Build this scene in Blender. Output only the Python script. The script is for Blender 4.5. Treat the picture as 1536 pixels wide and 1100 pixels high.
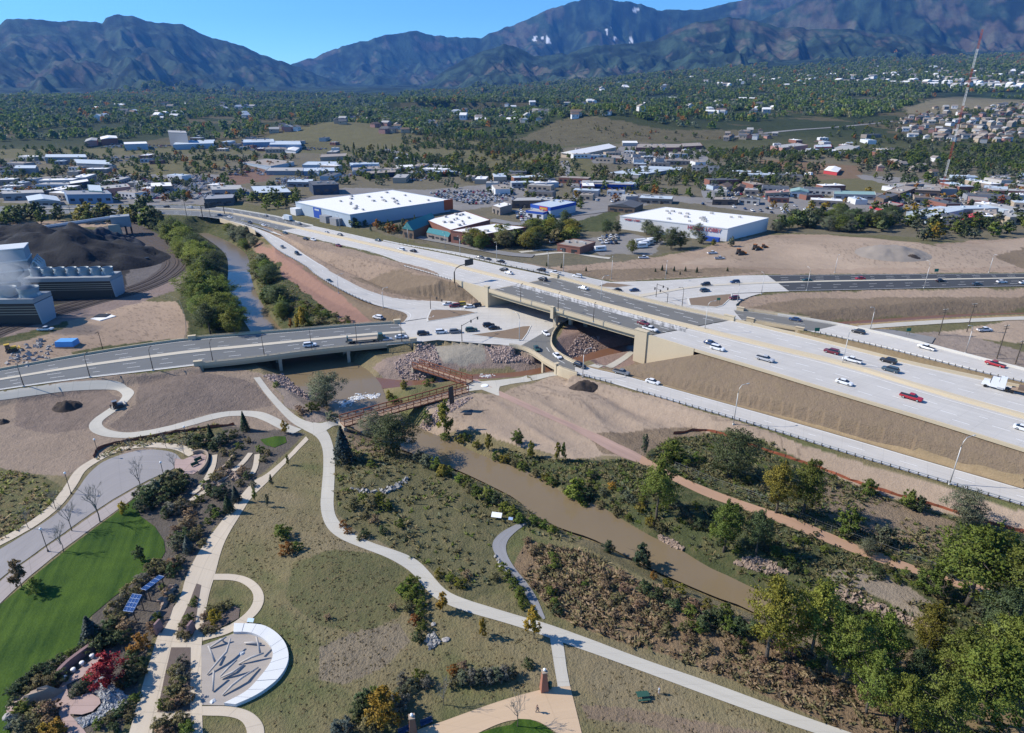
import bpy, math, random
import numpy as np
from mathutils import Vector, Matrix

random.seed(7)
RNG = np.random.default_rng(11)
for _o in list(bpy.data.objects):
 bpy.data.objects.remove(_o)
SC = bpy.context.scene
R = math.radians

# ------------------------------------------------------------------ camera, sky, sun, exposure
F, CX, CY, CAMH = 960.0,768.0,550.0,90.0          # focal length and centre in photo pixels, height over the park
PITCH = R(23.1)
cam = bpy.data.cameras.new('camera')
cam.sensor_width = 36.0
cam.lens = 36.0 * F / 1536.0
cam.clip_start = 1.0
cam.clip_end = 60000.0
camo = bpy.data.objects.new('camera', cam)
SC.collection.objects.link(camo)
camo.location = (0,0, CAMH)
camo.rotation_euler = (R(90) - PITCH, 0,0)
SC.camera = camo

SUN_EL, SUN_AZ = R(39), R(-82)                        # azimuth measured from +Y towards +X
w = bpy.data.worlds.new('World')
SC.world = w
w.use_nodes = True
nt = w.node_tree
bg = nt.nodes['Background']
sky = nt.nodes.new('ShaderNodeTexSky')
sky.sky_type = 'NISHITA'
sky.sun_disc = False
sky.sun_elevation = SUN_EL
sky.sun_rotation = SUN_AZ
sky.altitude = 1900
sky.air_density = 1.0
sky.dust_density = 0.0
sky.ozone_density = 3.0
tint = nt.nodes.new('ShaderNodeMix'); tint.data_type = 'RGBA'; tint.blend_type = 'MULTIPLY'; tint.inputs[0].default_value = 1.0
tint.inputs[7].default_value = (.52,.92,1.24,1)      # clear autumn air: a deeper blue
nt.links.new(sky.outputs[0], tint.inputs[6]); nt.links.new(tint.outputs[2], bg.inputs[0])
bg.inputs[1].default_value = 0.12

sl = bpy.data.lights.new('sun','SUN')
sl.energy = 5.0
sl.angle = R(0.5)
sl.color = (1.0,0.93,0.82)
so = bpy.data.objects.new('sun', sl)
SC.collection.objects.link(so)
_sd = Vector((math.sin(SUN_AZ) * math.cos(SUN_EL), math.cos(SUN_AZ) * math.cos(SUN_EL), math.sin(SUN_EL)))
so.rotation_euler = (-_sd).to_track_quat('-Z','Y').to_euler()
so.location = (-200,50,300)

SC.view_settings.view_transform = 'Standard'
SC.view_settings.look = 'None'
SC.view_settings.exposure = 0.42
SC.view_settings.gamma = 1.0
SC.cycles.max_bounces = 5
SC.cycles.diffuse_bounces = 2
SC.cycles.glossy_bounces = 2
SC.cycles.transparent_max_bounces = 6
SC.cycles.volume_bounces = 0

# ------------------------------------------------------------------ helpers
def unp(px, py, z):
 """photo pixel -> world xy on the level z"""
 px = np.asarray(px, float); py = np.asarray(py, float)
 u = (px - CX) / F; v = (py - CY) / F
 dn = math.sin(PITCH) + v * math.cos(PITCH)
 fw = math.cos(PITCH) - v * math.sin(PITCH)
 t = (CAMH - z) / dn
 return np.stack([u * t, fw * t],-1)

def to_px(x, y, z):
 fw = y * math.cos(PITCH) - (z - CAMH) * math.sin(PITCH)
 dn = -y * math.sin(PITCH) - (z - CAMH) * math.cos(PITCH)
 return CX + F * x / fw, CY + F * dn / fw

def link(o, parent=None):
 SC.collection.objects.link(o)
 if parent is not None:
  o.parent = parent
 return o

def tag(o, label=None, cat=None, group=None, kind=None):
 if label: o['label'] = label
 if cat: o['category'] = cat
 if group: o['group'] = group
 if kind: o['kind'] = kind
 return o

def empty(name, loc=(0,0,0), rz=0.0, label=None, cat=None, group=None, scale=None):
 o = bpy.data.objects.new(name, None)
 o.empty_display_size = 0.5
 link(o)
 o.location = loc; o.rotation_euler = (0,0, rz)
 if scale is not None: o.scale = scale if hasattr(scale, '__len__') else (scale,) * 3
 return tag(o, label, cat, group)

def raw_mesh(name, V, faces, mats=(), midx=None, smooth=False, colors=None, uv=None):
 """faces: an (n,k) array, or a list of arrays/tuples of mixed size"""
 V = np.asarray(V, np.float32)
 me = bpy.data.meshes.new(name)
 if isinstance(faces, np.ndarray):
  n, k = faces.shape
  flat = faces.reshape(-1).astype(np.int32)
  starts = np.arange(n, dtype=np.int32) * k
  tot = np.full(n, k, np.int32)
 else:
  n = len(faces)
  tot = np.fromiter((len(f) for f in faces), np.int32, n)
  starts = np.zeros(n, np.int32)
  if n: starts[1:] = np.cumsum(tot)[:-1]
  flat = np.fromiter((i for f in faces for i in f), np.int32, int(tot.sum()))
 me.vertices.add(len(V)); me.vertices.foreach_set('co', V.reshape(-1))
 me.loops.add(len(flat)); me.loops.foreach_set('vertex_index', flat)
 me.polygons.add(n); me.polygons.foreach_set('loop_start', starts)
 try: me.polygons.foreach_set('loop_total', tot)
 except Exception: pass
 if midx is not None: me.polygons.foreach_set('material_index', np.asarray(midx, np.int32))
 me.polygons.foreach_set('use_smooth', np.full(n, bool(smooth)))
 for m in (mats if isinstance(mats, (list, tuple)) else [mats]): me.materials.append(m)
 if colors is not None:
  for cname, c in colors.items():
   a = me.attributes.new(cname, 'FLOAT_COLOR','POINT')
   c4 = np.ones((len(V),4), np.float32); c4[:, :c.shape[1]] = c
   a.data.foreach_set('color', c4.reshape(-1))
 if uv is not None:
  l = me.uv_layers.new(name='UVMap')
  l.data.foreach_set('uv', np.asarray(uv, np.float32)[flat].reshape(-1))
 me.update(calc_edges=True)
 return me

def add(name, me, parent=None):
 return link(bpy.data.objects.new(name, me), parent)

class MB:
 """collects shapes, builds ONE mesh"""
 def __init__(s): s.v = []; s.f = []; s.m = []; s.n = 0; s.cur = 0
 def put(s, V, Fc, m=None):
  V = np.asarray(V, float).reshape(-1,3)
  s.v.append(V)
  mm = s.cur if m is None else m
  for f in Fc:
   s.f.append(tuple(int(i) + s.n for i in f)); s.m.append(mm)
  s.n += len(V)
  return s
 def box(s, c, d, rz=0.0, m=None, top=None):
  """centre, size, turn about z; top = scale of the top face"""
  x, y, z = np.array(d, float) / 2
  t = (1,1) if top is None else (top if hasattr(top, '__len__') else (top, top))
  V = np.array([(-x, -y, -z),(x, -y, -z),(x, y, -z),(-x, y, -z),(-x*t[0],-y*t[1], z),(x*t[0],-y*t[1], z),(x*t[0], y*t[1], z),(-x*t[0], y*t[1], z)])
  cc, ss = math.cos(rz), math.sin(rz)
  V = np.stack([V[:, 0]*cc - V[:, 1]*ss, V[:, 0]*ss + V[:, 1]*cc, V[:, 2]],1) + np.array(c, float)
  return s.put(V, [(3,2,1,0),(4,5,6,7),(0,1,5,4),(1,2,6,5),(2,3,7,6),(3,0,4,7)], m)
 def prism(s, poly, z0, z1, m=None, mtop=None):
  """polygon xy, extruded; z0,z1 numbers or per-vertex"""
  p = np.asarray(poly, float)[:, :2]; n = len(p)
  if np.sum(p[:, 0]*np.roll(p[:, 1],-1) - p[:, 1]*np.roll(p[:, 0],-1)) < 0:
   p = p[::-1]
   if hasattr(z0,'__len__'): z0 = z0[::-1]
   if hasattr(z1,'__len__'): z1 = z1[::-1]
  a = np.column_stack([p, np.broadcast_to(z0, n)]); b = np.column_stack([p, np.broadcast_to(z1, n)])
  base = len(s.f)
  s.put(np.vstack([a, b]),[tuple(range(n))[::-1], tuple(range(n, 2*n))] + [(i, (i+1) % n, n+(i+1) % n, n+i) for i in range(n)], m)
  if mtop is not None: s.m[base+1] = mtop
  return s
 def tube(s, path, r, n=6, m=None, cap=True):
  """r number or per point"""
  P = np.asarray(path, float); k = len(P)
  rr = np.broadcast_to(r, k)
  V = []
  for i in range(k):
   d = P[min(i+1, k-1)] - P[max(i-1,0)]
   d = d / (np.linalg.norm(d) + 1e-9)
   a = np.cross(d, (0,0,1.0)) if abs(d[2]) < .95 else np.cross(d, (0,1.0,0))
   a /= np.linalg.norm(a); b = np.cross(a, d)
   for j in range(n):
    t = 2*math.pi*j/n
    V.append(P[i] + rr[i]*(math.cos(t)*a + math.sin(t)*b))
  Fc = [(i*n+j, i*n+(j+1) % n, (i+1)*n+(j+1) % n, (i+1)*n+j) for i in range(k-1) for j in range(n)]
  if cap: Fc += [tuple(range(n))[::-1], tuple(range((k-1)*n, k*n))]
  return s.put(V, Fc, m)
 def lathe(s, prof, n=12, c=(0,0,0), m=None, cap=True):
  """profile [(r,z)...]"""
  V = [(c[0]+r*math.cos(2*math.pi*j/n), c[1]+r*math.sin(2*math.pi*j/n), c[2]+z) for r, z in prof for j in range(n)]
  k = len(prof)
  Fc = [(i*n+j, i*n+(j+1) % n, (i+1)*n+(j+1) % n, (i+1)*n+j) for i in range(k-1) for j in range(n)]
  if cap: Fc += [tuple(range(n))[::-1], tuple(range((k-1)*n, k*n))]
  return s.put(V, Fc, m)
 def sweep(s, path, prof, m=None, closed=True):
  """profile [(side, up)...] (a closed outline) swept along a path, side = left of travel"""
  P = np.asarray(path, float); k = len(P); n = len(prof)
  V = []
  for i in range(k):
   d = P[min(i+1, k-1)] - P[max(i-1,0)]
   l = math.hypot(d[0], d[1]) + 1e-9
   nx, ny = -d[1]/l, d[0]/l
   for a, b in prof: V.append((P[i][0]+nx*a, P[i][1]+ny*a, P[i][2]+b))
  Fc = [(i*n+j, i*n+(j+1) % n, (i+1)*n+(j+1) % n, (i+1)*n+j) for i in range(k-1) for j in range(n)]
  Fc += [tuple(range(n))[::-1], tuple(range((k-1)*n, k*n))]
  return s.put(V, Fc, m)
 def mesh(s, name, mats, smooth=False):
  return raw_mesh(name, np.vstack(s.v) if s.v else np.zeros((0,3)), s.f, mats, s.m, smooth)
 def build(s, name, mats, parent=None, smooth=False):
  return add(name, s.mesh(name, mats, smooth), parent)

def resample(P, n):
 P = np.asarray(P, float)
 d = np.r_[0, np.cumsum(np.linalg.norm(np.diff(P[:, :2], axis=0), axis=1))]
 t = np.linspace(0, d[-1], n)
 return np.stack([np.interp(t, d, P[:, i]) for i in range(P.shape[1])],1)

def plen(P):
 P = np.asarray(P, float)
 return float(np.linalg.norm(np.diff(P[:, :2], axis=0), axis=1).sum())

def smooth_line(P, it=2):
 """Chaikin, ends kept"""
 P = np.asarray(P, float)
 for _ in range(it):
  Q = [P[0]]
  for a, b in zip(P[:-1], P[1:]): Q += [.75*a+.25*b, .25*a+.75*b]
  P = np.array(Q + [P[-1]])
 return P

def inpoly(x, y, poly):
 poly = np.asarray(poly, float)
 res = np.zeros(x.shape, bool)
 lo, hi = poly.min(0), poly.max(0)
 m = (x >= lo[0]) & (x <= hi[0]) & (y >= lo[1]) & (y <= hi[1])
 if not m.any(): return res
 xx, yy = x[m], y[m]; c = np.zeros(xx.shape, bool)
 j = len(poly) - 1
 for i in range(len(poly)):
  xi, yi = poly[i][:2]; xj, yj = poly[j][:2]
  if yi != yj:
   c ^= ((yi > yy) != (yj > yy)) & (xx < (xj - xi) * (yy - yi) / (yj - yi) + xi)
  j = i
 res[m] = c
 return res

def _h(ix, iy, s):
 n = (ix.astype(np.int64) * 374761393 + iy.astype(np.int64) * 668265263 + s * 1274126177) & 0xffffffff
 n = ((n ^ (n >> 13)) * 1274126177) & 0xffffffff
 return ((n ^ (n >> 16)) & 0xffff) / 65535.0

def vnoise(x, y, s=0):
 ix, iy = np.floor(x), np.floor(y); fx, fy = x - ix, y - iy
 fx = fx*fx*(3-2*fx); fy = fy*fy*(3-2*fy)
 a, b, c, d = _h(ix, iy, s), _h(ix+1, iy, s), _h(ix, iy+1, s), _h(ix+1, iy+1, s)
 return (a*(1-fx)+b*fx)*(1-fy) + (c*(1-fx)+d*fx)*fy

def fbm(x, y, sc, oct=4, s=0, ridge=False):
 t = np.zeros(np.shape(x)); a, tot = 1.0,0.0
 x = np.asarray(x)/sc; y = np.asarray(y)/sc
 for o in range(oct):
  v = vnoise(x, y, s+o)
  if ridge: v = 1 - np.abs(2*v-1)
  t += a*v; tot += a; a *= .5
  x, y = x*2.03+17.1*y*.05, y*2.03-.05*x
 return t/tot

def sstep(a, b, x):
 t = np.clip((x-a)/(b-a),0,1)
 return t*t*(3-2*t)

# ------------------------------------------------------------------ materials
_M = {}
def lin(c):
 """#rrggbb or 0-255 triple (sRGB) -> linear"""
 if isinstance(c, str): c = [int(c[i:i+2],16) for i in (1,3,5)]
 return tuple(((x/255)/12.92 if x/255 <= .04045 else ((x/255+.055)/1.055)**2.4) for x in c[:3])

def _new(name):
 m = bpy.data.materials.new(name); m.use_nodes = True
 n = m.node_tree
 b = n.nodes['Principled BSDF']
 return m, n, b

def N(n, t, **k):
 o = n.nodes.new(t)
 for a, v in k.items():
  if a in o.inputs: o.inputs[a].default_value = v
  else: setattr(o, a, v)
 return o

def math_node(n, op, a, b=None, clamp=False):
 o = n.nodes.new('ShaderNodeMath'); o.operation = op; o.use_clamp = clamp
 for i, v in enumerate((a, b)):
  if v is None: continue
  if isinstance(v, (int, float)): o.inputs[i].default_value = v
  else: n.links.new(v, o.inputs[i])
 return o.outputs[0]

def mixc(n, fac, a, b, mode='MIX'):
 o = n.nodes.new('ShaderNodeMix'); o.data_type = 'RGBA'; o.blend_type = mode
 for s, v in ((o.inputs[0], fac),(o.inputs[6], a),(o.inputs[7], b)):
  if isinstance(v, (int, float)): s.default_value = v
  elif isinstance(v, (tuple, list)): s.default_value = (*v[:3],1)
  else: n.links.new(v, s)
 return o.outputs[2]

def pm(name, col, rough=.85, var=.15, sc=1.0, bump=0.0, metal=0.0, objvar=0.0, spec=.3, col2=None, world=False, trans=0.0, emit=0):
 """a plain procedural paint: base colour broken by two sizes of noise, optional bump, optional change per object"""
 key = name
 if key in _M: return _M[key]
 m, n, b = _new(name)
 if world: co = N(n, 'ShaderNodeNewGeometry').outputs['Position']
 else: co = N(n, 'ShaderNodeTexCoord').outputs['Object']
 n1 = N(n, 'ShaderNodeTexNoise', Scale=sc, Detail=4.0, Roughness=.6); n.links.new(co, n1.inputs['Vector'])
 n2 = N(n, 'ShaderNodeTexNoise', Scale=sc*6.3, Detail=3.0, Roughness=.6); n.links.new(co, n2.inputs['Vector'])
 f = math_node(n, 'ADD', math_node(n, 'MULTIPLY', n1.outputs[0],.6), math_node(n, 'MULTIPLY', n2.outputs[0],.4))
 f = math_node(n, 'ADD', math_node(n, 'MULTIPLY', math_node(n, 'SUBTRACT', f, .5), var*5),.5, True)
 lo = tuple(c*(1-var) for c in col); hi = tuple(min(1, c*(1+var)) for c in col)
 if col2 is not None: lo = col2
 out = mixc(n, f, lo, hi)
 if objvar:
  oi = N(n, 'ShaderNodeObjectInfo')
  hs = N(n, 'ShaderNodeHueSaturation')
  n.links.new(math_node(n, 'ADD', math_node(n, 'MULTIPLY', oi.outputs['Random'],2*objvar),1-objvar), hs.inputs['Value'])
  n.links.new(math_node(n, 'ADD', math_node(n, 'MULTIPLY', math_node(n, 'FRACT', math_node(n, 'MULTIPLY', oi.outputs['Random'],7.31)), objvar*.10),.5-objvar*.05), hs.inputs['Hue'])
  n.links.new(out, hs.inputs['Color']); out = hs.outputs[0]
 n.links.new(out, b.inputs['Base Color'])
 b.inputs['Roughness'].default_value = rough
 b.inputs['Metallic'].default_value = metal
 b.inputs['Specular IOR Level'].default_value = spec
 if bump:
  bp = N(n, 'ShaderNodeBump', Strength=bump, Distance=.3)
  n.links.new(n2.outputs[0], bp.inputs['Height']); n.links.new(bp.outputs[0], b.inputs['Normal'])
 if emit:
  n.links.new(out, b.inputs['Emission Color']); b.inputs['Emission Strength'].default_value = emit
 _M[key] = m
 return m

def leaf_mat(name, col, col2, objvar=.25):
 """leaves: two tones by noise through the crown, a little light let through"""
 if name in _M: return _M[name]
 m, n, b = _new(name)
 co = N(n, 'ShaderNodeTexCoord').outputs['Object']
 n1 = N(n, 'ShaderNodeTexNoise', Scale=.55, Detail=4.0, Roughness=.65); n.links.new(co, n1.inputs['Vector'])
 n2 = N(n, 'ShaderNodeTexNoise', Scale=6.0, Detail=2.0); n.links.new(co, n2.inputs['Vector'])
 f = math_node(n, 'ADD', math_node(n, 'MULTIPLY', n1.outputs[0],.55), math_node(n, 'MULTIPLY', n2.outputs[0],.45))
 f = math_node(n, 'ADD', math_node(n, 'MULTIPLY', math_node(n, 'SUBTRACT', f, .5),3.0),.5, True)
 out = mixc(n, f, col, col2)
 oi = N(n, 'ShaderNodeObjectInfo')
 hs = N(n, 'ShaderNodeHueSaturation')
 n.links.new(math_node(n, 'ADD', math_node(n, 'MULTIPLY', oi.outputs['Random'],2*objvar),1-objvar), hs.inputs['Value'])
 n.links.new(math_node(n, 'ADD', math_node(n, 'MULTIPLY', math_node(n, 'FRACT', math_node(n, 'MULTIPLY', oi.outputs['Random'],7.31)), objvar*.16),.5-objvar*.08), hs.inputs['Hue'])
 n.links.new(out, hs.inputs['Color'])
 n.links.new(hs.outputs[0], b.inputs['Base Color'])
 b.inputs['Roughness'].default_value = .6
 b.inputs['Specular IOR Level'].default_value = .25
 tr = N(n, 'ShaderNodeBsdfTranslucent'); n.links.new(hs.outputs[0], tr.inputs['Color'])
 mx = N(n, 'ShaderNodeMixShader'); mx.inputs[0].default_value = .35
 n.links.new(b.outputs[0], mx.inputs[1]); n.links.new(tr.outputs[0], mx.inputs[2])
 n.links.new(mx.outputs[0], n.nodes['Material Output'].inputs['Surface'])
 _M[name] = m
 return m

def ground_mat(name, far=False):
 """land: cover colour from the vertex attribute, broken by noise of three sizes, with bump"""
 m, n, b = _new(name)
 at = N(n, 'ShaderNodeAttribute'); at.attribute_name = 'cover'
 pos = N(n, 'ShaderNodeNewGeometry').outputs['Position']
 k = 14.0 if far else 1.0
 ns = []
 for s, d in ((.045/k, 6.0),(.35/k, 5.0),(2.2/k, 4.0)):
  t = N(n, 'ShaderNodeTexNoise', Scale=s, Detail=d, Roughness=.65); n.links.new(pos, t.inputs['Vector']); ns.append(t)
 f = math_node(n, 'ADD', math_node(n, 'MULTIPLY', ns[0].outputs[0],.35), math_node(n, 'ADD', math_node(n, 'MULTIPLY', ns[1].outputs[0],.35), math_node(n, 'MULTIPLY', ns[2].outputs[0],.35)))
 amt = N(n, 'ShaderNodeAttribute'); amt.attribute_name = 'mottle'
 sep = N(n, 'ShaderNodeSeparateColor'); n.links.new(amt.outputs['Color'], sep.inputs[0])
 # mottle R: strength of light and dark blotches, G: how much dry yellow, B: bump
 v = math_node(n, 'ADD', math_node(n, 'MULTIPLY', math_node(n, 'MULTIPLY', math_node(n, 'SUBTRACT', f, .52),6.0), sep.outputs[0]),1.0)
 v = math_node(n, 'MAXIMUM', v, .25)
 hs = N(n, 'ShaderNodeHueSaturation'); n.links.new(at.outputs['Color'], hs.inputs['Color']); n.links.new(v, hs.inputs['Value'])
 g2 = math_node(n, 'MULTIPLY', math_node(n, 'MULTIPLY', math_node(n, 'SUBTRACT', ns[1].outputs[0],.45),5.0, True), sep.outputs[1], True)
 out = mixc(n, g2, hs.outputs[0],(.17,.13,.068))
 n.links.new(out, b.inputs['Base Color'])
 b.inputs['Roughness'].default_value = .95
 b.inputs['Specular IOR Level'].default_value = .1
 bp = N(n, 'ShaderNodeBump', Distance=.5*k)
 hgt = math_node(n, 'ADD', ns[2].outputs[0], math_node(n, 'MULTIPLY', ns[1].outputs[0],2.0))
 n.links.new(math_node(n, 'MULTIPLY', sep.outputs[2],.8), bp.inputs['Strength'])
 n.links.new(hgt, bp.inputs['Height']); n.links.new(bp.outputs[0], b.inputs['Normal'])
 return m

def road_mat(name, col, joint=0.0, streak=.12, rough=.8, lane=3.6):
 """pavement laid along the UV (u along, v across, metres): darker wheel tracks, slab joints, blotches"""
 if name in _M: return _M[name]
 m, n, b = _new(name)
 uv = N(n, 'ShaderNodeUVMap'); uv.uv_map = 'UVMap'
 sep = N(n, 'ShaderNodeSeparateXYZ'); n.links.new(uv.outputs[0], sep.inputs[0])
 mp = N(n, 'ShaderNodeMapping'); mp.inputs['Scale'].default_value = (.03,1.3,1); n.links.new(uv.outputs[0], mp.inputs['Vector'])
 n1 = N(n, 'ShaderNodeTexNoise', Scale=1.0, Detail=4.0); n.links.new(mp.outputs[0], n1.inputs['Vector'])
 n2 = N(n, 'ShaderNodeTexNoise', Scale=.12, Detail=5.0); n.links.new(uv.outputs[0], n2.inputs['Vector'])
 n3 = N(n, 'ShaderNodeTexNoise', Scale=3.0, Detail=3.0); n.links.new(uv.outputs[0], n3.inputs['Vector'])
 f = math_node(n, 'ADD', math_node(n, 'ADD', math_node(n, 'MULTIPLY', math_node(n, 'SUBTRACT', n1.outputs[0],.5),2.2), math_node(n, 'MULTIPLY', math_node(n, 'SUBTRACT', n2.outputs[0],.5),1.6)), math_node(n, 'MULTIPLY', math_node(n, 'SUBTRACT', n3.outputs[0],.5),.8))
 val = math_node(n, 'ADD', math_node(n, 'MULTIPLY', f, streak),1.0)
 # slabs: each its own tone
 cu = math_node(n, 'FLOOR', math_node(n, 'DIVIDE', sep.outputs[0],5.0)); cv = math_node(n, 'FLOOR', math_node(n, 'DIVIDE', sep.outputs[1], lane))
 cb = N(n, 'ShaderNodeCombineXYZ'); n.links.new(cu, cb.inputs[0]); n.links.new(cv, cb.inputs[1])
 wn = N(n, 'ShaderNodeTexWhiteNoise'); n.links.new(cb.outputs[0], wn.inputs['Vector'])
 if joint:
  val = math_node(n, 'MULTIPLY', val, math_node(n, 'ADD', math_node(n, 'MULTIPLY', math_node(n, 'SUBTRACT', wn.outputs[0],.5), joint*.5),1.0))
  for s, p in ((sep.outputs[0],5.0),(sep.outputs[1], lane)):
   fr = math_node(n, 'ABSOLUTE', math_node(n, 'SUBTRACT', math_node(n, 'FRACT', math_node(n, 'DIVIDE', s, p)),.5))
   ln = math_node(n, 'GREATER_THAN', fr, .5-.09/p)
   val = math_node(n, 'MULTIPLY', val, math_node(n, 'SUBTRACT',1.0, math_node(n, 'MULTIPLY', ln, joint*1.6)))
 hs = N(n, 'ShaderNodeHueSaturation'); hs.inputs['Color'].default_value = (*col, 1); n.links.new(val, hs.inputs['Value'])
 n.links.new(hs.outputs[0], b.inputs['Base Color'])
 b.inputs['Roughness'].default_value = rough
 b.inputs['Specular IOR Level'].default_value = .25
 _M[name] = m
 return m

def water_mat(name, col, rough=.12, bump=.12, sc=.6):
 m, n, b = _new(name)
 pos = N(n, 'ShaderNodeNewGeometry').outputs['Position']
 n1 = N(n, 'ShaderNodeTexNoise', Scale=.05, Detail=4.0); n.links.new(pos, n1.inputs['Vector'])
 n2 = N(n, 'ShaderNodeTexNoise', Scale=sc, Detail=4.0); n.links.new(pos, n2.inputs['Vector'])
 out = mixc(n, n1.outputs[0], tuple(c*.85 for c in col), tuple(c*1.15 for c in col))
 n.links.new(out, b.inputs['Base Color'])
 b.inputs['Roughness'].default_value = rough
 b.inputs['IOR'].default_value = 1.33
 b.inputs['Specular IOR Level'].default_value = .5
 bp = N(n, 'ShaderNodeBump', Strength=bump, Distance=.2)
 n.links.new(n2.outputs[0], bp.inputs['Height']); n.links.new(bp.outputs[0], b.inputs['Normal'])
 return m

# ------------------------------------------------------------------ roads: edges traced on the photo, put at their own levels
def lv(p, prof):
 """level from a table over photo x"""
 return np.interp(p[:, 0],[a for a, _ in prof],[b for _, b in prof])
def edge(px, prof):
 p = np.array(px, float)
 z = lv(p, prof) if isinstance(prof, (list, tuple)) else np.full(len(p), float(prof))
 return np.column_stack([unp(p[:, 0], p[:, 1], z), z])
def ribbon(a, b, prof, n=90, sm=1):
 """(near edge, far edge) each n points"""
 return resample(smooth_line(edge(a, prof), sm), n), resample(smooth_line(edge(b, prof), sm), n)

ZFW = [(-100,5),(0,5),(300,6),(420,7.5),(560,9.5),(700,10.5),(1000,10.5),(1300,10),(1640,9.2)]
FW_N = [(-90,320),(0,322),(150,320),(250,321),(335,328),(385,341),(409,350),(459,365),(522,381),(580,394),(609,401),(680,421.6),(715,430.5),(733,436),(760,444.5),(839,467),(945,498),(971,505),(1037,526),(1136,555),(1223,582),(1320,611),(1400,635),(1479,660),(1536,678),(1640,711),(2000,825)]
FW_F = [(-90,309),(0,310),(184,309),(260,309),(335,312),(380,319),(425,327),(451,335),(512,348),(565,360),(612,370),(675,382),(723,392.5),(760,401),(800,409),(831,416),(847,420),(918,439),(989,457),(1090,479),(1116,485),(1160,495),(1215,508),(1294,528),(1360,545),(1439,562),(1536,583),(1640,607),(2000,694)]
FW_M = [(-90,315),(0,316),(184,314),(260,314.5),(335,318.5),(380,327),(420,336),(512,357),(580,373),(670,396),(780,424),(839,440),(945,468),(1029,489.5),(1160,522),(1268,547),(1400,588),(1536,626),(1640,655),(2000,756)]
fwN, fwF = ribbon(FW_N, FW_F, ZFW, 224)
fwM = resample(smooth_line(edge(FW_M, ZFW),1),224)

ZOFF = [(300,6),(345,6.3),(409,7.2),(470,6.5),(530,5),(590,3.4),(620,3.02)]
OFF_N = [(330,329),(385,346),(405,366),(419.5,378),(459,399),(472,412),(498,428),(528,444),(559,457),(588,464),(605,468),(613,474),(606,482)]
OFF_F = [(345,330),(396,346),(433,365),(467,389),(498.6,407),(533,420),(565,436),(599,445),(640,451),(665,452.5),(690,457),(700,462),(690,470)]
offN, offF = ribbon(OFF_N, OFF_F, ZOFF, 90)

ZST = 3.0
ST_N = [(-420,652),(-120,604),(0,585),(105,570),(224,556.5),(295,548),(380,539),(469.6,527),(564.6,517.5),(620,513)]
ST_F = [(-420,626),(-120,576),(0,556),(105.5,536),(211,519),(290,508.6),(380,501.5),(446,496.5),(538,488.5),(596,485)]
stN, stF = ribbon(ST_N, ST_F, ZST, 120)

RMP_I = [(842,484),(830,498),(826,512),(828,522),(839,533.7),(865,547),(902,556),(929,561.5),(997,580),(1076,602),(1160,625),(1268,656),(1400,695),(1536,734),(1640,765),(2000,872)]
RMP_O = [(762,519),(775,520.5),(789,524),(803,531),(822,544),(848,557),(885,567),(916,574.5),(960,588),(1050,614),(1160,646),(1268,680),(1400,719),(1536,759),(1640,791),(2000,902)]
ZRMP = 2.98
rmI, rmO = ribbon(RMP_I, RMP_O, ZRMP, 140)

ZSR = [(900,3),(1150,3.2),(1640,4.2)]
SR_F = [(890,424),(945,422.5),(1000,421),(1103,413.7),(1136,413),(1268,412),(1400,411),(1536,410.5),(1680,410)]
SR_N = [(960,458),(1024,449),(1063,443.5),(1103,440),(1140,438.5),(1183.5,437),(1294,435),(1400,432.3),(1536,429.5),(1680,427)]
SR_M = [(900,452),(963,445),(1010,436),(1040,431.5),(1076,428),(1160,424.5),(1268,422),(1400,420),(1536,417.5),(1680,415)]
srN, srF = ribbon(SR_N, SR_F, ZSR, 80)
srM = resample(smooth_line(edge(SR_M, ZSR),1),80)

ZRR = [(1000,3.0),(1136,3.3),(1260,4.2),(1400,5.8),(1536,7.0),(1640,7.6)]
RR_F = [(1018,459),(1060,462),(1113,466),(1136,468.5),(1202,478),(1263,488),(1347,506),(1452,534),(1536,555),(1640,582),(2000,675)]
RR_N = [(1010,464),(1050,471),(1089,477),(1136,483.5),(1178,491),(1223,498.5),(1321,521),(1400,541),(1466,558),(1536,574),(1640,600),(2000,692)]
rrN, rrF = ribbon(RR_N, RR_F, ZRR, 104)

ZFR = [(560,8.5),(700,8.2),(800,6.5),(870,4.0),(915,3.0)]
FR_F = [(575,360),(612,367.5),(675,376.5),(723,385),(760,390.5),(807,399),(831,405),(865,412),(892,418.5),(915,423)]
FR_N = [(575,361.5),(612,369.8),(675,381),(723,391),(760,398.5),(800,407),(831,414),(860,420),(878,425),(890,432)]
frN, frF = ribbon(FR_N, FR_F, ZFR, 60)

# pavement of the junctions under and beside the freeway
JCT = edge([(594,487),(612,480),(640,458),(665,451),(728,458),(800,436),(880,424),(910,423),(1000,430),(1030,447),(1024,462),(985,463),(900,466),(862,474),(842,486),(830,500),(826,516),(800,528),(780,521),(750,517),(723,515.5),(657,510),(618,514.5),(580,518)],2.985)
SLIP = edge([(1024,449),(1103,439.5),(1150,438),(1128,444),(1112,450),(1104,457),(1106,464),(1118,467),(1060,468),(1020,464)],2.97)

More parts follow.
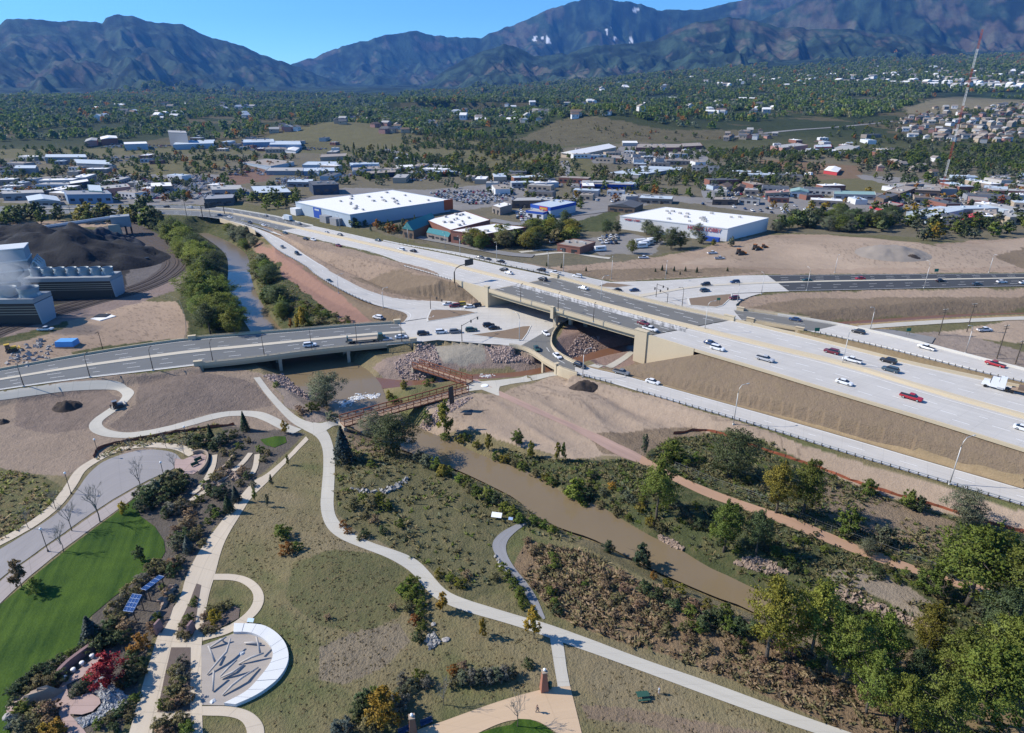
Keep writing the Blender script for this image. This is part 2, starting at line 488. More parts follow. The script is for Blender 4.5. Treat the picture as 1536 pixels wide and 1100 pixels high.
# water
ZW = -3.0
RIV_L = [(296,350),(316,362),(340,381),(343,402),(340,433),(349,462),(366,481),(380,505),(395,535),(420,560),(455,588),(491,616),(530,644),(570,662),(609,677),(670,698),(723,722),(780,751),(794,769),(839,793),(886,806),(929,829),(979,855),(1013,870),(1050,886),(1084,900),(1112,908),(1180,946),(1250,985),(1380,1050),(1480,1110),(1560,1160)]
RIV_R = [(312,350),(340,361),(361,373),(374,386),(377,425),(393,455),(406,476),(425,497),(470,520),(545,548),(572,575),(578,596),(600,620),(622,640),(683,664),(723,684),(780,703),(826,722),(847,746),(892,755),(918,769),(950,790),(989,811),(1026,827),(1063,852),(1103,868),(1124,881),(1190,905),(1260,932),(1400,978),(1536,1050),(1620,1095)]
rvL, rvR = ribbon(RIV_L, RIV_R, ZW, 160,2)
CRK_N = [(1700,474),(1536,477),(1450,480),(1350,487),(1290,491),(1240,492),(1100,505),(1000,525),(915,536),(860,552),(810,566),(760,572),(704,574),(670,577),(610,586),(575,590)]
CRK_F = [(1700,465),(1536,467),(1450,468),(1350,474),(1290,478),(1240,482),(1100,492),(1000,505),(905,518),(850,536),(800,551),(760,557),(704,558),(670,562),(610,570),(560,560)]
ZCK = [(560,-3.02),(700,-2.8),(900,-2.3),(1100,-1.6),(1300,-.9),(1700,-.6)]
ckN, ckF = ribbon(CRK_N, CRK_F, ZCK, 110,2)
ckN, ckF = .78 * ckN + .22 * ckF, .78 * ckF + .22 * ckN

# gaps where bridges span
def wp(px, z): return unp(np.array(px, float)[:, 0], np.array(px, float)[:, 1], z)
_ab = wp([(727,434),(829,416),(960,501),(1098,480.5)],10.5)
def ext(a, b, k): d = (b-a)/np.linalg.norm(b-a); return a-d*k, b+d*k
_l0, _l1 = ext(_ab[0], _ab[1],40); _r0, _r1 = ext(_ab[2], _ab[3],40)
GAP_FW = np.array([_l0, _l1, _r1, _r0])
_s = wp([(300,547.5),(290,508.6),(619,513.5),(600,485)],3)
_a0, _a1 = ext(_s[0], _s[1],30); _b0, _b1 = ext(_s[2], _s[3],30)
GAP_ST = np.array([_a0, _a1, _b1, _b0])
GAP_RM = wp([(764,530),(796,500),(838,520),(870,552),(846,572),(800,560)],3)
GAP_RR = wp([(1130,460),(1196,470),(1196,500),(1130,492)],3.3)

FILLS = [(fwN, fwF, 2.0,[GAP_FW]),(offN, offF, 1.8,[]),(stN, stF, 1.8,[GAP_ST]),(rmI, rmO, 2.0,[GAP_RM]),(rrN, rrF, 2.0,[GAP_RR]),(frN, frF, 2.2,[]),(srN, srF, 2.5,[])]

MOUNDS = [  # photo px of the middle, level, height, radius across, radius along (metres)
 (505,205,6,22,170,130),(600,212,6,12,150,110),(885,200,8,34,190,140),(960,205,8,10,160,120),
 (1310,374,4,4.5,75,34),(1260,240,6,9,120,60),(300,250,4,7,110,60),(870,246,4,8,50,60),
 (245,605,0,3.0,17,9),(120,640,0,-.8,22,12),(560,730,0,1.3,9,9),(500,860,0,1.1,13,9),(830,600,1,2.5,22,12),(300,570,1,2.0,16,8),
 (690,530,0,2.2,14,9),(1180,780,0,1.4,16,10)]

def base_h(x, y):
 r = np.hypot(x, y); az = np.degrees(np.arctan2(x, np.maximum(y, 1)))
 z = 3.0 * sstep(225,330, r)
 s = .0185 + (.058 - .0185) * sstep(-6,20, az)
 z = z + np.maximum(0, r - 850) * .004 + np.maximum(0, r - 1200) * s
 z = z + sstep(1100,2600, r) * 26 * (fbm(x, y, 900,4,5) - .5) * 2
 for px, py, zz, h, ra, rb in MOUNDS:
  c = unp(px, py, zz)
  q = ((x - c[0]) / ra) ** 2 + ((y - c[1]) / rb) ** 2
  m = q < 9
  z[m] += h * np.exp(-q[m])
 c = unp(900,618,0); k = np.exp(-(((x - c[0]) / 34) ** 2 + ((y - c[1]) / 24) ** 2)); m = k > .02   # graded soil thrown up in ridges
 z[m] += k[m] * 2.6 * (fbm(x[m] * .8 + y[m] * .6, y[m] * .35,9,4,33, True) - .62)
 z = z + (fbm(x, y, 14,4,3) - .5) * .7 * sstep(60,110, r)
 return z

def ribbon_field(x, y, A, B, pad):
 """edge distance (negative inside) and level at the closest centre-line point; only near points"""
 C = (A + B) / 2; hw = np.linalg.norm((A - B)[:, :2], axis=1) / 2
 lo = C[:, :2].min(0) - pad - hw.max(); hi = C[:, :2].max(0) + pad + hw.max()
 idx = np.nonzero((x > lo[0]) & (x < hi[0]) & (y > lo[1]) & (y < hi[1]))[0]
 X, Y = x[idx], y[idx]
 best = np.full(len(idx),1e9); lev = np.zeros(len(idx))
 for i in range(len(C) - 1):
  a, b = C[i], C[i + 1]
  r = hw[i] + pad
  sub = np.nonzero((X > min(a[0], b[0]) - r) & (X < max(a[0], b[0]) + r) & (Y > min(a[1], b[1]) - r) & (Y < max(a[1], b[1]) + r))[0]
  if not len(sub): continue
  d = b[:2] - a[:2]; L = d @ d + 1e-9
  xs, ys = X[sub], Y[sub]
  t = np.clip(((xs - a[0]) * d[0] + (ys - a[1]) * d[1]) / L, 0,1)
  ds = np.hypot(xs - a[0] - t * d[0], ys - a[1] - t * d[1]) - (hw[i] + (hw[i + 1] - hw[i]) * t)
  m = ds < best[sub]
  best[sub[m]] = ds[m]; lev[sub[m]] = (a[2] + (b[2] - a[2]) * t)[m]
 return idx, best, lev

# mountains: sky lines traced on the photo, each at its own distance
RIDGES = [  # (distance, depth in front, [(px, py of the crest)...], roughness)
 (11500,4200,[(380,120),(440,96),(480,82),(520,68),(540,62),(580,52),(600,48),(625,44),(650,53),(690,57),(720,56),(750,44),(790,28),(830,10),(862,0),(890,-4),(930,0),(960,4),(985,14),(1030,16),(1080,8),(1110,0),(1150,-10),(1250,-22),(1400,-22),(1536,-14),(1640,-10)],1.0),
 (9000,6700,[(-200,50),(-60,44),(0,37),(10,30),(28,26),(60,28),(90,31),(130,32),(154,34),(158,26),(180,20),(205,26),(230,32),(275,38),(315,55),(350,64),(400,84),(440,98),(480,112),(520,128),(545,146),(560,165)],1.0),
 (7600,5300,[(560,170),(575,152),(585,128),(605,128),(640,125),(660,110),(690,92),(720,78),(755,66),(775,70),(800,84),(850,80),(890,68),(940,66),(985,60),(1010,46),(1040,34),(1090,26),(1130,30),(1170,40),(1220,43),(1270,42),(1330,50),(1390,60),(1430,72),(1480,95),(1536,108),(1640,112)],1.0),
 (9600,3600,[(1100,44),(1150,26),(1200,2),(1250,-14),(1330,-20),(1440,-14),(1536,-6),(1640,0)],1.0),
]
def mountain_h(x, y):
 r = np.hypot(x, y); az = np.arctan2(x, np.maximum(y, 1))
 z = np.full(x.shape, -1e4)
 s_ = az * 9000 + 350 * (fbm(x, y, 1100,3,44) - .5)
 wob = fbm(s_, r * .38,720,4,40, True); fine = fbm(s_ + r * .25, r * .5,230,5,50, True)
 for dist, dep, pts, ro in RIDGES:
  p = np.array(pts, float)
  u = (p[:, 0] - CX) / F; v = (p[:, 1] - CY) / F
  dn = math.sin(PITCH) + v * math.cos(PITCH); fw = math.cos(PITCH) - v * math.sin(PITCH)
  a = np.arctan2(u, fw); el = -dn / np.hypot(u, fw)
  e = np.interp(az, a, el, left=-.2, right=-.2)
  e = e + (fbm(az * 900, az * 0 + dist, 9,3,70) - .5) * .0045
  crest = CAMH + dist * e
  t = (r - dist) / dep
  front = np.clip(1 + t, 0,1)
  fr = np.where(t < 0, front * (.22 + .78 * front), np.clip(1 - t * .5,-.5,1))
  foot = 22 + 40 * (dist < 8000) + 60 * (dist > 9500)
  h = foot + (crest - foot) * fr
  h = h - np.clip(np.minimum(-t * 7.0, front * 1.6),0,1) * (1 - wob) * (crest - foot).clip(40) * .55 - np.clip(-t * 9,.06,1) * np.clip(front * 2 - .2,0,1) * (1 - fine) * 175
  h = np.where((t < -1) | (crest < foot),-1e4, h)
  z = np.maximum(z, h)
 return z

def height(x, y):
 shp = x.shape; x = x.ravel(); y = y.ravel()
 z = base_h(x, y)
 for A, B, sl_, gaps in FILLS:
  idx, d, lev = ribbon_field(x, y, A, B, 30)
  t = lev - np.maximum(0, d - 1.0) / sl_
  off = np.zeros(len(idx), bool)
  for g in gaps: off |= inpoly(x[idx], y[idx], g)
  if A is fwN:            # beside the wing walls of the overpass the bank runs out in a ramp
   nd = (fwN[100] - fwF[100])[:2]; side = (x[idx] - (fwN[100] + fwF[100])[0] / 2) * nd[0] + (y[idx] - (fwN[100] + fwF[100])[1] / 2) * nd[1] > 0
   for a_, b_, sg, lo_, k_ in ((_ab[0], _ab[1],1,3.0,.42),(_ab[2], _ab[3],-1,-1.5,.50)):
    e = (b_ - a_) / np.linalg.norm(b_ - a_); s_ = sg * ((x[idx] - a_[0]) * -e[1] + (y[idx] - a_[1]) * e[0])
    m_ = side & (d > -6) & (s_ > 0) & (s_ < 30); t[m_] = np.minimum(t[m_], lo_ + k_ * s_[m_])
  ok = (d < 30) & ~off
  z[idx[ok]] = np.maximum(z[idx[ok]], t[ok])
 for poly in (JCT, SLIP):
  m = inpoly(x, y, poly[:, :2])
  near = np.nonzero((x > poly[:, 0].min() - 12) & (x < poly[:, 0].max() + 12) & (y > poly[:, 1].min() - 12) & (y < poly[:, 1].max() + 12) & ~m)[0]
  dd = np.full(len(near),1e9)
  for a_, b_ in zip(poly[:, :2], np.roll(poly[:, :2],-1,0)):
   v_ = b_ - a_; tt = np.clip(((x[near] - a_[0]) * v_[0] + (y[near] - a_[1]) * v_[1]) / (v_ @ v_ + 1e-9),0,1)
   dd = np.minimum(dd, np.hypot(x[near] - a_[0] - tt * v_[0], y[near] - a_[1] - tt * v_[1]))
  inner = np.zeros(len(x), bool)
  for A, B, sl_, gaps in FILLS:
   i2, d2, _ = ribbon_field(x, y, A, B, 1); inner[i2[d2 < .8]] = True
  ok = (dd < 12) & ~inner[near]; z[near[ok]] = np.minimum(z[near[ok]],2.95 + .8 * dd[ok])
  z[m] = 2.9
 # cut back anything that stands over a road
 for A, B, sl_, gaps in FILLS:
  idx, d, lev = ribbon_field(x, y, A, B, 2)
  off = np.zeros(len(idx), bool)
  for g in gaps: off |= inpoly(x[idx], y[idx], g)
  ok = (d < .8) & ~off
  z[idx[ok]] = np.minimum(z[idx[ok]], lev[ok] - .18)
  ok = (d >= .8) & (d < 2) & ~off
  z[idx[ok]] = np.minimum(z[idx[ok]], lev[ok] - .02 + (d[ok] - .8))
 # under the freeway spans: street level at one end, creek at the other
 for A, B, wl, bank, sl_ in ((ckN, ckF, -.5,1.5,1.8),(rvL, rvR, -.8,1.0,2.0)):
  idx, d, lev = ribbon_field(x, y, A, B, 16)
  t = lev + wl * np.clip(-d, 0,1) + np.maximum(0, d) / sl_
  if A is ckN:
   road = inpoly(x[idx], y[idx], JCT[:, :2]); t[road] = 1e3
  z[idx] = np.where(d < 14, np.minimum(z[idx], t), z[idx])
 far = np.hypot(x, y) > 2150
 if far.any():
  z[far] = np.maximum(z[far], mountain_h(x[far], y[far]))
 return z.reshape(shp)

AZ0, AZ1, NA = R(-58), R(58),1150
_r = [26.0]
while _r[-1] < 14000: _r.append(_r[-1] * (1.0046 if _r[-1] < 900 else 1.0075 if _r[-1] < 4300 or _r[-1] > 12200 else 1.0026))
RAD = np.array(_r); NR = len(RAD); LR = np.log(RAD)
AZS = np.linspace(AZ0, AZ1, NA)
GX = RAD[:, None] * np.sin(AZS)[None, :]; GY = RAD[:, None] * np.cos(AZS)[None, :]
GZ = height(GX, GY)

def hz(x, y):
 """ground level, read from the finished mesh"""
 x = np.asarray(x, float); y = np.asarray(y, float)
 r = np.clip(np.hypot(x, y), RAD[0], RAD[-2]); a = np.clip(np.arctan2(x, np.maximum(y, 1e-6)), AZ0, AZ1 - 1e-6)
 i = np.clip(np.searchsorted(RAD, r) - 1,0, NR - 2); fr = (r - RAD[i]) / (RAD[i + 1] - RAD[i])
 fa = (a - AZ0) / (AZ1 - AZ0) * (NA - 1); j = np.clip(fa.astype(int),0, NA - 2); fa = fa - j
 return (GZ[i, j] * (1 - fa) + GZ[i, j + 1] * fa) * (1 - fr) + (GZ[i + 1, j] * (1 - fa) + GZ[i + 1, j + 1] * fa) * fr

_TT = np.exp(np.linspace(math.log(70), math.log(13000),900))
def gp(px, py):
 """where the line of sight of a photo pixel first meets the ground: world xyz, n x 3"""
 px = np.atleast_1d(np.asarray(px, float)); py = np.atleast_1d(np.asarray(py, float))
 u = (px - CX) / F; v = (py - CY) / F
 dn = math.sin(PITCH) + v * math.cos(PITCH); fw = math.cos(PITCH) - v * math.sin(PITCH)
 X = u[:, None] * _TT; Y = fw[:, None] * _TT; Z = CAMH - dn[:, None] * _TT
 below = Z < hz(X, Y)
 k = np.where(below.any(1), below.argmax(1), len(_TT) - 1); k = np.maximum(k, 1)
 a, b = _TT[k - 1], _TT[k]
 for _ in range(14):
  m = (a + b) / 2
  bl = (CAMH - dn * m) < hz(u * m, fw * m)
  b = np.where(bl, m, b); a = np.where(bl, a, m)
 t = (a + b) / 2
 return np.column_stack([u * t, fw * t, hz(u * t, fw * t)])
def gl(pts):
 p = np.array(pts, float); return gp(p[:, 0], p[:, 1])
def g1(px, py): return gp([px],[py])[0]

# ------------------------------------------------------------------ land cover
C_PARK = (.180,.155,.082); C_PARK2 = (.120,.118,.055); C_GREEN = (.066,.078,.034); C_WEED = (.195,.138,.085)
C_DIRT = (.305,.228,.168); C_BROWN = (.205,.155,.108); C_GREY = (.225,.182,.150); C_PALE = (.335,.258,.192)
C_COAL = (.040,.038,.038); C_LOT = (.205,.195,.185); C_OLIVE = (.120,.115,.058); C_WOOD = (.036,.052,.022); C_TOWN = (.135,.122,.085)
C_RED = (.275,.165,.125); C_TAN = (.30,.215,.115)
# (colour, mottle, dry, bump, [photo outline])
COVER = [
 ((.265,.205,.155),.22,0,.9,[(-60,596),(0,588),(100,572),(225,559),(297,549),(330,545),(392,562),(425,605),(450,640),(430,650),(380,650),(280,668),(160,685),(130,700),(95,716),(50,712),(0,704),(-60,700)]),
 ((.20,.155,.125),.28,0,1,[(20,585),(150,577),(190,600),(150,640),(80,650),(20,640)]),
 ((.185,.145,.118),.28,0,1,[(200,565),(300,556),(380,575),(410,610),(310,622),(240,645),(180,648),(160,640),(200,605)]),
 (C_PARK2,.34,.6,1,[(-60,700),(0,702),(55,712),(92,735),(70,765),(30,795),(0,812),(-60,830)]),
 (C_PALE, .18,0,.5,[(620,655),(640,610),(700,588),(750,592),(830,562),(870,565),(960,590),(1050,616),(1160,650),(1280,690),(1400,725),(1536,768),(1680,800),(1680,840),(1536,800),(1440,775),(1330,745),(1230,705),(1150,660),(1075,645),(1000,655),(965,692),(900,684),(860,690),(800,672),(745,662),(700,645)]),
 (C_BROWN, .30,.1,1,[(880,655),(960,645),(1040,640),(1090,655),(1010,690),(970,692),(900,680)]),
 (C_BROWN, .18,.25,.8,[(895,568),(935,535),(955,497),(1037,518),(1136,546),(1223,572),(1400,625),(1680,705),(1680,775),(1536,735),(1400,695),(1268,656),(1160,626),(1000,581)]),
 (C_DIRT, .26,.05,1,[(392,338),(530,376),(680,413),(745,432),(740,464),(660,458),(560,444),(470,400),(398,352)]),
 (C_BROWN, .26,.05,1,[(520,415),(600,405),(690,430),(728,455),(660,453),(580,438)]),
 (C_BROWN, .2,.2,.8,[(380,350),(420,372),(500,425),(620,474),(612,488),(560,492),(480,450),(395,392),(372,366)]),
 ((.23,.175,.105),.25,.4,.8,[(1100,482),(1215,500),(1330,520),(1460,552),(1680,600),(1680,630),(1430,570),(1290,540),(1180,508),(1100,488)]),
 (C_RED, .15,0,.6,[(384,362),(400,372),(480,420),(560,484),(528,494),(500,470),(440,425),(385,382)]),
 (C_GREEN, .4,.5,1,[(345,345),(372,366),(395,385),(450,432),(500,472),(530,494),(430,502),(395,455),(376,400)]),
 (C_DIRT, .14,0,.5,[(-60,515),(0,500),(60,484),(110,462),(180,450),(268,454),(280,485),(278,512),(230,524),(100,540),(-60,575)]),
 (C_GREEN, .3,.7,1,[(-60,520),(30,497),(90,480),(112,476),(95,492),(30,512),(-60,530)]),
 (C_GREEN, .3,.6,1,[(110,528),(200,514),(275,508),(285,522),(200,528),(110,540)]),
 (C_COAL, .4,0,1,[(-60,350),(0,342),(60,336),(110,336),(155,350),(190,362),(210,400),(195,432),(160,445),(-60,480)]),
 ((.13,.118,.115),.3,0,.8,[(150,340),(200,345),(250,372),(284,400),(268,430),(215,450),(190,448),(190,400),(200,372)]),
 ((.22,.17,.15),.2,0,.6,[(-60,500),(60,470),(160,448),(230,425),(265,395),(230,365),(180,340),(185,334),(240,360),(290,400),(270,432),(200,456),(90,486),(-60,520)]),
 (C_DIRT, .2,0,.8,[(-60,340),(0,335),(90,331),(180,334),(150,342),(60,338),(-60,352)]),
 (C_GREEN, .4,.3,1,[(205,325),(330,332),(345,352),(336,366),(355,430),(375,492),(290,515),(280,485),(268,452),(292,400),(240,358)]),
 (C_DIRT, .2,.05,.5,[(770,396),(800,399),(865,412),(930,422),(1103,413),(1300,411),(1536,409),(1680,408),(1680,345),(1536,352),(1450,362),(1400,368),(1300,357),(1240,352),(1150,352),(1080,365),(1000,384),(930,392),(850,392)]),
 (C_PALE, .14,0,.5,[(1020,396),(1150,358),(1250,356),(1400,370),(1536,358),(1680,355),(1680,400),(1400,402),(1200,404)]),
 (C_BROWN, .3,.2,1,[(800,402),(900,404),(1100,402),(1150,408),(1050,415),(930,421),(860,411)]),
 (C_BROWN, .3,.3,1,[(1490,385),(1536,372),(1680,372),(1680,405),(1536,404)]),
 (C_DIRT, .22,.1,.9,[(1106,444),(1190,439),(1300,437),(1536,432),(1680,430),(1680,464),(1536,466),(1300,476),(1230,480),(1120,465),(1104,455)]),
 (C_BROWN, .25,.2,1,[(1120,462),(1200,448),(1400,446),(1680,444),(1680,466),(1536,466),(1300,478),(1230,482)]),
 (C_TAN, .25,.1,.8,[(1262,486),(1320,482),(1420,477),(1680,470),(1680,479),(1420,484),(1340,492),(1290,494)]),
 (C_PALE, .15,0,.7,[(1400,498),(1536,478),(1680,470),(1680,520),(1536,515),(1470,508)]),
 (C_GREY, .25,0,.8,[(1320,500),(1400,496),(1470,508),(1536,530),(1680,560),(1680,585),(1536,552),(1420,525)]),
 (C_WEED, .34,.25,1,[(800,880),(770,850),(790,812),(880,830),(960,870),(1060,910),(1110,925),(1200,985),(1380,1075),(1440,1110),(1300,1110),(1100,1020),(880,945),(830,922)]),
 (C_GREEN, .34,.35,1,[(745,690),(760,672),(830,690),(965,692),(1000,660),(1075,648),(1160,665),(1240,710),(1340,750),(1450,780),(1536,805),(1680,850),(1680,1200),(1500,1110),(1300,950),(1130,890),(1030,840),(960,795),(860,745)]),
 (C_BROWN, .36,.2,1,[(1235,715),(1330,748),(1440,785),(1425,830),(1350,828),(1260,785),(1215,755)]),
 ((.23,.19,.145),.25,.1,.8,[(1240,860),(1290,850),(1370,880),(1420,920),(1390,940),(1330,905),(1260,880)]),
 (C_OLIVE, .36,.4,1,[(500,690),(530,650),(610,682),(730,728),(800,775),(850,802),(790,790),(740,815),(760,880),(700,905),(640,850),(540,800),(505,770)]),
 (C_BROWN, .3,.2,1,[(505,640),(560,645),(600,672),(580,690),(520,672)]),
 (C_GREY, .25,0,1,[(400,570),(440,562),(470,590),(500,620),(515,640),(460,636),(430,610)]),
 ((.26,.20,.165),.25,0,1,[(560,550),(640,515),(740,518),(830,550),(830,560),(760,552),(690,552),(620,572),(580,575)]),
 ((.29,.26,.21),.2,0,.8,[(650,518),(725,516),(728,543),(660,545)]),
 ((.25,.175,.145),.2,0,.8,[(830,520),(860,470),(950,500),(950,545),(905,553),(850,540)]),
 (C_PARK2,.2,.4,.8,[(440,845),(500,825),(570,830),(620,862),(600,925),(540,950),(470,940),(430,900)]),
 ((.20,.165,.115),.35,.2,1,[(480,970),(540,945),(600,935),(618,962),(580,1000),(520,1025),(478,1020)]),
 (C_BROWN, .3,.3,.9,[(870,1060),(950,1062),(1060,1082),(1180,1105),(1100,1120),(960,1085),(880,1082)]),
 ((.11,.095,.08),.3,0,.8,[(200,757),(225,742),(290,700),(330,640),(420,645),(455,652),(390,712),(352,765),(322,792),(296,830),(275,868),(262,900),(240,940),(222,980),(205,1040),(180,1100),(20,1110),(14,1050),(35,1020),(75,990),(130,955),(142,918),(190,880),(228,850),(246,822),(232,790),(207,772)]),
 (C_OLIVE, .3,.5,.9,[(146,690),(170,665),(260,648),(330,636),(330,650),(280,668),(200,674)]),
 # beyond the freeway
 (C_TOWN, .3,.3,.6,[(330,300),(450,318),(620,362),(770,394),(940,392),(1080,364),(1160,350),(1300,352),(1440,362),(1680,345),(1680,300),(1500,240),(1150,232),(950,212),(850,222),(760,235),(560,232),(380,228),(-60,232),(-60,305),(200,306)]),
 (C_LOT, .2,0,.3,[(440,300),(520,282),(640,285),(720,278),(790,268),(800,300),(720,312),(640,325),(540,332),(440,308)]),
 (C_LOT, .2,0,.3,[(780,330),(800,305),(880,296),(960,290),(1100,300),(1170,296),(1320,300),(1300,318),(1160,322),(1000,300),(930,318),(880,332),(800,342)]),
 (C_LOT, .2,0,.3,[(0,268),(120,262),(330,262),(380,290),(330,308),(0,305)]),
 (C_LOT, .25,0,.3,[(860,228),(960,216),(1060,224),(1040,240),(960,246),(880,246)]),
 (C_LOT, .2,0,.3,[(840,362),(940,350),(1000,362),(980,382),(900,382)]),
 (C_LOT, .2,0,.3,[(1280,262),(1400,270),(1536,280),(1536,330),(1400,320),(1300,300)]),
 (C_OLIVE, .25,.5,.6,[(-60,224),(340,222),(420,224),(380,232),(200,232),(-60,240)]),
 (C_OLIVE, .25,.6,.6,[(170,250),(270,236),(330,232),(340,248),(270,262),(190,262)]),
 ((.17,.105,.08),.25,.3,.6,[(340,262),(380,248),(420,252),(400,272),(350,278)]),
 (C_OLIVE, .3,.5,.8,[(400,206),(470,186),(520,183),(640,205),(690,240),(650,262),(600,232),(500,214),(410,212)]),
 (C_OLIVE, .25,.5,.6,[(600,222),(700,205),(790,225),(830,240),(740,262),(660,255)]),
 ((.105,.094,.056),.45,.2,.9,[(750,214),(830,182),(890,174),(940,184),(1000,196),(1120,195),(1130,206),(1000,214),(900,214),(800,222)]),
 (C_OLIVE, .2,.4,.6,[(850,240),(885,236),(890,252),(880,272),(864,262)]),
 (C_OLIVE, .2,.5,.6,[(1210,268),(1260,262),(1340,278),(1330,290),(1220,284)]),
 ((.17,.115,.075),.2,.4,.6,[(1140,240),(1290,250),(1290,268),(1210,270),(1140,262)]),
 ((.17,.15,.095),.2,.4,.6,[(1350,160),(1440,145),(1536,150),(1536,162),(1420,172),(1360,170)]),
 (C_GREEN, .3,.2,.8,[(840,350),(920,345),(930,310),(900,322),(850,335)]),
]

def cover_at(x, y, z):
 r = np.hypot(x, y)
 n = x.size
 col = np.empty((n, 3), np.float32); mot = np.empty((n, 3), np.float32)
 col[:] = C_PARK; mot[:] = (.30,.45,.9)
 f = fbm(x, y, 26,4,15)[:, None]; col[:] = np.where(f < .5, np.array(C_PARK) + (np.array((.115,.122,.052)) - C_PARK) * sstep(.5,.34, f), np.array(C_PARK) + (np.array((.215,.178,.108)) - C_PARK) * sstep(.5,.68, f))
 m = r > 250; col[m] = C_OLIVE; mot[m] = (.3,.4,.7)
 j = .008 * r
 jx = (fbm(x, y, 9,3,21) - .5) * 2 * j + (fbm(x, y, 60,2,22) - .5) * j; jy = (fbm(x, y, 9,3,23) - .5) * 2 * j
 # towards the hills: scrub, then forest
 m = r > 1000
 f = sstep(1000,1500, r[m])[:, None]
 wood = np.array(C_WOOD)[None, :] * .85
 dry = np.array((.125,.11,.06))[None, :]
 q = (fbm(x[m], y[m],160,5,31) > .57)[:, None]
 c = np.where(q, dry * .7, wood * 1.0)
 col[m] = col[m] * (1 - f) + c * f
 mot[m] = (.45,.15,.8)
 for cc, a, b, c_, pts in COVER:
  W = gl(pts)[:, :2]
  lo, hi = W.min(0) - 20, W.max(0) + 20
  s = np.nonzero((x > lo[0]) & (x < hi[0]) & (y > lo[1]) & (y < hi[1]))[0]
  if not len(s): continue
  w_ = .03 if cc is C_TAN else 1.0; k = s[inpoly(x[s] + w_ * jx[s], y[s] + w_ * jy[s], W)]
  col[k] = cc; mot[k] = (a, b, c_)
 # mountains: pine forest, bare rock on steep and high ground
 m = r > 2000
 rock = .5 * fbm(x[m], y[m],620,4,61) + .5 * fbm(x[m], y[m],150,4,62)
 steep = np.gradient(GZ, axis=0) / np.gradient(RAD)[:, None]; st = steep.ravel()[m]
 k = (sstep(.545,.62, rock) * sstep(.35,.8, np.abs(st) + .3 * fbm(x[m], y[m],90,3,66)) * sstep(3800,5200, r[m]))[:, None] * .30
 forest = np.array((.024,.040,.026))[None, :] * (.5 + 1.15 * sstep(.32,.70, fbm(x[m], y[m],110,5,63)))[:, None]
 stone = np.array((.23,.17,.135))[None, :]
 f = sstep(2100,2900, r[m])[:, None]
 col[m] = col[m] * (1 - f) + (forest * (1 - k) + stone * k) * f
 mot[m] = (.55,0,1)
 return col, mot

def build_ground():
 x, y, z = GX.ravel(), GY.ravel(), GZ.ravel()
 col, mot = cover_at(x, y, z)
 # wheel tracks and graded streaks in the bare soil
 d = (np.abs(col - np.array(C_DIRT, np.float32)).sum(1) < .01) | (np.abs(col - np.array(C_PALE, np.float32)).sum(1) < .01) | (np.abs(col - np.array(C_GREY, np.float32)).sum(1) < .01)
 if d.any():
  wv = fbm(x[d], y[d],30,4,81); st = np.abs(np.sin(wv * 75)); tr = (st < .2) * (fbm(x[d], y[d],40,2,84) > .5)
  col[d] *= (1 - .30 * tr)[:, None]
  col[d] *= (.72 + .56 * fbm(x[d], y[d],45,4,85))[:, None]
 # old snow in the gullies of the high back mountain
 for sd, pts in enumerate(([(908,46),(918,42),(924,58),(920,62)],[(928,36),(940,38),(950,44),(958,62),(953,66),(944,52),(934,44)],[(795,58),(808,52),(822,56),(828,66),(814,64),(806,62)],[(946,13),(956,11),(960,16),(950,17)])):
  W = gl(pts)[:, :2]; k = inpoly(x, y, W) & (np.hypot(x, y) > 9000); kk = np.nonzero(k)[0]
  kk = kk[fbm(x[kk], y[kk] * .35,70,3,90 + sd) > .50]; col[kk] = (.60,.62,.65); mot[kk] = (.05,0,.3)
 idx = np.arange(NR * NA).reshape(NR, NA)
 gm, mm = ground_mat('soil and grass'), ground_mat('mountain forest', True)
 cut = int(np.searchsorted(RAD, 2600))
 def part(i0, i1, name, mat):
  ii = idx[i0:i1]; q = np.stack([ii[:-1, :-1], ii[:-1,1:], ii[1:, 1:], ii[1:, :-1]],-1).reshape(-1,4) - idx[i0,0]
  sl_ = slice(idx[i0,0], idx[i1 - 1,-1] + 1)
  V = np.column_stack([x, y, z])[sl_]
  q = q[:, ::-1]
  me = raw_mesh(name, V, np.ascontiguousarray(q), mat, smooth=True, colors={'cover': col[sl_],'mottle': mot[sl_]})
  return tag(add(name, me), kind='structure')
 part(0, cut + 1,'ground', gm)
 part(cut, NR, 'mountains', mm)
build_ground()

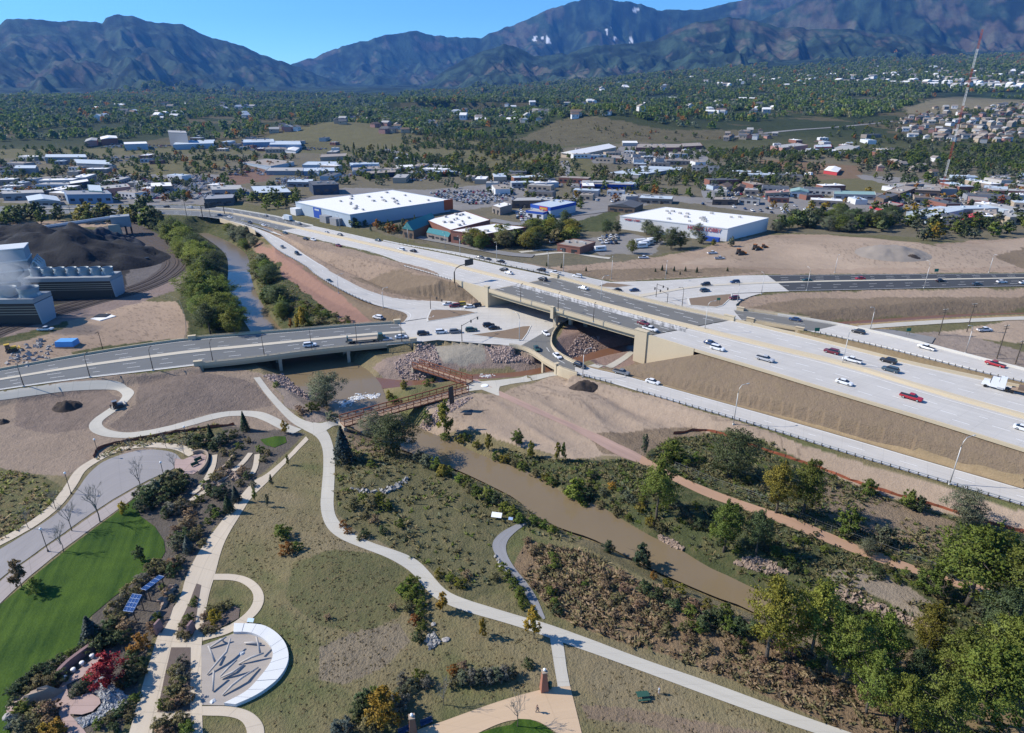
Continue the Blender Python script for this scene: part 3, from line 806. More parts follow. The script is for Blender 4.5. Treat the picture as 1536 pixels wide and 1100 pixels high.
# ------------------------------------------------------------------ roads and water
def piece(A, B, ax=None, bx=None, n=60):
 """a stretch of a ribbon between photo columns, each edge cut at its own column"""
 def cut(P, lim):
  X, _ = to_px(P[:, 0], P[:, 1], P[:, 2])
  k = np.linspace(0,1,1200); D = np.stack([np.interp(k, np.linspace(0,1, len(P)), P[:, i]) for i in range(3)],1)
  X, _ = to_px(D[:, 0], D[:, 1], D[:, 2])
  m = (X >= lim[0]) & (X <= lim[1])
  return resample(D[m], n)
 return cut(A, ax or (-1e9,1e9)), cut(B, bx or ax or (-1e9,1e9))
def strip_mesh(name, A, B, mat, dz=0.0, kind='structure', across=1, drape=None):
 n = len(A)
 u = np.r_[0, np.cumsum(np.linalg.norm(np.diff(((A + B) / 2)[:, :2], axis=0), axis=1))]
 V = []; UV = []
 for k in range(across + 1):
  t = k / across
  P = A * (1 - t) + B * t
  if drape is not None: P = np.column_stack([P[:, :2], hz(P[:, 0], P[:, 1]) + drape])
  V.append(P + np.array([0,0, dz])); UV.append(np.column_stack([u, np.linalg.norm((B - A)[:, :2], axis=1) * t]))
 V = np.stack(V, 1).reshape(-1,3); UV = np.stack(UV, 1).reshape(-1,2)
 k = across + 1
 i = np.arange((n - 1) * k).reshape(n - 1, k)[:, :-1].ravel()
 q = np.stack([i, i + k, i + k + 1, i + 1],1)
 a, b, c = V[q[0][0]], V[q[0][1]], V[q[0][2]]
 if np.cross(b - a, c - b)[2] < 0: q = q[:, ::-1]
 me = raw_mesh(name, V, np.ascontiguousarray(q), mat, smooth=True, uv=UV)
 o = add(name, me)
 if kind: tag(o, kind=kind)
 return o
def sheet(name, poly, mat, z=None, drape=None, kind='structure', step=None):
 """a flat or draped sheet inside an outline (world xyz); draped sheets are cut into a grid"""
 poly = np.asarray(poly, float)
 import mathutils
 if drape is None:
  zz = poly[:, 2] if z is None else np.full(len(poly), z)
  V = np.column_stack([poly[:, :2], zz]); P2 = poly
  tri = mathutils.geometry.tessellate_polygon([[Vector((p[0], p[1],0)) for p in poly]])
  T = np.array(tri, int)
 else:
  lo, hi = poly[:, :2].min(0), poly[:, :2].max(0)
  st = step or max((hi - lo).max() / 60,.5)
  gx, gy = np.meshgrid(np.arange(lo[0] + st / 2, hi[0], st), np.arange(lo[1] + st / 2, hi[1], st))
  ins = inpoly(gx.ravel(), gy.ravel(), poly)
  bd = []
  for a, b in zip(poly, np.roll(poly, -1,0)):
   k = max(1, int(np.linalg.norm((b - a)[:2]) / st))
   for t in range(k): bd.append(a[:2] + (b - a)[:2] * t / k)
  bd = np.array(bd); gi = np.column_stack([gx.ravel()[ins], gy.ravel()[ins]])
  dm = np.array([np.min(np.hypot(*(bd - g).T)) for g in gi]) if len(gi) else np.zeros(0)
  gi = gi[dm > st * .4] if len(gi) else gi
  pts = [Vector(p) for p in np.vstack([bd, gi])] if len(gi) else [Vector(p) for p in bd]
  nb = len(bd)
  res = mathutils.geometry.delaunay_2d_cdt(pts, [(i, (i + 1) % nb) for i in range(nb)],[list(range(nb))],1,1e-4)
  XY = np.array([(v.x, v.y) for v in res[0]]); T = res[2]
  V = np.column_stack([XY, hz(XY[:, 0], XY[:, 1]) + drape])
 F2 = []
 for t in T:
  a, b, c = V[t[0]], V[t[1]], V[t[2]]
  F2.append(tuple(t) if np.cross(b - a, c - a)[2] > 0 else tuple(t)[::-1])
 me = raw_mesh(name, V, F2, mat, uv=V[:, :2], smooth=drape is not None)
 o = add(name, me)
 if kind: tag(o, kind=kind)
 return o
def mid(A, B, t): return A * (1 - t) + B * t

M_CONC = road_mat('new concrete road',(.475,.455,.42),.055,.17)
M_ASPH = road_mat('asphalt road',(.135,.14,.14),0,.16)
M_DECK = road_mat('bridge deck asphalt',(.150,.148,.138),0,.16)
M_NEWA = road_mat('fresh asphalt',(.055,.057,.060),0,.14)
M_TRAIL = road_mat('trail concrete',(.45,.425,.365),.09,.09, lane=50)
M_PARKR = road_mat('park road concrete',(.27,.255,.25),.05,.12)
M_PAINT = pm('road paint',(.78,.78,.76),.7,.1,2)
M_YEL = pm('yellow road paint',(.62,.44,.08),.7,.1,2)
M_DUST, _n, _b = _new('dusty shoulder')
_uv = N(_n, 'ShaderNodeUVMap'); _uv.uv_map = 'UVMap'; _mp = N(_n, 'ShaderNodeMapping'); _mp.inputs['Scale'].default_value = (.55,.10,1); _n.links.new(_uv.outputs[0], _mp.inputs['Vector'])
_t = N(_n, 'ShaderNodeTexNoise', Scale=1.0, Detail=6.0, Roughness=.7); _n.links.new(_mp.outputs[0], _t.inputs['Vector'])
_n.links.new(mixc(_n, math_node(_n, 'MULTIPLY', math_node(_n, 'SUBTRACT', _t.outputs[0],.40),6.0, True),(.16,.158,.15),(.50,.49,.47)), _b.inputs['Base Color']); _b.inputs['Roughness'].default_value = .9
M_BEIGE = pm('tan concrete',(.52,.44,.31),.85,.10,.5, world=True)
M_TANP = pm('tan apron',(.50,.45,.36),.9,.10,.3, world=True)
M_WHITEC = pm('pale concrete kerb',(.55,.54,.50),.85,.10,.5, world=True)
M_STEEL = pm('galvanised rail',(.50,.51,.52),.5,.12,2, metal=.4)
M_POST = pm('dark timber post',(.06,.05,.04),.9,.2,4)

# freeway: old asphalt, concrete, deck, concrete
a, b = piece(fwN, fwF, (-1e9,404),(-1e9,470)); strip_mesh('freeway', a, b, M_ASPH)
a, b = piece(fwN, fwF, (404,733),(470,833)); strip_mesh('freeway', a, b, M_CONC)
a, b = piece(fwN, fwF, (733,968),(833,1094)); strip_mesh('freeway', a, b, M_DECK)
a, b = piece(fwN, fwF, (968,1e9),(1094,1e9)); strip_mesh('freeway', a, b, M_CONC)
# off ramp, street, on ramps
strip_mesh('exit_ramp', offN, offF, M_CONC, .03)
strip_mesh('street', stN, stF, M_ASPH)
a, b = piece(rmI, rmO, (823,862),(777,862)); strip_mesh('entrance_ramp', a, b, M_DECK, .02)
a, b = piece(rmI, rmO, (862,1e9)); strip_mesh('entrance_ramp', a, b, M_CONC, .02)
a, b = piece(rrN, rrF, (-1e9,1113),(-1e9,1100),40); strip_mesh('entrance_ramp', a, b, M_CONC, .012)
a, b = piece(rrN, rrF, (1113,1215),(1100,1258),40); strip_mesh('entrance_ramp', a, b, M_DECK, .012)
a, b = piece(rrN, rrF, (1215,1e9),(1258,1e9),40); strip_mesh('entrance_ramp', a, b, M_CONC, .012)
strip_mesh('entrance_ramp', frN, frF, M_CONC, .02)
a, b = piece(srN, srF, (-1e9,1184),(-1e9,1151),40); strip_mesh('street', a, b, M_CONC)
a, b = piece(srN, srF, (1184,1e9),(1151,1e9),40); strip_mesh('street', a, b, M_NEWA)
sheet('junction_pavement', JCT, M_CONC)
sheet('junction_pavement', SLIP, M_CONC)

def paint_line(name, P, wdt=.18, dz=.03, dash=None, mat=None):
 """a painted line along a path: solid, or dashes (on, off)"""
 L = plen(P); n = max(2, int(L / 2.0)); Q = resample(P, n)
 d = np.gradient(Q[:, :2], axis=0); d /= np.linalg.norm(d, axis=1)[:, None] + 1e-9
 nn = np.column_stack([-d[:, 1], d[:, 0], np.zeros(n)]) * wdt / 2
 A, B = Q + nn, Q - nn
 V = np.stack([A, B],1).reshape(-1,3) + np.array([0,0, dz])
 i = np.arange(n - 1) * 2; q = np.stack([i, i + 1, i + 3, i + 2],1)
 if dash:
  s = np.arange(n - 1) * (L / (n - 1)); q = q[(s % sum(dash)) < dash[0]]
  if not len(q): return
 a, b, c = V[q[0][0]], V[q[0][1]], V[q[0][2]]
 if np.cross(b - a, c - b)[2] < 0: q = q[:, ::-1]
 return tag(add(name, raw_mesh(name, V, np.ascontiguousarray(q), mat or M_PAINT)), kind='structure')
for t, dash in ((.035, None),(.14,(3.5,9)),(.225,(3.5,9)),(.31,(3.5,9)),(.43, None)):
 paint_line('lane_marking', mid(fwN, fwM, t * 2),.22,.03, dash)
 paint_line('lane_marking', mid(fwF, fwM, t * 2),.22,.03, dash)
for t, dash in ((.06, None),(.5,(3,9)),(.92, None)):
 paint_line('lane_marking', mid(rmI, rmO, t)[12:],.18,.05, dash)
 paint_line('lane_marking', mid(offN, offF, t),.18,.06, dash)
 paint_line('lane_marking', mid(rrN, rrF, t),.18,.05, dash)
 paint_line('lane_marking', mid(frN, frF, t),.18,.05, dash)
for t, dash in ((.05, None),(.2,(3,8)),(.36,(3,8)),(.62,(3,8)),(.78,(3,8)),(.95, None)):
 paint_line('lane_marking', mid(stN, stF, t),.18,.03, dash)
for t, dash in ((.06, None),(.35,(3,6)),(.65,(3,6))):
 paint_line('lane_marking', mid(srN, srM, t),.2,.03, dash)
 paint_line('lane_marking', mid(srF, srM, t),.2,.03, dash)
def dusty(A, B, t0, t1, dz):
 strip_mesh('freeway_shoulder', mid(A, B, t0), mid(A, B, t1), M_DUST, dz)
_a, _b = piece(fwM, fwN, (755,1030),(755,1030),60)
dusty(_a, _b, .07,.30,.02)
# median of the street, raised and pale; aprons along the freeway
def slab(name, A, B, h, mat, dz=0.0):
 """a raised strip: a step of height h with closed sides"""
 n = len(A); z = np.array([0,0,1.0])
 V = np.stack([A + z * (dz - .05), A + z * (dz + h), B + z * (dz + h), B + z * (dz - .05)],1).reshape(-1,3)
 q = [(i * 4 + j, i * 4 + j + 1, i * 4 + j + 5, i * 4 + j + 4) for i in range(n - 1) for j in range(3)]
 q += [(0,1,2,3), tuple((n - 1) * 4 + j for j in (3,2,1,0))]
 a, b, c = (V[k] for k in q[1][:3])
 if np.cross(b - a, c - b)[2] < 0: q = [f[::-1] for f in q]
 return tag(add(name, raw_mesh(name, V, q, mat)), kind='structure')
slab('street_median', mid(stN, stF, .46), mid(stN, stF, .56),.16, M_TANP)
slab('street_median', mid(srM, srF, -.05)[6:], mid(srM, srF, .12)[6:],.16, M_TANP)
for k, (A, B) in enumerate(((fwN, fwM),(fwF, fwM))):
 a, b = piece(A, B, (404,1e9) if k == 0 else (460,1e9), None, 90)
 strip_mesh('freeway_shoulder', mid(a, b, .0), mid(a, b, .03), M_TANP, .015)
 strip_mesh('freeway_shoulder', mid(a, b, .93), mid(a, b, .985), M_TANP, .015)

# traffic islands of bare soil inside kerbs
M_ISLE = pm('island soil',(.20,.145,.10),.95,.2,.4, world=True, bump=.4)
def island(pts, z=3.0):
 P = edge(pts, z)[:, :2]
 c = P.mean(0); Q = c + (P - c) * .94
 rim = [tuple(p) for p in P]; inn = [tuple(p) for p in Q]; n = len(P)
 V = [(x, y, z) for x, y in rim] + [(x, y, z + .15) for x, y in rim] + [(x, y, z + .15) for x, y in inn] + [(x, y, z + .13) for x, y in inn]
 f = [(i, (i + 1) % n, n + (i + 1) % n, n + i) for i in range(n)] + [(n + i, n + (i + 1) % n, 2 * n + (i + 1) % n, 2 * n + i) for i in range(n)]
 area = sum(P[i][0] * P[(i + 1) % n][1] - P[(i + 1) % n][0] * P[i][1] for i in range(n))
 if area < 0: f = [t[::-1] for t in f]
 tag(add('traffic_island_kerb', raw_mesh('traffic_island_kerb', V, f, M_WHITEC)), kind='structure')
 sheet('traffic_island', np.column_stack([Q, np.full(n, z + .14)]), M_ISLE)
island([(646,464.5),(700,466),(716,469),(690,475),(641,482.5),(640,478)])
island([(703,503),(755,496),(786,489.5),(797,489),(792,500),(784,511),(755,509)])
island([(1031,448),(1065,444),(1098,441),(1098,446),(1084,459),(1074,461.5),(1034,458.5)])
island([(887,424.5),(920,425),(950,428.5),(925,432),(899,430.5)])

# water
M_RIVER = water_mat('muddy river',(.195,.148,.088),.11,.14)
M_UPR = water_mat('upstream river',(.17,.135,.09),.28,.2)
M_CREEK = water_mat('red creek',(.17,.088,.056),.2,.10)
strip_mesh('river', rvL[40:], rvR[40:], M_RIVER, across=6)
strip_mesh('river', rvL[:41], rvR[:41], M_UPR, across=6)
strip_mesh('creek', ckN, ckF, M_CREEK, .0, across=4)

# ------------------------------------------------------------------ things: an Empty at the base, parts below it
class Thing:
 def __init__(s, name, base, label, cat, group=None):
  s.b = np.array(base, float)
  s.o = empty(name, tuple(s.b),0, label, cat, group)
 def part(s, name, mb, mats, smooth=False, parent=None, label=None):
  """mb in world coordinates"""
  V = np.vstack(mb.v) - s.b
  o = add(name, raw_mesh(name, V, mb.f, mats, mb.m, smooth), parent or s.o)
  if label: o['label'] = label
  return o
 def copies(s, name, me, spots, parent=None):
  """the same part at many places: spots of (x, y, z, turn) in world coordinates"""
  for x, y, z, rz in spots:
   o = add(name, me, parent or s.o)
   o.location = (x - s.b[0], y - s.b[1], z - s.b[2]); o.rotation_euler = (0,0, rz)
def one(name, mb, mats, base, label, cat, group=None, smooth=False):
 V = np.vstack(mb.v) - np.array(base, float)
 o = add(name, raw_mesh(name, V, mb.f, mats, mb.m, smooth)); o.location = tuple(base)
 return tag(o, label, cat, group)

M_RUST = pm('weathering steel',(.20,.075,.040),.8,.25,1.2)
M_DKMET = pm('dark metal',(.045,.047,.05),.5,.15,3, metal=.3)
M_WOOD = pm('deck boards',(.33,.24,.17),.9,.2,1.5)
M_GIRD = pm('girder concrete',(.45,.38,.265),.85,.12,.4, world=True)
M_ABUT = pm('abutment concrete',(.42,.36,.27),.88,.12,.4, world=True)  # abutment and pier concrete, slightly darker than the parapets

JERSEY = [(-.30,0),(-.30,.08),(-.14,.35),(-.10,.95),(.10,.95),(.14,.35),(.30,.08),(.30,0)]
def wallprof(wd, h, h0=0.0): return [(-wd/2, h0),(-wd/2, h),(wd/2, h),(wd/2, h0)]
def barrier(path, label, prof=JERSEY, mat=None, name='concrete_barrier', cat='barrier', group=None):
 m = MB(); m.sweep(path, prof)
 return one(name, m, mat or M_BEIGE, path[len(path)//2], label, cat, group)
a, b = piece(fwN, fwF, (1040,1e9),(1094,1e9),80)
barrier(a, 'tan concrete barrier along the freeway edge above the dry embankment and ramp', wallprof(.5,.95))
barrier(b, 'tan concrete barrier along the freeway side that faces the narrow dirt strip', wallprof(.4,.9))
_m = resample(fwM, 240)
barrier(_m[20:],'long tan concrete median barrier down the middle of the freeway',[(-1.0,0),(-.85,.85),(.85,.85),(1.0,0)])
a, b = piece(fwN, fwF, (250,404),(1e9 * -1,470),50)
barrier(mid(b, b, 0)[8:],'pale roadside barrier on the far side of the old asphalt freeway bend', wallprof(.35,.6), M_WHITEC)

_post = MB().box((0,0,.36),(.20,.20,.86)).mesh('post', M_POST)
_rail = [(-.05,.48),(-.07,.58),(-.03,.65),(-.07,.72),(-.05,.82),(.03,.82),(0,.65),(.03,.48)]
def guardrail(path, label, step=2.0, group=None, rail=M_STEEL, most=96):
 L = plen(path); n = min(most, max(3, int(L / step)))
 Q = resample(path, n)
 t = Thing('guardrail', Q[n // 2], label, 'guardrail', group)
 m = MB(); m.sweep(resample(path, max(12, n)), _rail); t.part('rail', m, rail)
 d = np.gradient(Q[:, :2], axis=0)
 t.copies('post', _post, [(Q[i][0], Q[i][1], Q[i][2], math.atan2(d[i][1], d[i][0])) for i in range(n)])
 return t
up = np.array([0,0,.02])
a, b = piece(rmI, rmO, None, (955,1e9),80); guardrail(b + up, 'steel guardrail on dark posts beside the long ramp above the dirt bank')
a, b = piece(rmI, rmO, None, (853,917),30); guardrail(b + up, 'short white guardrail at the foot of the curved ramp bridge',1.6)
guardrail(offN[18:80] + up, 'guardrail on the river side of the curving exit ramp',2.6)
a, b = piece(fwN, fwF, (606,700), None, 40); guardrail(a + up, 'guardrail at the freeway edge leading up to the overpass',2.0)
a, b = piece(rrN, rrF, (1222,1e9), None, 60); guardrail(a + up, 'guardrail along the far ramp above the narrow dirt strip',2.0)
guardrail(mid(frN, fwF[0],0)[6:52] + up, 'dark guardrail between the far ramp and the freeway',3.2)
barrier(mid(rrN, rrF, .985)[22:],'white topped wall along the outer side of the far ramp', wallprof(.35,.8), M_WHITEC)
_w = MB(); _w.sweep(offN[:22], wallprof(.5,.9,-2.2)); one('retaining_wall', _w, M_BEIGE, offN[10],'tan retaining wall under the start of the exit ramp by the river trees','wall')

# ---- bridges
def span(t, A, B, deck=.5, gird=1.5, n_g=6, over=.5, h_par=1.0, par=('near','far'), soffit=True):
 d = (B - A)[:, :2]; d = d / np.linalg.norm(d, axis=1)[:, None]; d3 = np.column_stack([d, np.zeros(len(d))])
 A2, B2 = A - d3 * over, B + d3 * over
 z = np.array([0,0,1.0]); n = len(A)
 V = np.stack([A2 - z * .06, B2 - z * .06, B2 - z * deck, A2 - z * deck],1).reshape(-1,3)
 q = [(i*4+j, i*4+(j+1) % 4, i*4+4+(j+1) % 4, i*4+4+j) for i in range(n-1) for j in range(4)] + [(0,1,2,3), tuple((n-1)*4+k for k in (3,2,1,0))]
 m = MB(); m.put(V, q); t.part('deck', m, M_GIRD)
 for k in range(n_g):
  f = .02 + .96 * k / (n_g - 1)
  m = MB(); m.sweep(mid(A, B, f) - z * deck, [(-.3,-gird),(-.3,.02),(.3,.02),(.3,-gird)]); t.part('girder', m, M_GIRD)
 for w, P in (('near', A2 + d3 * .22),('far', B2 - d3 * .22)):
  if w in par:
   m = MB(); m.sweep(P, wallprof(.42, h_par, -.55)); o = t.part('parapet', m, M_BEIGE)
   r = MB(); r.sweep(P, wallprof(.14, h_par + .38, h_par + .24)); t.part('hand_rail', r, M_BEIGE, parent=o)
   s = [(P[i][0], P[i][1], P[i][2] + h_par, 0) for i in range(0, n, 3)]
   mm = MB()
   for x, y, zz, _ in s: mm.box((x, y, zz + .12),(.12,.12,.26))
   t.part('rail_support', mm, M_BEIGE, parent=o)
def vwall(p, q, z0, z1, th=.8):
 p = np.array(p[:2]); q = np.array(q[:2]); d = (q - p) / np.linalg.norm(q - p)
 c = (p + q) / 2; L = np.linalg.norm(q - p)
 return MB().box((c[0], c[1],(z0 + z1) / 2),(L, th, z1 - z0), math.atan2(d[1], d[0]))
def endpost(t, p, z0, z1, rz, size=(2.4,1.4)):
 m = MB(); m.box((p[0], p[1],(z0 + z1) / 2),(*size, z1 - z0), rz)
 o = t.part('end_post', m, M_BEIGE)
 c = MB(); c.box((p[0], p[1], z1 + .12),(size[0] + .3, size[1] + .3,.24), rz); t.part('cap', c, M_BEIGE, parent=o)

A, B = piece(fwN, fwF, (731,962),(831,1096),40)
t = Thing('freeway_bridge',(*((A[20] + B[20])[:2] / 2),3.0),'wide tan concrete overpass carrying the freeway over the street and red creek','bridge')
span(t, A, B, .6,1.5,8)
dirs = math.atan2(*(A[-1] - A[0])[1::-1])
for p, q, z0 in ((A[0], B[0],1.5),(A[-1], B[-1],-3.5)):
 t.part('abutment', vwall(p, q, z0,9.7,1.2), M_ABUT)
endpost(t, A[0] + [-.4,.2,0],1.5,12.2, dirs); endpost(t, A[-1] + [.6,-.3,0],-3.2,12.2, dirs, (5.0,1.8))
endpost(t, B[0],2,12.0, dirs, (4.5,1.0)); endpost(t, B[-1],2,12.0, dirs, (4.0,1.0))
k = 19
t.part('pier_cap', vwall(A[k] + (A[k] - B[k]) * .012, B[k],7.5,8.5,1.4), M_ABUT)
endpost(t, A[k] + (A[k] - B[k]) * .02,7.0,11.8, dirs, (1.5,1.0))
for f in (.02,.22,.42,.62,.82,.98):
 c = mid(A[k], B[k], f); m = MB(); m.box((c[0], c[1],2.4),(1.5,1.1,10.2), dirs); t.part('pier_column', m, M_ABUT)
a, _ = piece(fwN, fwF, (957,1042), None, 24); m = MB(); m.sweep(a + [.25,-.3,0],[(-.25,-13.0),(-.25,.95),(.25,.95),(.25,-13.0)]); t.part('wing_wall', m, M_BEIGE)
a, _ = piece(fwN, fwF, (678,733), None, 20); m = MB(); m.sweep(a + [-.1,-.3,0],[(-.25,-9),(-.25,.95),(.25,.95),(.25,-9)]); t.part('wing_wall', m, M_BEIGE)
_, a = piece(fwN, fwF, None, (1094,1130),12); m = MB(); m.sweep(a, [(-.25,-8),(-.25,.9),(.25,.9),(.25,-8)]); t.part('wing_wall', m, M_BEIGE)

A, B = piece(stN, stF, (297,621),(288,604),60)
t = Thing('road_bridge',(*((A[30] + B[30])[:2] / 2),-3),'long low road bridge with tan parapets carrying the street over the muddy river','bridge')
span(t, A, B, .5,1.1,6,.5,.8)
ds = math.atan2(*(A[-1] - A[0])[1::-1])
for p, q in ((A[0], B[0]),(A[-1], B[-1])): t.part('abutment', vwall(p, q, -4,2.4,1.2), M_ABUT)
for p in (A[0], A[-1], B[0], B[-1]): endpost(t, p, -2.0,4.4, ds, (2.6,1.2))
for k in (21,40):
 m = vwall(A[k], B[k],.6,1.4,1.2); pr = t.part('pier_cap', m, M_ABUT)
 for f in (.03,.35,.65,.97):
  c = mid(A[k], B[k], f); m = MB(); m.box((c[0], c[1],-2.0),(1.1,1.1,5.4), ds); t.part('pier_column', m, M_ABUT)
a, b = piece(stN, stF, (-1e9,296),(-1e9,288),40)
barrier(b, 'low pale parapet along the far side of the street above the rubble yard', wallprof(.4,.8))
strip_mesh('pavement_edge', a, mid(a, b, .035), M_WHITEC, .02)

A, B = piece(rmI, rmO, (826,866),(764,866),40)
t = Thing('ramp_bridge',(*((A[20] + B[20])[:2] / 2),-2),'small curved tan ramp bridge over the red creek beside the dirt field','bridge')
a2, b2 = piece(rmI, rmO, (826,866),(758,866),40)
span(t, A, B, .5,1.0,4,.4,.8)
for k, f in ((10,.5),(10,.95),(20,.5),(20,.96)):
 c = mid(A[k], B[k], f); m = MB(); m.box((c[0], c[1],-.6),(1.0,1.0,6),.5); t.part('pier_column', m, M_BEIGE)
t.part('abutment', vwall(A[30], B[30],-2.5,2.3,1.0), M_ABUT); t.part('abutment', vwall(A[1], B[1],-2.5,2.3,1.0), M_ABUT)
m = MB(); m.sweep(B[29:] + [0,-.5,0],[(-.25,-5.5),(-.25,.6),(.25,.6),(.25,-5.5)]); t.part('wing_wall', m, M_BEIGE)
endpost(t, B[29],-2,4.2,.6,(1.4,1.0))
barrier(rmI[8:30] + [0,0,.02],'curved pale concrete kerb wall on the inside of the curved ramp', wallprof(.45,.8))

A, B = piece(rrN, rrF, (1125,1200),(1110,1215),30)
t = Thing('creek_bridge',(*((A[15] + B[15])[:2] / 2),0),'low tan bridge carrying the far ramp over the red creek behind the freeway','bridge')
span(t, A, B, .5,.9,4,.4,.8)
for k in (0,-1): t.part('abutment', vwall(A[k], B[k],-2.5,2.8,1.0), M_ABUT)
for p in (A[0], A[-1], B[0]): endpost(t, p, -1.5,4.6, math.atan2(*(A[-1] - A[0])[1::-1]),(3.0,1.0))

# ---- footbridges of rusty steel
def footbridge(pa, pb, wid, z, label, h=2.1, bay=2.4, n_side=1):
 a = np.array([*unp(pa[0], pa[1], z), z]); b = np.array([*unp(pb[0], pb[1], z), z])
 d = (b - a)[:2]; L = np.linalg.norm(d); d = d / L; nn = np.array([-d[1], d[0],0]); rz = math.atan2(d[1], d[0])
 t = Thing('footbridge',(a + b) / 2 * [1,1,0] + [0,0,-2], label, 'bridge')
 c = (a + b) / 2 + nn * wid / 2
 m = MB(); m.box((c[0], c[1], z + .05),(L, wid, .14), rz); t.part('deck', m, M_WOOD)
 nb = max(3, int(L / bay)); pm_ = MB().box((0,0, h / 2),(.19,.19, h)).mesh('post', M_RUST)
 for s in (0, wid):
  o = a + nn * s; c = (a + b) / 2 + nn * s
  for nm, zz, th in (('bottom_chord',-.12,.36),('top_chord', h, .28),('middle_rail', h * .5,.17)):
   m = MB(); m.box((c[0], c[1], z + zz),(L + .15, th, th), rz); t.part(nm, m, M_RUST)
  t.copies('post', pm_, [(*(o[:2] + d * L * i / nb), z, rz) for i in range(nb + 1)])
  m = MB()
  for i in range(nb):
   p = o + np.array([*d, 0]) * (L * i / nb); q = o + np.array([*d, 0]) * (L * (i + 1) / nb)
   m.tube([p + [0,0,0], q + [0,0, h * .5]],.05,4);
  for k in range(1,4):
   m.box((c[0], c[1], z + h * .5 * k / 4),(L, .03,.03), rz)
  t.part('lattice', m, M_RUST)
 m = MB()
 for i in range(nb + 1):
  p = o * 0 + a + np.array([*d, 0]) * (L * i / nb) + nn * wid / 2
  m.box((p[0], p[1], z - .1),(.14, wid, .18), rz)
 t.part('cross_beam', m, M_RUST)
 for e in (a, b):
  c = e + nn * wid / 2; m = MB(); m.box((c[0], c[1], z - 1.8),(1.0, wid + .8,3.2), rz); t.part('abutment', m, M_ABUT)
 return t
footbridge((517,640),(703,588),3.6,0.6,'long rusty steel footbridge across the muddy river',2.2)
footbridge((619,551),(699,577),3.4,0.6,'shorter rusty steel footbridge over the red creek',1.9)

# ------------------------------------------------------------------ paths and park ground
M_TANPATH = road_mat('tan paving',(.50,.43,.335),.10,.09, lane=3.0)
M_PLAZA = road_mat('tan plaza',(.50,.37,.245),.05,.10, lane=6.0)
M_PINK = road_mat('pink flagstone',(.38,.28,.25),.12,.12, lane=2.5)
M_GRAVELP = road_mat('grey gravel path',(.235,.235,.24),0,.2)
M_REDP = road_mat('red dirt path',(.37,.235,.155),0,.14)
M_PINKP = road_mat('pink gravel track',(.345,.235,.19),0,.2)
M_SAND = road_mat('play sand',(.34,.305,.27),0,.12)
M_COBBLE = pm('river stones',(.28,.29,.30),.9,.45,2.5, world=True, bump=1.0)
M_MULCH = pm('bark mulch',(.135,.105,.088),.95,.25,1.2, world=True, bump=.5)
def lawn_mat():
 m, n, b = _new('mown lawn')
 pos = N(n, 'ShaderNodeNewGeometry').outputs['Position']
 mp = N(n, 'ShaderNodeMapping'); mp.vector_type = 'TEXTURE'; mp.inputs['Rotation'].default_value = (0,0, R(107)); mp.inputs['Scale'].default_value = (26,1.5,1)
 n.links.new(pos, mp.inputs['Vector'])
 n1 = N(n, 'ShaderNodeTexNoise', Scale=1.0, Detail=4.0); n.links.new(mp.outputs[0], n1.inputs['Vector'])
 n2 = N(n, 'ShaderNodeTexNoise', Scale=.15, Detail=5.0); n.links.new(pos, n2.inputs['Vector'])
 n3 = N(n, 'ShaderNodeTexNoise', Scale=3.0, Detail=3.0); n.links.new(pos, n3.inputs['Vector'])
 f = math_node(n, 'ADD', math_node(n, 'ADD', math_node(n, 'MULTIPLY', n1.outputs[0],.6), math_node(n, 'MULTIPLY', n2.outputs[0],.5)), math_node(n, 'MULTIPLY', n3.outputs[0],.3))
 f = math_node(n, 'ADD', math_node(n, 'MULTIPLY', math_node(n, 'SUBTRACT', f, .7),2.6),.5, True)
 n.links.new(mixc(n, f, (.016,.046,.006),(.066,.116,.014)), b.inputs['Base Color'])
 b.inputs['Roughness'].default_value = .9; b.inputs['Specular IOR Level'].default_value = .15
 bp = N(n, 'ShaderNodeBump', Strength=.6, Distance=.2); n.links.new(n3.outputs[0], bp.inputs['Height']); n.links.new(bp.outputs[0], b.inputs['Normal'])
 return m
M_LAWN = lawn_mat()

def path_sheet(name, l, r, mat, n=80, lift=.09):
 A = resample(smooth_line(gl(l),2), n); B = resample(smooth_line(gl(r),2), n)
 return strip_mesh(name, A, B, mat, across=5, drape=lift)
def path_mid(name, pts, wid, mat, n=120, lift=.09):
 C = resample(smooth_line(gl(pts),2), n); d = np.gradient(C[:, :2], axis=0); d /= np.linalg.norm(d, axis=1)[:, None]
 nn = np.column_stack([-d[:, 1], d[:, 0], np.zeros(n)]) * wid / 2
 return strip_mesh(name, C + nn, C - nn, mat, across=4, drape=lift)
path_sheet('trail',[(380,567),(406,602),(433,632),(455,645),(474,654),(484,670),(485.5,698),(482,738),(480,764),(488,790.5),(506.6,808),(543.5,823),(588,840),(617,857.5),(638,884),(654,900),(696,918),(780,941),(839,963),(939,998.5),(1023.7,1030),(1160,1080),(1240,1106),(1330,1140)],
           [(390,566),(414,597),(446,628),(475,636),(492,646),(501,672),(502.6,698),(501,738),(500,764),(506.6,782),(527.7,801),(559,815.5),(601.5,829),(625,839),(646,860),(665,884),(691,898),(780,925),(818,935),(870.7,953.7),(971,992),(1050,1018),(1160,1059),(1290,1105),(1400,1140)], M_TRAIL, 140)
path_sheet('trail',[(470,654),(483,650),(500,640),(512,637.5),(522,638)],[(470,634),(482,636),(496,633),(508,627),(512,625)], M_TRAIL, 16,.10)
path_mid('trail',[(-60,600),(0,594),(53,586),(105,579.5),(158,577),(184,581),(195,591.4),(186,603),(169,615),(150,627),(141,637.6),(150,648),(174,653.4),(200,653.4),(237,647),(277,637.6),(316,625.7),(350,620),(382,620.4),(404,628),(427,641),(446,648)],3.4, M_TRAIL)
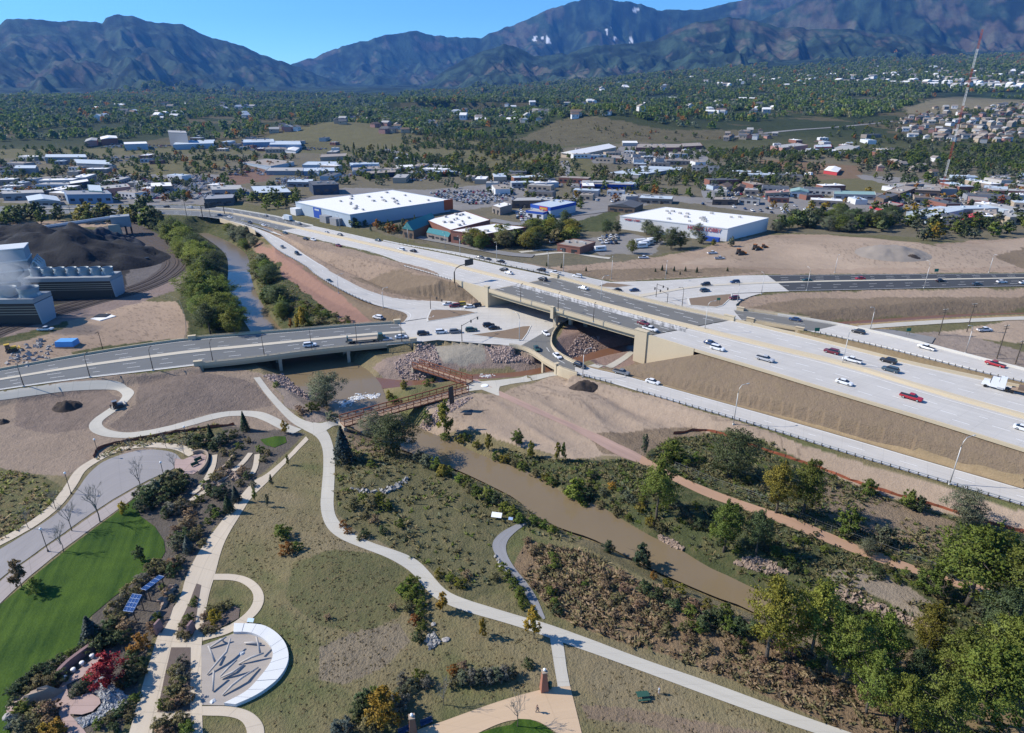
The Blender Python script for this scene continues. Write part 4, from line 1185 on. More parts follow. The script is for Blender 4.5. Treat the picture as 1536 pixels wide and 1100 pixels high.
path_sheet('trail',[(700,570),(715,573),(745,571),(780,567),(820,560),(850,556)],[(700,588),(722,585),(745,581),(780,574.5),(820,566),(850,562)], M_TRAIL, 30)
path_sheet('trail',[(722,585),(736,590),(746,594)],[(750,580),(748,586),(749,594)], M_TRAIL, 8,.11)
path_sheet('trail',[(842,559),(880,552),(917,545),(940,531),(960,520)],[(850,564),(895,556),(925,549),(944,537),(965,524)], M_TRAIL, 30)
path_sheet('park_road',[(-70,862),(0,825),(53,793),(92,767),(113,740),(132,711),(158,690),(198,677),(237,674.5),(262,679),(272,690)],[(-70,935),(0,868),(42,838),(92,803),(120,782),(147,764),(184,741),(206,729),(232,716),(262,704),(272,691)], M_PARKR, 80)
path_sheet('sidewalk',[(-70,945),(0,871),(42,841),(92,806),(147,767),(184,744),(206,732),(232,719)],[(-70,985),(0,904),(60,852),(113,811),(160,777),(211,740),(225,731),(236,724)], road_mat('pinkish sidewalk',(.33,.29,.27),.1,.1, lane=2),60,.10)
path_mid('sidewalk',[(-60,842),(0,814),(39.6,793),(79,765),(105.5,731),(119,706),(147.7,688),(172,676),(200,669),(237,668),(270,671),(290,682)],2.7, M_TANPATH, 90,.10)
sheet('lawn', gl([(0,908),(60,857),(113,815),(160,780),(211,741),(203,756),(211,775),(232,790),(246,812),(248,828),(240,842),(224,857),(169,897),(132,929),(126,963),(100,981),(66,997),(26,1029),(11,1052),(16,1104),(-80,1104),(-80,985)]), M_LAWN, drape=.08)
sheet('lawn', gl([(766,1088),(778,1079),(796,1080),(815,1088),(835,1104),(707,1104),(745,1092)]), M_LAWN, drape=.10)
sheet('lawn', gl([(412,655),(428,655),(430,664),(412,672),(398,668),(390,660)]), M_LAWN, drape=.10)
path_sheet('plaza_walk',[(459,655),(430,686),(400,712),(382,720),(364,740),(343,769),(324,793),(298,827),(278,866),(271.6,897),(253,921),(237,952),(229,979),(219,1010),(208,1050),(195,1095),(186,1130)],[(463,660),(440,684),(412,712),(400,725),(377,746),(358,777),(340,806),(330,832),(324,858),(314,889),(308,921),(303,958),(302.5,979),(302,1021),(303,1052),(304,1095),(306,1130)], M_TANPATH, 110)
_O = [(321,861.4),(356,861.4),(382,870.6),(398,891.7),(393,915.5),(366.5,939),(340,953),(304,962)]
_I = [(320,870.6),(353,870.6),(372,880),(382,894),(377,913),(353,934),(327,946),(304,951)]
path_sheet('plaza_ring', _O, _I, M_TANPATH, 50,.11)
path_sheet('plaza_ring',[(303,1060),(343,1059.5),(374,1066),(393,1081.6),(398,1100),(392,1125)],[(303,1074),(343,1075),(364,1081.6),(372,1100),(368,1120)], M_TANPATH, 40,.11)
sheet('play_court', gl([(302,969.5),(328,960),(351,951),(374,951),(395,960),(409,973.5),(412,989),(404,1005),(390,1022),(372,1042),(337,1059),(303,1058.5)]), M_SAND, drape=.13)
path_sheet('plaza',[(600,1110),(633,1092),(657,1085.5),(709.6,1066),(760,1048.6),(815,1034),(836,1030),(855,1029)],[(690,1118),(709,1104),(749,1085.5),(772,1080),(800,1080),(818,1088),(842,1106),(875,1110)], M_PLAZA, 50)
path_sheet('trail',[(824,952),(827,972),(832,1005),(836.5,1031)],[(842,955),(846,972),(850,1005),(855,1030)], M_TRAIL, 24,.105)
path_sheet('gravel_path',[(776,786),(752,798),(737,814),(741,831),(757,855),(781,878.6),(799,912),(815,930)],[(790,786),(772,799),(760,812),(758,829),(773,855),(789,872),(805,896),(818,928)], M_GRAVELP, 50)
path_sheet('dirt_track',[(690,560),(760,594),(826,622),(887,647),(963,683.7)],[(690,570),(760,604),(860,642),(918,681),(958,695)], M_PINKP, 60,.08)
path_sheet('dirt_track',[(963,683.7),(1005,709),(1060,732),(1129,757),(1160,768),(1254,804),(1347,840),(1402,860),(1455,873),(1490,886),(1536,900),(1600,920)],[(958,695),(1000,717),(1050,742),(1120,766),(1160,782),(1223,807),(1284,831),(1347,854),(1405,871),(1450,886),(1487,898),(1536,914),(1600,936)], M_REDP, 90,.08)
path_mid('dirt_track',[(640,262),(632,255),(626,248)],6, M_REDP, 20,.3)
# pink and grey garden paving, stones, beds
sheet('garden_paving', gl([(150,982),(158,990),(142,1006),(120,1018),(100,1028),(104,1050),(106,1074),(118,1084),(132,1104),(104,1104),(92,1080),(84,1060),(82,1052),(40,1058),(12,1076),(8,1060),(30,1050),(80,1046),(96,1022),(120,1004)]), M_PINK, drape=.10)
sheet('stone_terrace', gl([(104,1050),(120,1047),(136,1042),(150,1050),(152,1058),(140,1070),(124,1075),(106,1074)]), M_PINK, drape=.45)
sheet('river_stones', gl([(140,1018),(150,1012),(165,1022),(172,1030),(190,1044),(195,1052),(172,1072),(150,1080),(124,1094),(110,1078),(126,1076),(142,1070),(153,1058),(150,1048),(138,1040)]), M_COBBLE, drape=.12)
for pts in ([(295,876),(302,878.5),(297,907),(291,951),(264,959),(269,936.6),(284,905)],[(257,972),(286,972),(285.5,1068),(236,1069),(246,1020)],[(232,1086),(287,1076),(290,1104),(228,1104)],[(303,936),(322,928),(352,909),(360,914),(358,928),(325,945),(305,955)],[(248,915),(262,905),(254,930),(243,950),(226,950),(222,935),(228,920)]):
 sheet('planting_bed', gl(pts), M_MULCH, drape=.13)
sheet('cul_de_sac_paving', gl([(262,688),(275,690),(300,680),(310,684),(306,700),(290,712),(272,712),(262,704)]), M_PINK, drape=.11)
path_mid('garden_walk',[(322,683),(320,700),(312,716),(300,733),(288,742)],1.5, M_TANPATH, 30,.14)
path_mid('garden_walk',[(376,680),(364,696),(340,715),(318,732),(285,752)],1.4, M_TANPATH, 40,.14)
path_mid('garden_walk',[(386,682),(384,700),(378,712)],1.4, M_TANPATH, 20,.14)
# dry grass verge between the long ramp and its bank
_v = (rmI - rmO)[:, :2]; _v = np.column_stack([_v / np.linalg.norm(_v, axis=1)[:, None], np.zeros(len(_v))]); _w3 = (1.9 + .8 * fbm(np.arange(len(_v)) * 3.0, np.zeros(len(_v)),14,2,6))[:, None]
strip_mesh('grass_verge',(rmI + _v * .5)[30:],(rmI + _v * _w3)[30:], pm('straw verge',(.29,.215,.125),.95,.3,.5, world=True, bump=.6), across=4, drape=.10)

# ------------------------------------------------------------------ plants
def leaf_quads(cent, size, rng, droop=0.0, flat=0.0):
 """one small bent leaf-clump face per point"""
 n = len(cent)
 a = rng.normal(size=(n, 3)); a /= np.linalg.norm(a, axis=1)[:, None]
 b = rng.normal(size=(n, 3)); b[:, 2] = b[:, 2] * (1 - flat) - droop
 b -= (a * b).sum(1)[:, None] * a; b /= np.linalg.norm(b, axis=1)[:, None]
 s = (size * rng.uniform(.6,1.3, n))[:, None]
 k = rng.uniform(.55,.95, n)[:, None]
 V = np.stack([cent - a*s*.5 - b*s*.5*k, cent + a*s*.5 - b*s*.4*k, cent + a*s*.4 + b*s*.5*k, cent - a*s*.5 + b*s*.45*k],1)
 Q = np.arange(n * 4).reshape(n, 4); out = cent - (cent.mean(0) - [0,0,.15 * np.ptp(cent[:, 2])])
 g = np.cross(V[:, 1] - V[:, 0], V[:, 2] - V[:, 0]); fl = (g * out).sum(1) < 0
 Q[fl] = Q[fl][:, ::-1]
 return V.reshape(-1,3), Q
def soft(me, V, rng, up=.35, jit=.55):
 """shade a crown as a volume: normals lean outwards from its middle"""
 V = np.asarray(V); c = V.mean(0) - [0,0,.15 * np.ptp(V[:, 2])]; s = np.ptp(V, axis=0) / 2 + 1e-6
 n = (V - c) / s; n /= np.linalg.norm(n, axis=1)[:, None] + 1e-9
 n = n + np.repeat(rng.normal(size=(len(V) // 4 + 1,3)) * jit, 4,0)[:len(V)] + [0,0, up]
 n /= np.linalg.norm(n, axis=1)[:, None]
 me.normals_split_custom_set_from_vertices([tuple(a) for a in n.tolist()])
 return me
def clumps(spec, rng):
 """spec: [(cx, cy, cz, rx, ry, rz, leaves)] -> points near the shells, broken into sub clumps"""
 out = []
 for cx, cy, cz, rx, ry, rz, n in spec:
  ns = max(5, int(n / 45))
  d = rng.normal(size=(ns, 3)); d /= np.linalg.norm(d, axis=1)[:, None]
  sub = d * (rng.uniform(.45,1.0, ns) ** .6)[:, None]
  k = rng.integers(0, ns, n)
  p = sub[k] + rng.normal(size=(n, 3)) * .17
  out.append(p * [rx, ry, rz] + [cx, cy, cz])
 return np.vstack(out)
def tree_spec(h, w, base, rng, n, lobes=9, shape='round'):
 sp = []
 ch = h * (1 - base)
 for i in range(lobes):
  t = (i + .5) / lobes
  z = h * base + ch * (.12 + .80 * t)
  env = {'round': math.sin(math.pi * min(1,.18 + .78 * t)) ** .7,'column': .9 - .35 * abs(t - .4),'vase': .45 + .55 * math.sin(math.pi * (.1 + .65 * t)),'spread': .75 + .25 * math.sin(math.pi * t)}[shape]
  a = i * 2.4 + rng.uniform(-.5,.5); r = w / 2 * env * rng.uniform(.30,.62) * (0.35 if i == lobes - 1 else 1)
  rr = w / 2 * env * rng.uniform(.42,.62)
  sp.append((r * math.cos(a), r * math.sin(a), z, rr, rr, ch * rng.uniform(.13,.22), int(n / lobes)))
 return sp
def trunk_mb(h, w, base, rng, r0, limbs=6, lean=.03, multi=1):
 m = MB()
 for q in range(multi):
  ox, oy = (rng.uniform(-.4,.4), rng.uniform(-.4,.4)) if multi > 1 else (0,0)
  top = np.array([ox * 5 * (multi > 1) + rng.uniform(-lean, lean) * h, oy * 5 * (multi > 1) + rng.uniform(-lean, lean) * h, h * .8])
  P = [np.array([ox, oy, -.4]), np.array([ox, oy, h * base * .6]) + rng.normal(size=3) * [.02 * h, .02 * h, 0], top * [.5,.5,.6], top]
  m.tube(P, [r0 / math.sqrt(multi), r0 * .8 / math.sqrt(multi), r0 * .5 / math.sqrt(multi), r0 * .1],7)
  for i in range(limbs):
   t = .35 + .55 * i / limbs; s = np.array(P[1]) * (1 - t) + top * t
   a = i * 2.4 + rng.uniform(0,1); L = w / 2 * rng.uniform(.55,.95)
   e = s + [L * math.cos(a), L * math.sin(a), h * rng.uniform(.05,.2)]
   m.tube([s, (s + e) / 2 + [0,0,-.02 * h], e],[r0 * .32, r0 * .2, r0 * .05],5)
 return m

M_BARK = pm('bark',(.115,.095,.075),.95,.3,3, bump=.5)
M_BARKP = pm('pale bark',(.26,.235,.20),.95,.25,3, bump=.3)
LEAF = {
 'green': leaf_mat('cottonwood leaves',(.111,.164,.034),(.209,.244,.047)),
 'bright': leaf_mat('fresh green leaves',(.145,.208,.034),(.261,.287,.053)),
 'dark': leaf_mat('dark elm leaves',(.076,.117,.050),(.138,.171,.072)),
 'grey': leaf_mat('grey green leaves',(.122,.152,.097),(.220,.238,.145)),
 'yelgreen': leaf_mat('turning leaves',(.178,.189,.034),(.318,.271,.043)),
 'yellow': leaf_mat('yellow leaves',(.345,.247,.040),(.506,.356,.052)),
 'orange': leaf_mat('orange leaves',(.299,.121,.037),(.414,.196,.052)),
 'red': leaf_mat('crimson leaves',(.21,.020,.042),(.36,.036,.075)),
 'needle': leaf_mat('dark needles',(.046,.084,.046),(.098,.135,.069),.2),
 'blue': leaf_mat('blue needles',(.081,.117,.109),(.151,.186,.165),.2),
 'brown': leaf_mat('dry brown stems',(.30,.21,.13),(.43,.315,.20)),
 'straw': leaf_mat('straw grass',(.230,.190,.098),(.345,.282,.149)),
 'sage': leaf_mat('sage leaves',(.187,.187,.152),(.294,.285,.223)),
 'olive': leaf_mat('olive shrub leaves',(.172,.172,.081),(.293,.252,.121)),
 'meadow': leaf_mat('meadow grass',(.150,.138,.068),(.205,.18,.092),.1),
}
_leafslot = bpy.data.materials.new('leaf slot')
TPL = {}
def tpl(name, h, w, base, n, size, seed, shape='round', lobes=9, r0=.3, limbs=6, multi=1, bark=None):
 rng = np.random.default_rng(seed)
 c = clumps(tree_spec(h, w, base, rng, n, lobes, shape), rng)
 c = c[c[:, 2] > h * base * .4]
 V, Q = leaf_quads(c, size, rng)
 cr = soft(raw_mesh('crown', V, Q, _leafslot), V, rng)
 tr = trunk_mb(h, w, base, rng, r0, limbs, multi=multi).mesh('trunk', bark or M_BARK, True)
 TPL.setdefault(name, []).append((h, w, tr, cr))
for s in range(3): tpl('cottonwood',14,11,.26,9500,.25,20 + s, 'round',13,.38,8)
for s in range(2): tpl('elm',11,12,.14,11000,.23,30 + s, 'spread',12,.4,8,3)
for s in range(2): tpl('aspen',8,4.6,.14,4000,.23,40 + s, 'column',9,.14,6)
for s in range(2): tpl('maple',6,5.6,.12,4500,.2,50 + s, 'round',10,.16,6)
for s in range(3): tpl('bush',2.6,3.4,.0,2200,.16,60 + s, 'spread',7,.07,4,3)
for s in range(2): tpl('willow',4.5,4.6,.02,3600,.2,70 + s, 'spread',9,.1,6,4)
def conifer(seed, h=8, w=5.2, n=4200):
 rng = np.random.default_rng(seed)
 t = rng.uniform(0,1, n) ** .75; lay = np.floor(t * 12) / 12 + rng.uniform(0,.05, n)
 r = w / 2 * (1 - lay) * rng.uniform(.25,1, n) ** .5 * (.8 + .2 * np.sin(rng.uniform(0,6.3, n) * 1))
 a = rng.uniform(0,6.283, n)
 c = np.column_stack([r * np.cos(a), r * np.sin(a), h * (.03 + .97 * lay) - r * .28])
 V, Q = leaf_quads(c, .27, rng, .4)
 TPL.setdefault('conifer',[]).append((h, w, MB().tube([(0,0,-.3),(0,0, h * .9)],[.16,.03],6).mesh('trunk', M_BARK), soft(raw_mesh('crown', V, Q, _leafslot), V, rng)))
conifer(80); conifer(81,8,5.0)
def bare(seed, h=8, w=6):
 rng = np.random.default_rng(seed)
 m = MB(); tw = MB()
 def grow(mm, p, d, L, r, lev):
  q = p + d * L
  mm.tube([p, (p + q) / 2 + rng.normal(size=3) * L * .04, q],[r, r * .75, r * .5],5 if lev < 2 else 3, cap=False)
  if lev >= 4: return
  for i in range(3 if lev else 6):
   a = rng.uniform(0,6.283); s = rng.uniform(.35,.75)
   nd = d * 1.0 + np.array([math.cos(a) * s, math.sin(a) * s, .18]); nd /= np.linalg.norm(nd)
   st = p + d * L * (rng.uniform(.45,1.0) if lev else rng.uniform(.5,1.0))
   grow(tw, st, nd, L * rng.uniform(.5,.72), max(r * .5,.02), lev + 1)
 grow(m, np.array([0,0,-.2]), np.array([0,0,1.0]), h * .48,.13,0)
 TPL.setdefault('bare',[]).append((h, w, m.mesh('trunk', M_BARK), tw.mesh('crown', M_BARKP)))
bare(90); bare(91)
def farcrown(seed, h, w, n, size, shape='round'):
 rng = np.random.default_rng(seed)
 c = clumps(tree_spec(h, w, .10, rng, n, 6, shape), rng)
 return leaf_quads(c, size, rng)
def fartree(name, seed, h, w, n, size, shape):
 V, Q = farcrown(seed, h, w, n, size, shape)
 m = MB(); m.tube([(0,0,-.3),(0,0, h * .5)],[.25,.12],5)
 Vt = np.vstack(m.v); k = len(V)
 me = soft(raw_mesh('tree', np.vstack([V, Vt]),[tuple(q) for q in Q] + [tuple(i + k for i in f) for f in m.f],[_leafslot, M_BARK],[0] * len(Q) + [1] * len(m.f)), np.vstack([V, Vt]), np.random.default_rng(seed))
 TPL.setdefault(name, []).append((h, w, None, me))
for s in range(3): fartree('far_round',100 + s, 8,8,900,.62,'round')
for s in range(2): fartree('far_column',110 + s, 8,5,600,.6,'column')
def fc(seed):
 rng = np.random.default_rng(seed); n = 320; t = rng.uniform(0,1, n) ** .8
 r = 2.0 * (1 - t) * rng.uniform(.3,1, n); a = rng.uniform(0,6.28, n)
 V, Q = leaf_quads(np.column_stack([r * np.cos(a), r * np.sin(a),.3 + 7.7 * t]),.7, rng, .3)
 TPL.setdefault('far_conifer',[]).append((8,4, None, raw_mesh('tree', V, Q, _leafslot)))
fc(120); fc(121)

def paint(o, m, slot=0):
 o.material_slots[slot].link = 'OBJECT'; o.material_slots[slot].material = m
_cnt = [0]
def plant(kind, name, px, py, h, leaf, label, cat='tree', group=None, wide=1.0, at=None, rz=None, sink=.1):
 """kind: template; px, py: foot on the photo; h: height in metres"""
 _cnt[0] += 1; i = _cnt[0]
 H, W, tr, cr = TPL[kind][i % len(TPL[kind])]
 p = at if at is not None else g1(px, py)
 s = h / H
 rz = (i * 2.399) % 6.283 if rz is None else rz
 if tr is None:
  o = add(name, cr); o.location = (p[0], p[1], p[2] - sink); o.scale = (s * wide, s * wide, s); o.rotation_euler = (0,0, rz)
  paint(o, LEAF[leaf]); return tag(o, label, cat, group)
 r = empty(name, (p[0], p[1], p[2] - sink), rz, label, cat, group, (s * wide, s * wide, s))
 add('trunk', tr, r); c = add('crown', cr, r)
 if leaf: paint(c, LEAF[leaf])
 return r

# -- trees of the park and the river, one by one
NEAR = [  # template, name, foot px, height, leaf, label, width factor
 ('elm','elm_tree',489,612,12,'grey','round grey-green elm at the river edge just below the road bridge',1.0),
 ('elm','elm_tree',594,680,12,'dark','largest dark elm, beside the near end of the long rusty footbridge',1.1),
 ('elm','elm_tree',562,662,9,'grey','thinner half-bare elm in front of the long rusty footbridge railing',.9),
 ('conifer','juniper_tree',516,692,11,'blue','dense dark juniper beside the trail where it bends below the footbridge',1.1),
 ('aspen','cottonwood_sapling',668,656,12,'yelgreen','slender yellow-green cottonwood on the bank under the footbridge far end',.8),
 ('maple','maple_tree',428,651,4.5,'yellow','small orange-yellow maple at the trail junction',.7),
 ('maple','maple_tree',165,1026,6.2,'red','crimson maple beside the bed of grey river stones',1.1),
 ('aspen','ash_tree',800,958,7.5,'yellow','bright yellow ash where the grey gravel path meets the trail',.8),
 ('aspen','ash_tree',664,918,4.8,'yellow','small pale yellow ash at the lower edge of the trail bend',.95),
 ('aspen','ash_tree',724,956,4.5,'yellow','faint yellow ash alone on the grass below the trail',.8),
 ('maple','ash_tree',577,1086,7,'yellow','full yellow ash among grey shrubs behind the plaza bench',1.0),
 ('maple','ash_tree',187,771,3.6,'yellow','little yellow tree on the green lawn edge by the park road',.8),
 ('bare','bare_tree',150,783,11, None, 'tallest leafless tree on the pinkish sidewalk of the park road',.9),
 ('bare','bare_tree',211,732,8.5, None, 'leafless tree beside the turnaround, next to dark junipers',.9),
 ('bare','bare_tree',108,797,8.5, None, 'leafless tree on the sidewalk below the tallest bare one',.9),
 ('bare','bare_tree',95,828,8, None, 'leafless tree at the lawn edge next to a park lamp post',.8),
 ('bare','bare_tree',43,793,6.5, None, 'thin leafless tree between tan sidewalk and park road, below the scrub field',.8),
 ('bare','bare_tree',84,764,6.5, None, 'thin leafless tree between tan sidewalk and park road, higher up the slope',.8),
 ('bare','bare_tree',195,676,4.5, None, 'small bare tree on the dry strip above the turnaround',.8),
 ('bare','bare_tree',250,672,5.5, None, 'bare tree between the orange fence and the turnaround top',.8),
 ('bare','bare_tree',277,685,5.5, None, 'bare tree at the head of the turnaround beside the paved seating area',.8),
 ('bare','bare_tree',263,707,6, None, 'bare tree on the small round island of the turnaround',.9),
 ('bare','bare_tree',776,1090,7, None, 'bare tree in the round lawn inside the tan plaza',.9),
 ('bare','bare_tree',665,1058,6, None, 'bare young tree on the grass above the tan plaza',.8),
 ('aspen','ash_tree',33,882,7,'straw','half-bare straw-yellow tree on the sidewalk by the big lawn',.9),
 ('maple','lawn_tree',211,842,4,'dark','small dark green tree in a mulch ring on the big lawn',.8),
 ('maple','lawn_tree',56,892,4,'green','low green tree shadowing the lawn edge by the sidewalk',1.0),
 ('conifer','spruce_tree',368,646,6.5,'needle','dark spruce at the top of the garden, nearest the trail junction',.9),
 ('conifer','spruce_tree',318,664,6,'needle','dark spruce at the head of the garden beside the orange fence',.9),
 ('conifer','spruce_tree',140,962,6,'blue','blue-green spruce at the lawn edge above the curved bench wall',1.4),
 ('conifer','spruce_tree',284,828,4.5,'blue','broad blue spruce beside the tan walk below the mulch slope',1.3),
 ('conifer','spruce_tree',344,768,5,'needle','pair-topped dark spruce close to the tan walk',1.2),
 ('conifer','spruce_tree',355,752,4.6,'blue','bluish spruce leaning over the tan walk',1.2),
 ('cottonwood','cottonwood_tree',985,778,15.5,'green','tall green cottonwood on the far river bank beside the red dirt track',.8),
 ('elm','elm_tree',1096,716,13,'dark','wide dark elm on the dirt slope under the ramp guardrail',.95),
 ('cottonwood','cottonwood_tree',1085,828,13,'green','bushy green cottonwood between river and red dirt track',.85),
 ('cottonwood','cottonwood_tree',1134,832,11,'dark','darker thin-topped cottonwood beside the bushy one by the red track',.75),
 ('cottonwood','cottonwood_tree',1163,770,13,'yelgreen','yellow-green cottonwood in front of the orange construction fence',.8),
 ('cottonwood','cottonwood_tree',1205,770,14,'green','green cottonwood with a yellow neighbour by the orange construction fence',.9),
 ('cottonwood','cottonwood_tree',1450,908,18,'bright','huge bright green cottonwood over the end of the red dirt track',1.15),
 ('cottonwood','cottonwood_tree',1525,935,19,'green','huge green cottonwood at the end of the river flat, partly outside the view',1.1),
 ('cottonwood','cottonwood_tree',1150,990,17,'yelgreen','tall yellow cottonwood at the river bend, first of the riverside row',.85),
 ('cottonwood','cottonwood_tree',1214,984,16,'bright','full green cottonwood next to the tall yellow one at the river bend',.85),
 ('cottonwood','cottonwood_tree',1240,1010,12,'green','dark-stemmed cottonwood under the full green one by the river',.7),
 ('cottonwood','cottonwood_tree',1265,1026,14,'green','straight-trunked cottonwood midway along the riverside row',.75),
 ('cottonwood','cottonwood_tree',1310,1012,14,'bright','light green cottonwood opposite the pale riprap',.75),
 ('cottonwood','cottonwood_tree',1300,1070,12,'green','low leaning cottonwood with dead branches above the weed slope',.8),
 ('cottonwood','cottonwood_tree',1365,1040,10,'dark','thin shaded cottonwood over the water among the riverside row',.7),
 ('cottonwood','cottonwood_tree',1465,1090,17,'bright','broad pale green cottonwood nearest the bottom corner of the river',1.0),
 ('cottonwood','cottonwood_tree',1400,1112,13,'green','bushy cottonwood at the end of the weed slope',.9),
 ('cottonwood','cottonwood_tree',1500,1020,14,'green','cottonwood behind the broad pale one near the end of the river',.9),
 ('cottonwood','cottonwood_tree',1535,1080,15,'green','cottonwood half outside the view at the river corner',.9),
 ('cottonwood','cottonwood_tree',1385,985,12,'yelgreen','yellowish cottonwood over the water beside the end of the pale riprap',.8),
 ('cottonwood','cottonwood_tree',1428,1040,14,'green','dense cottonwood in the middle of the corner thicket by the river',.9),
 ('cottonwood','cottonwood_tree',1345,1098,11,'bright','bright low cottonwood at the trail end of the corner thicket',.9),
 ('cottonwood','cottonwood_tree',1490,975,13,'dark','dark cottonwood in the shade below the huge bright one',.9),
 ('elm','elm_tree',1444,790,9,'grey','wide grey-green tree beside the ramp dirt bank and orange fence',1.0),
 ('aspen','aspen_tree',797,690,6,'yelgreen','yellow-green aspen alone on the far bank scrub line',.75),
 ('aspen','aspen_tree',836,693,6.2,'yelgreen','yellow-green aspen, one of a close pair on the far bank',.6),
 ('aspen','aspen_tree',845,691,5.6,'bright','greener aspen, the other of the close pair on the far bank',.6),
 ('aspen','aspen_tree',733,678,6,'yelgreen','bright yellow-green aspen at the corner of the dirt field',.8),
 ('aspen','aspen_tree',966,682,6.5,'grey','sparse grey-green sapling at the foot of the rutted dirt slope',.7),
 ('willow','willow_tree',776,666,4.5,'green','round willow standing at the edge of the pale dirt field',.9),
 ('willow','willow_tree',862,752,6,'bright','big bright willow bush overhanging the far river bank',1.2),
 ('willow','willow_tree',1006,690,6,'bright','light green willow beside the tall cottonwood at the red track',1.2),
 ('willow','willow_tree',1270,802,6.5,'green','green willow between red dirt track and the brown brushy bank',.9),
 ('willow','willow_tree',1302,742,4.5,'green','green willow bush below the orange fence in the brown patch',.9),
 ('willow','willow_tree',1360,762,5,'green','green willow bush by the orange fence, next to a smaller one',.9),
 ('willow','willow_tree',1378,768,4.2,'dark','smaller dark willow bush by the orange fence',.9),
 ('willow','willow_tree',1325,816,5,'grey','grey willow bush at the lower end of the brown brushy patch',1.0),
 ('willow','willow_tree',1395,890,6,'green','willow bush in front of the huge cottonwood on the river flat',1.1),
 ('willow','juniper_tree',962,850,5.5,'needle','dark juniper alone at the water edge above the brown weeds',.9),
 ('willow','juniper_tree',912,828,3,'needle','small dark juniper on the near bank upstream of the lone one',1.0),
 ('elm','elm_tree',1300,832,4,'grey','low grey bush tree beside the chain-link fence',1.0),
 ('aspen','ash_tree',402,760,3.6,'grey','thin young tree with its shadow on the dry grass beside the tan walk',.6),
 ('aspen','ash_tree',408,730,3.6,'grey','thin young tree on the dry grass by the red post',.6),
 ('aspen','ash_tree',383,752,4,'bright','thin bright young tree at the tan walk edge',.6),
 ('aspen','ash_tree',432,698,3.4,'green','thin young tree on the grass triangle inside the trail bend',.6),
]
for k, nm, px, py, h, lf, lb, wd in NEAR: plant(k, nm, px, py, h, lf, lb, 'tree', None, wd)

# -- shrubs: (foot px, height, leaf, template, width) by bed; those of one bed that look alike share one label
def shrubs(name, label, group, spots, sink=.15):
 for s in spots:
  px, py, h, lf = s[:4]; k = s[4] if len(s) > 4 else 'bush'; wd = s[5] if len(s) > 5 else 1.0
  plant(k, name, px, py, h, lf, label.replace('@', {'green': 'green','bright': 'bright green','dark': 'dark green','grey': 'grey-green','yelgreen': 'yellow-green','yellow': 'yellow','orange': 'orange','red': 'red','needle': 'dark evergreen','blue': 'blue-grey','brown': 'brown','straw': 'straw coloured','sage': 'sage grey','olive': 'olive'}[lf]),'shrub', group, wd, sink=sink)
shrubs('juniper_shrub','@ shrub in the clump at the head of the mulch garden','garden head shrubs',[(296,672,3.5,'dark'),(306,668,3.8,'dark'),(330,668,3.5,'grey'),(342,664,3.5,'dark'),(286,664,3,'grey'),(352,655,2.5,'olive'),(322,675,2.5,'dark'),(335,682,2.2,'olive'),(350,683,2,'olive'),(360,672,2,'green'),(372,664,1.8,'olive')])
shrubs('juniper_shrub','@ shrub in the thick belt beside the turnaround sidewalk','turnaround shrubs',[(222,752,4,'dark'),(234,742,4.4,'grey'),(246,735,4,'dark'),(258,728,4.2,'grey'),(268,722,3.6,'olive'),(278,730,3.2,'dark'),(262,742,4.2,'dark'),(248,752,3.8,'dark'),(230,762,2.4,'needle'),(214,766,3.4,'needle'),(214,748,3.4,'grey')])
shrubs('juniper_shrub','@ shrub on the mulch slope between lawn and tan walk','mulch slope shrubs',[(262,770,3.4,'sage'),(274,764,3.2,'olive'),(252,775,2.6,'dark'),(285,775,2.4,'brown'),(276,792,2.4,'brown'),(289,788,2.6,'brown'),(262,797,1.6,'brown'),(300,800,2.2,'olive'),(292,808,2.6,'olive'),(276,812,3.2,'dark'),(266,822,2.8,'grey'),(304,818,1.8,'olive'),(256,808,1.2,'straw'),(312,785,1.6,'green'),(318,770,2.4,'needle'),(326,775,2.2,'green')])
shrubs('juniper_shrub','@ shrub between the pale garden paths near the tan walk','garden path shrubs',[(322,722,2.6,'olive'),(332,715,2.6,'brown'),(318,742,3,'dark'),(330,748,3.4,'needle'),(338,742,3,'blue'),(300,752,2,'green'),(365,712,2.6,'brown'),(372,718,2,'dark'),(360,728,1.8,'olive'),(396,692,2,'olive'),(392,678,2.2,'green'),(402,682,1.8,'straw'),(345,700,2,'olive'),(308,728,1.8,'green'),(350,690,1.6,'straw'),(380,730,1.6,'grey'),(290,760,1.8,'straw')])
shrubs('hedge_shrub','@ shrub of the long belt under the two blue solar canopies','solar canopy shrubs',[(248,858,2.4,'olive'),(236,852,2.4,'olive'),(258,852,2.4,'brown'),(226,862,2.6,'olive'),(214,876,2.6,'sage'),(204,888,2.8,'olive'),(192,898,2.6,'olive'),(182,910,2.6,'sage'),(172,922,2.8,'olive'),(178,938,2.8,'olive'),(190,946,2.6,'brown'),(262,862,2.6,'dark'),(268,846,2.2,'olive'),(166,946,2.6,'dark'),(154,958,3,'needle'),(146,974,3,'dark'),(164,968,3,'dark'),(184,962,2.8,'dark'),(250,892,1.4,'brown'),(258,900,1.4,'olive'),(244,882,1.2,'green')])
shrubs('hedge_shrub','@ shrub in the beds around the flagstone terrace','terrace shrubs',[(211,976,3.2,'orange'),(200,992,2.4,'dark'),(212,1000,2,'dark'),(196,1012,2.4,'dark'),(206,1018,2.6,'olive'),(194,1026,2.2,'needle'),(182,1030,1.6,'orange'),(122,1038,2.2,'grey'),(130,1030,1.8,'grey'),(114,1046,1.6,'grey'),(134,1018,1.4,'green'),(150,1090,1.6,'green'),(166,1082,1.8,'olive'),(180,1074,1.8,'dark'),(192,1062,1.8,'dark'),(172,1096,1.6,'dark'),(196,1078,1.6,'olive'),(204,1050,1.6,'green')])
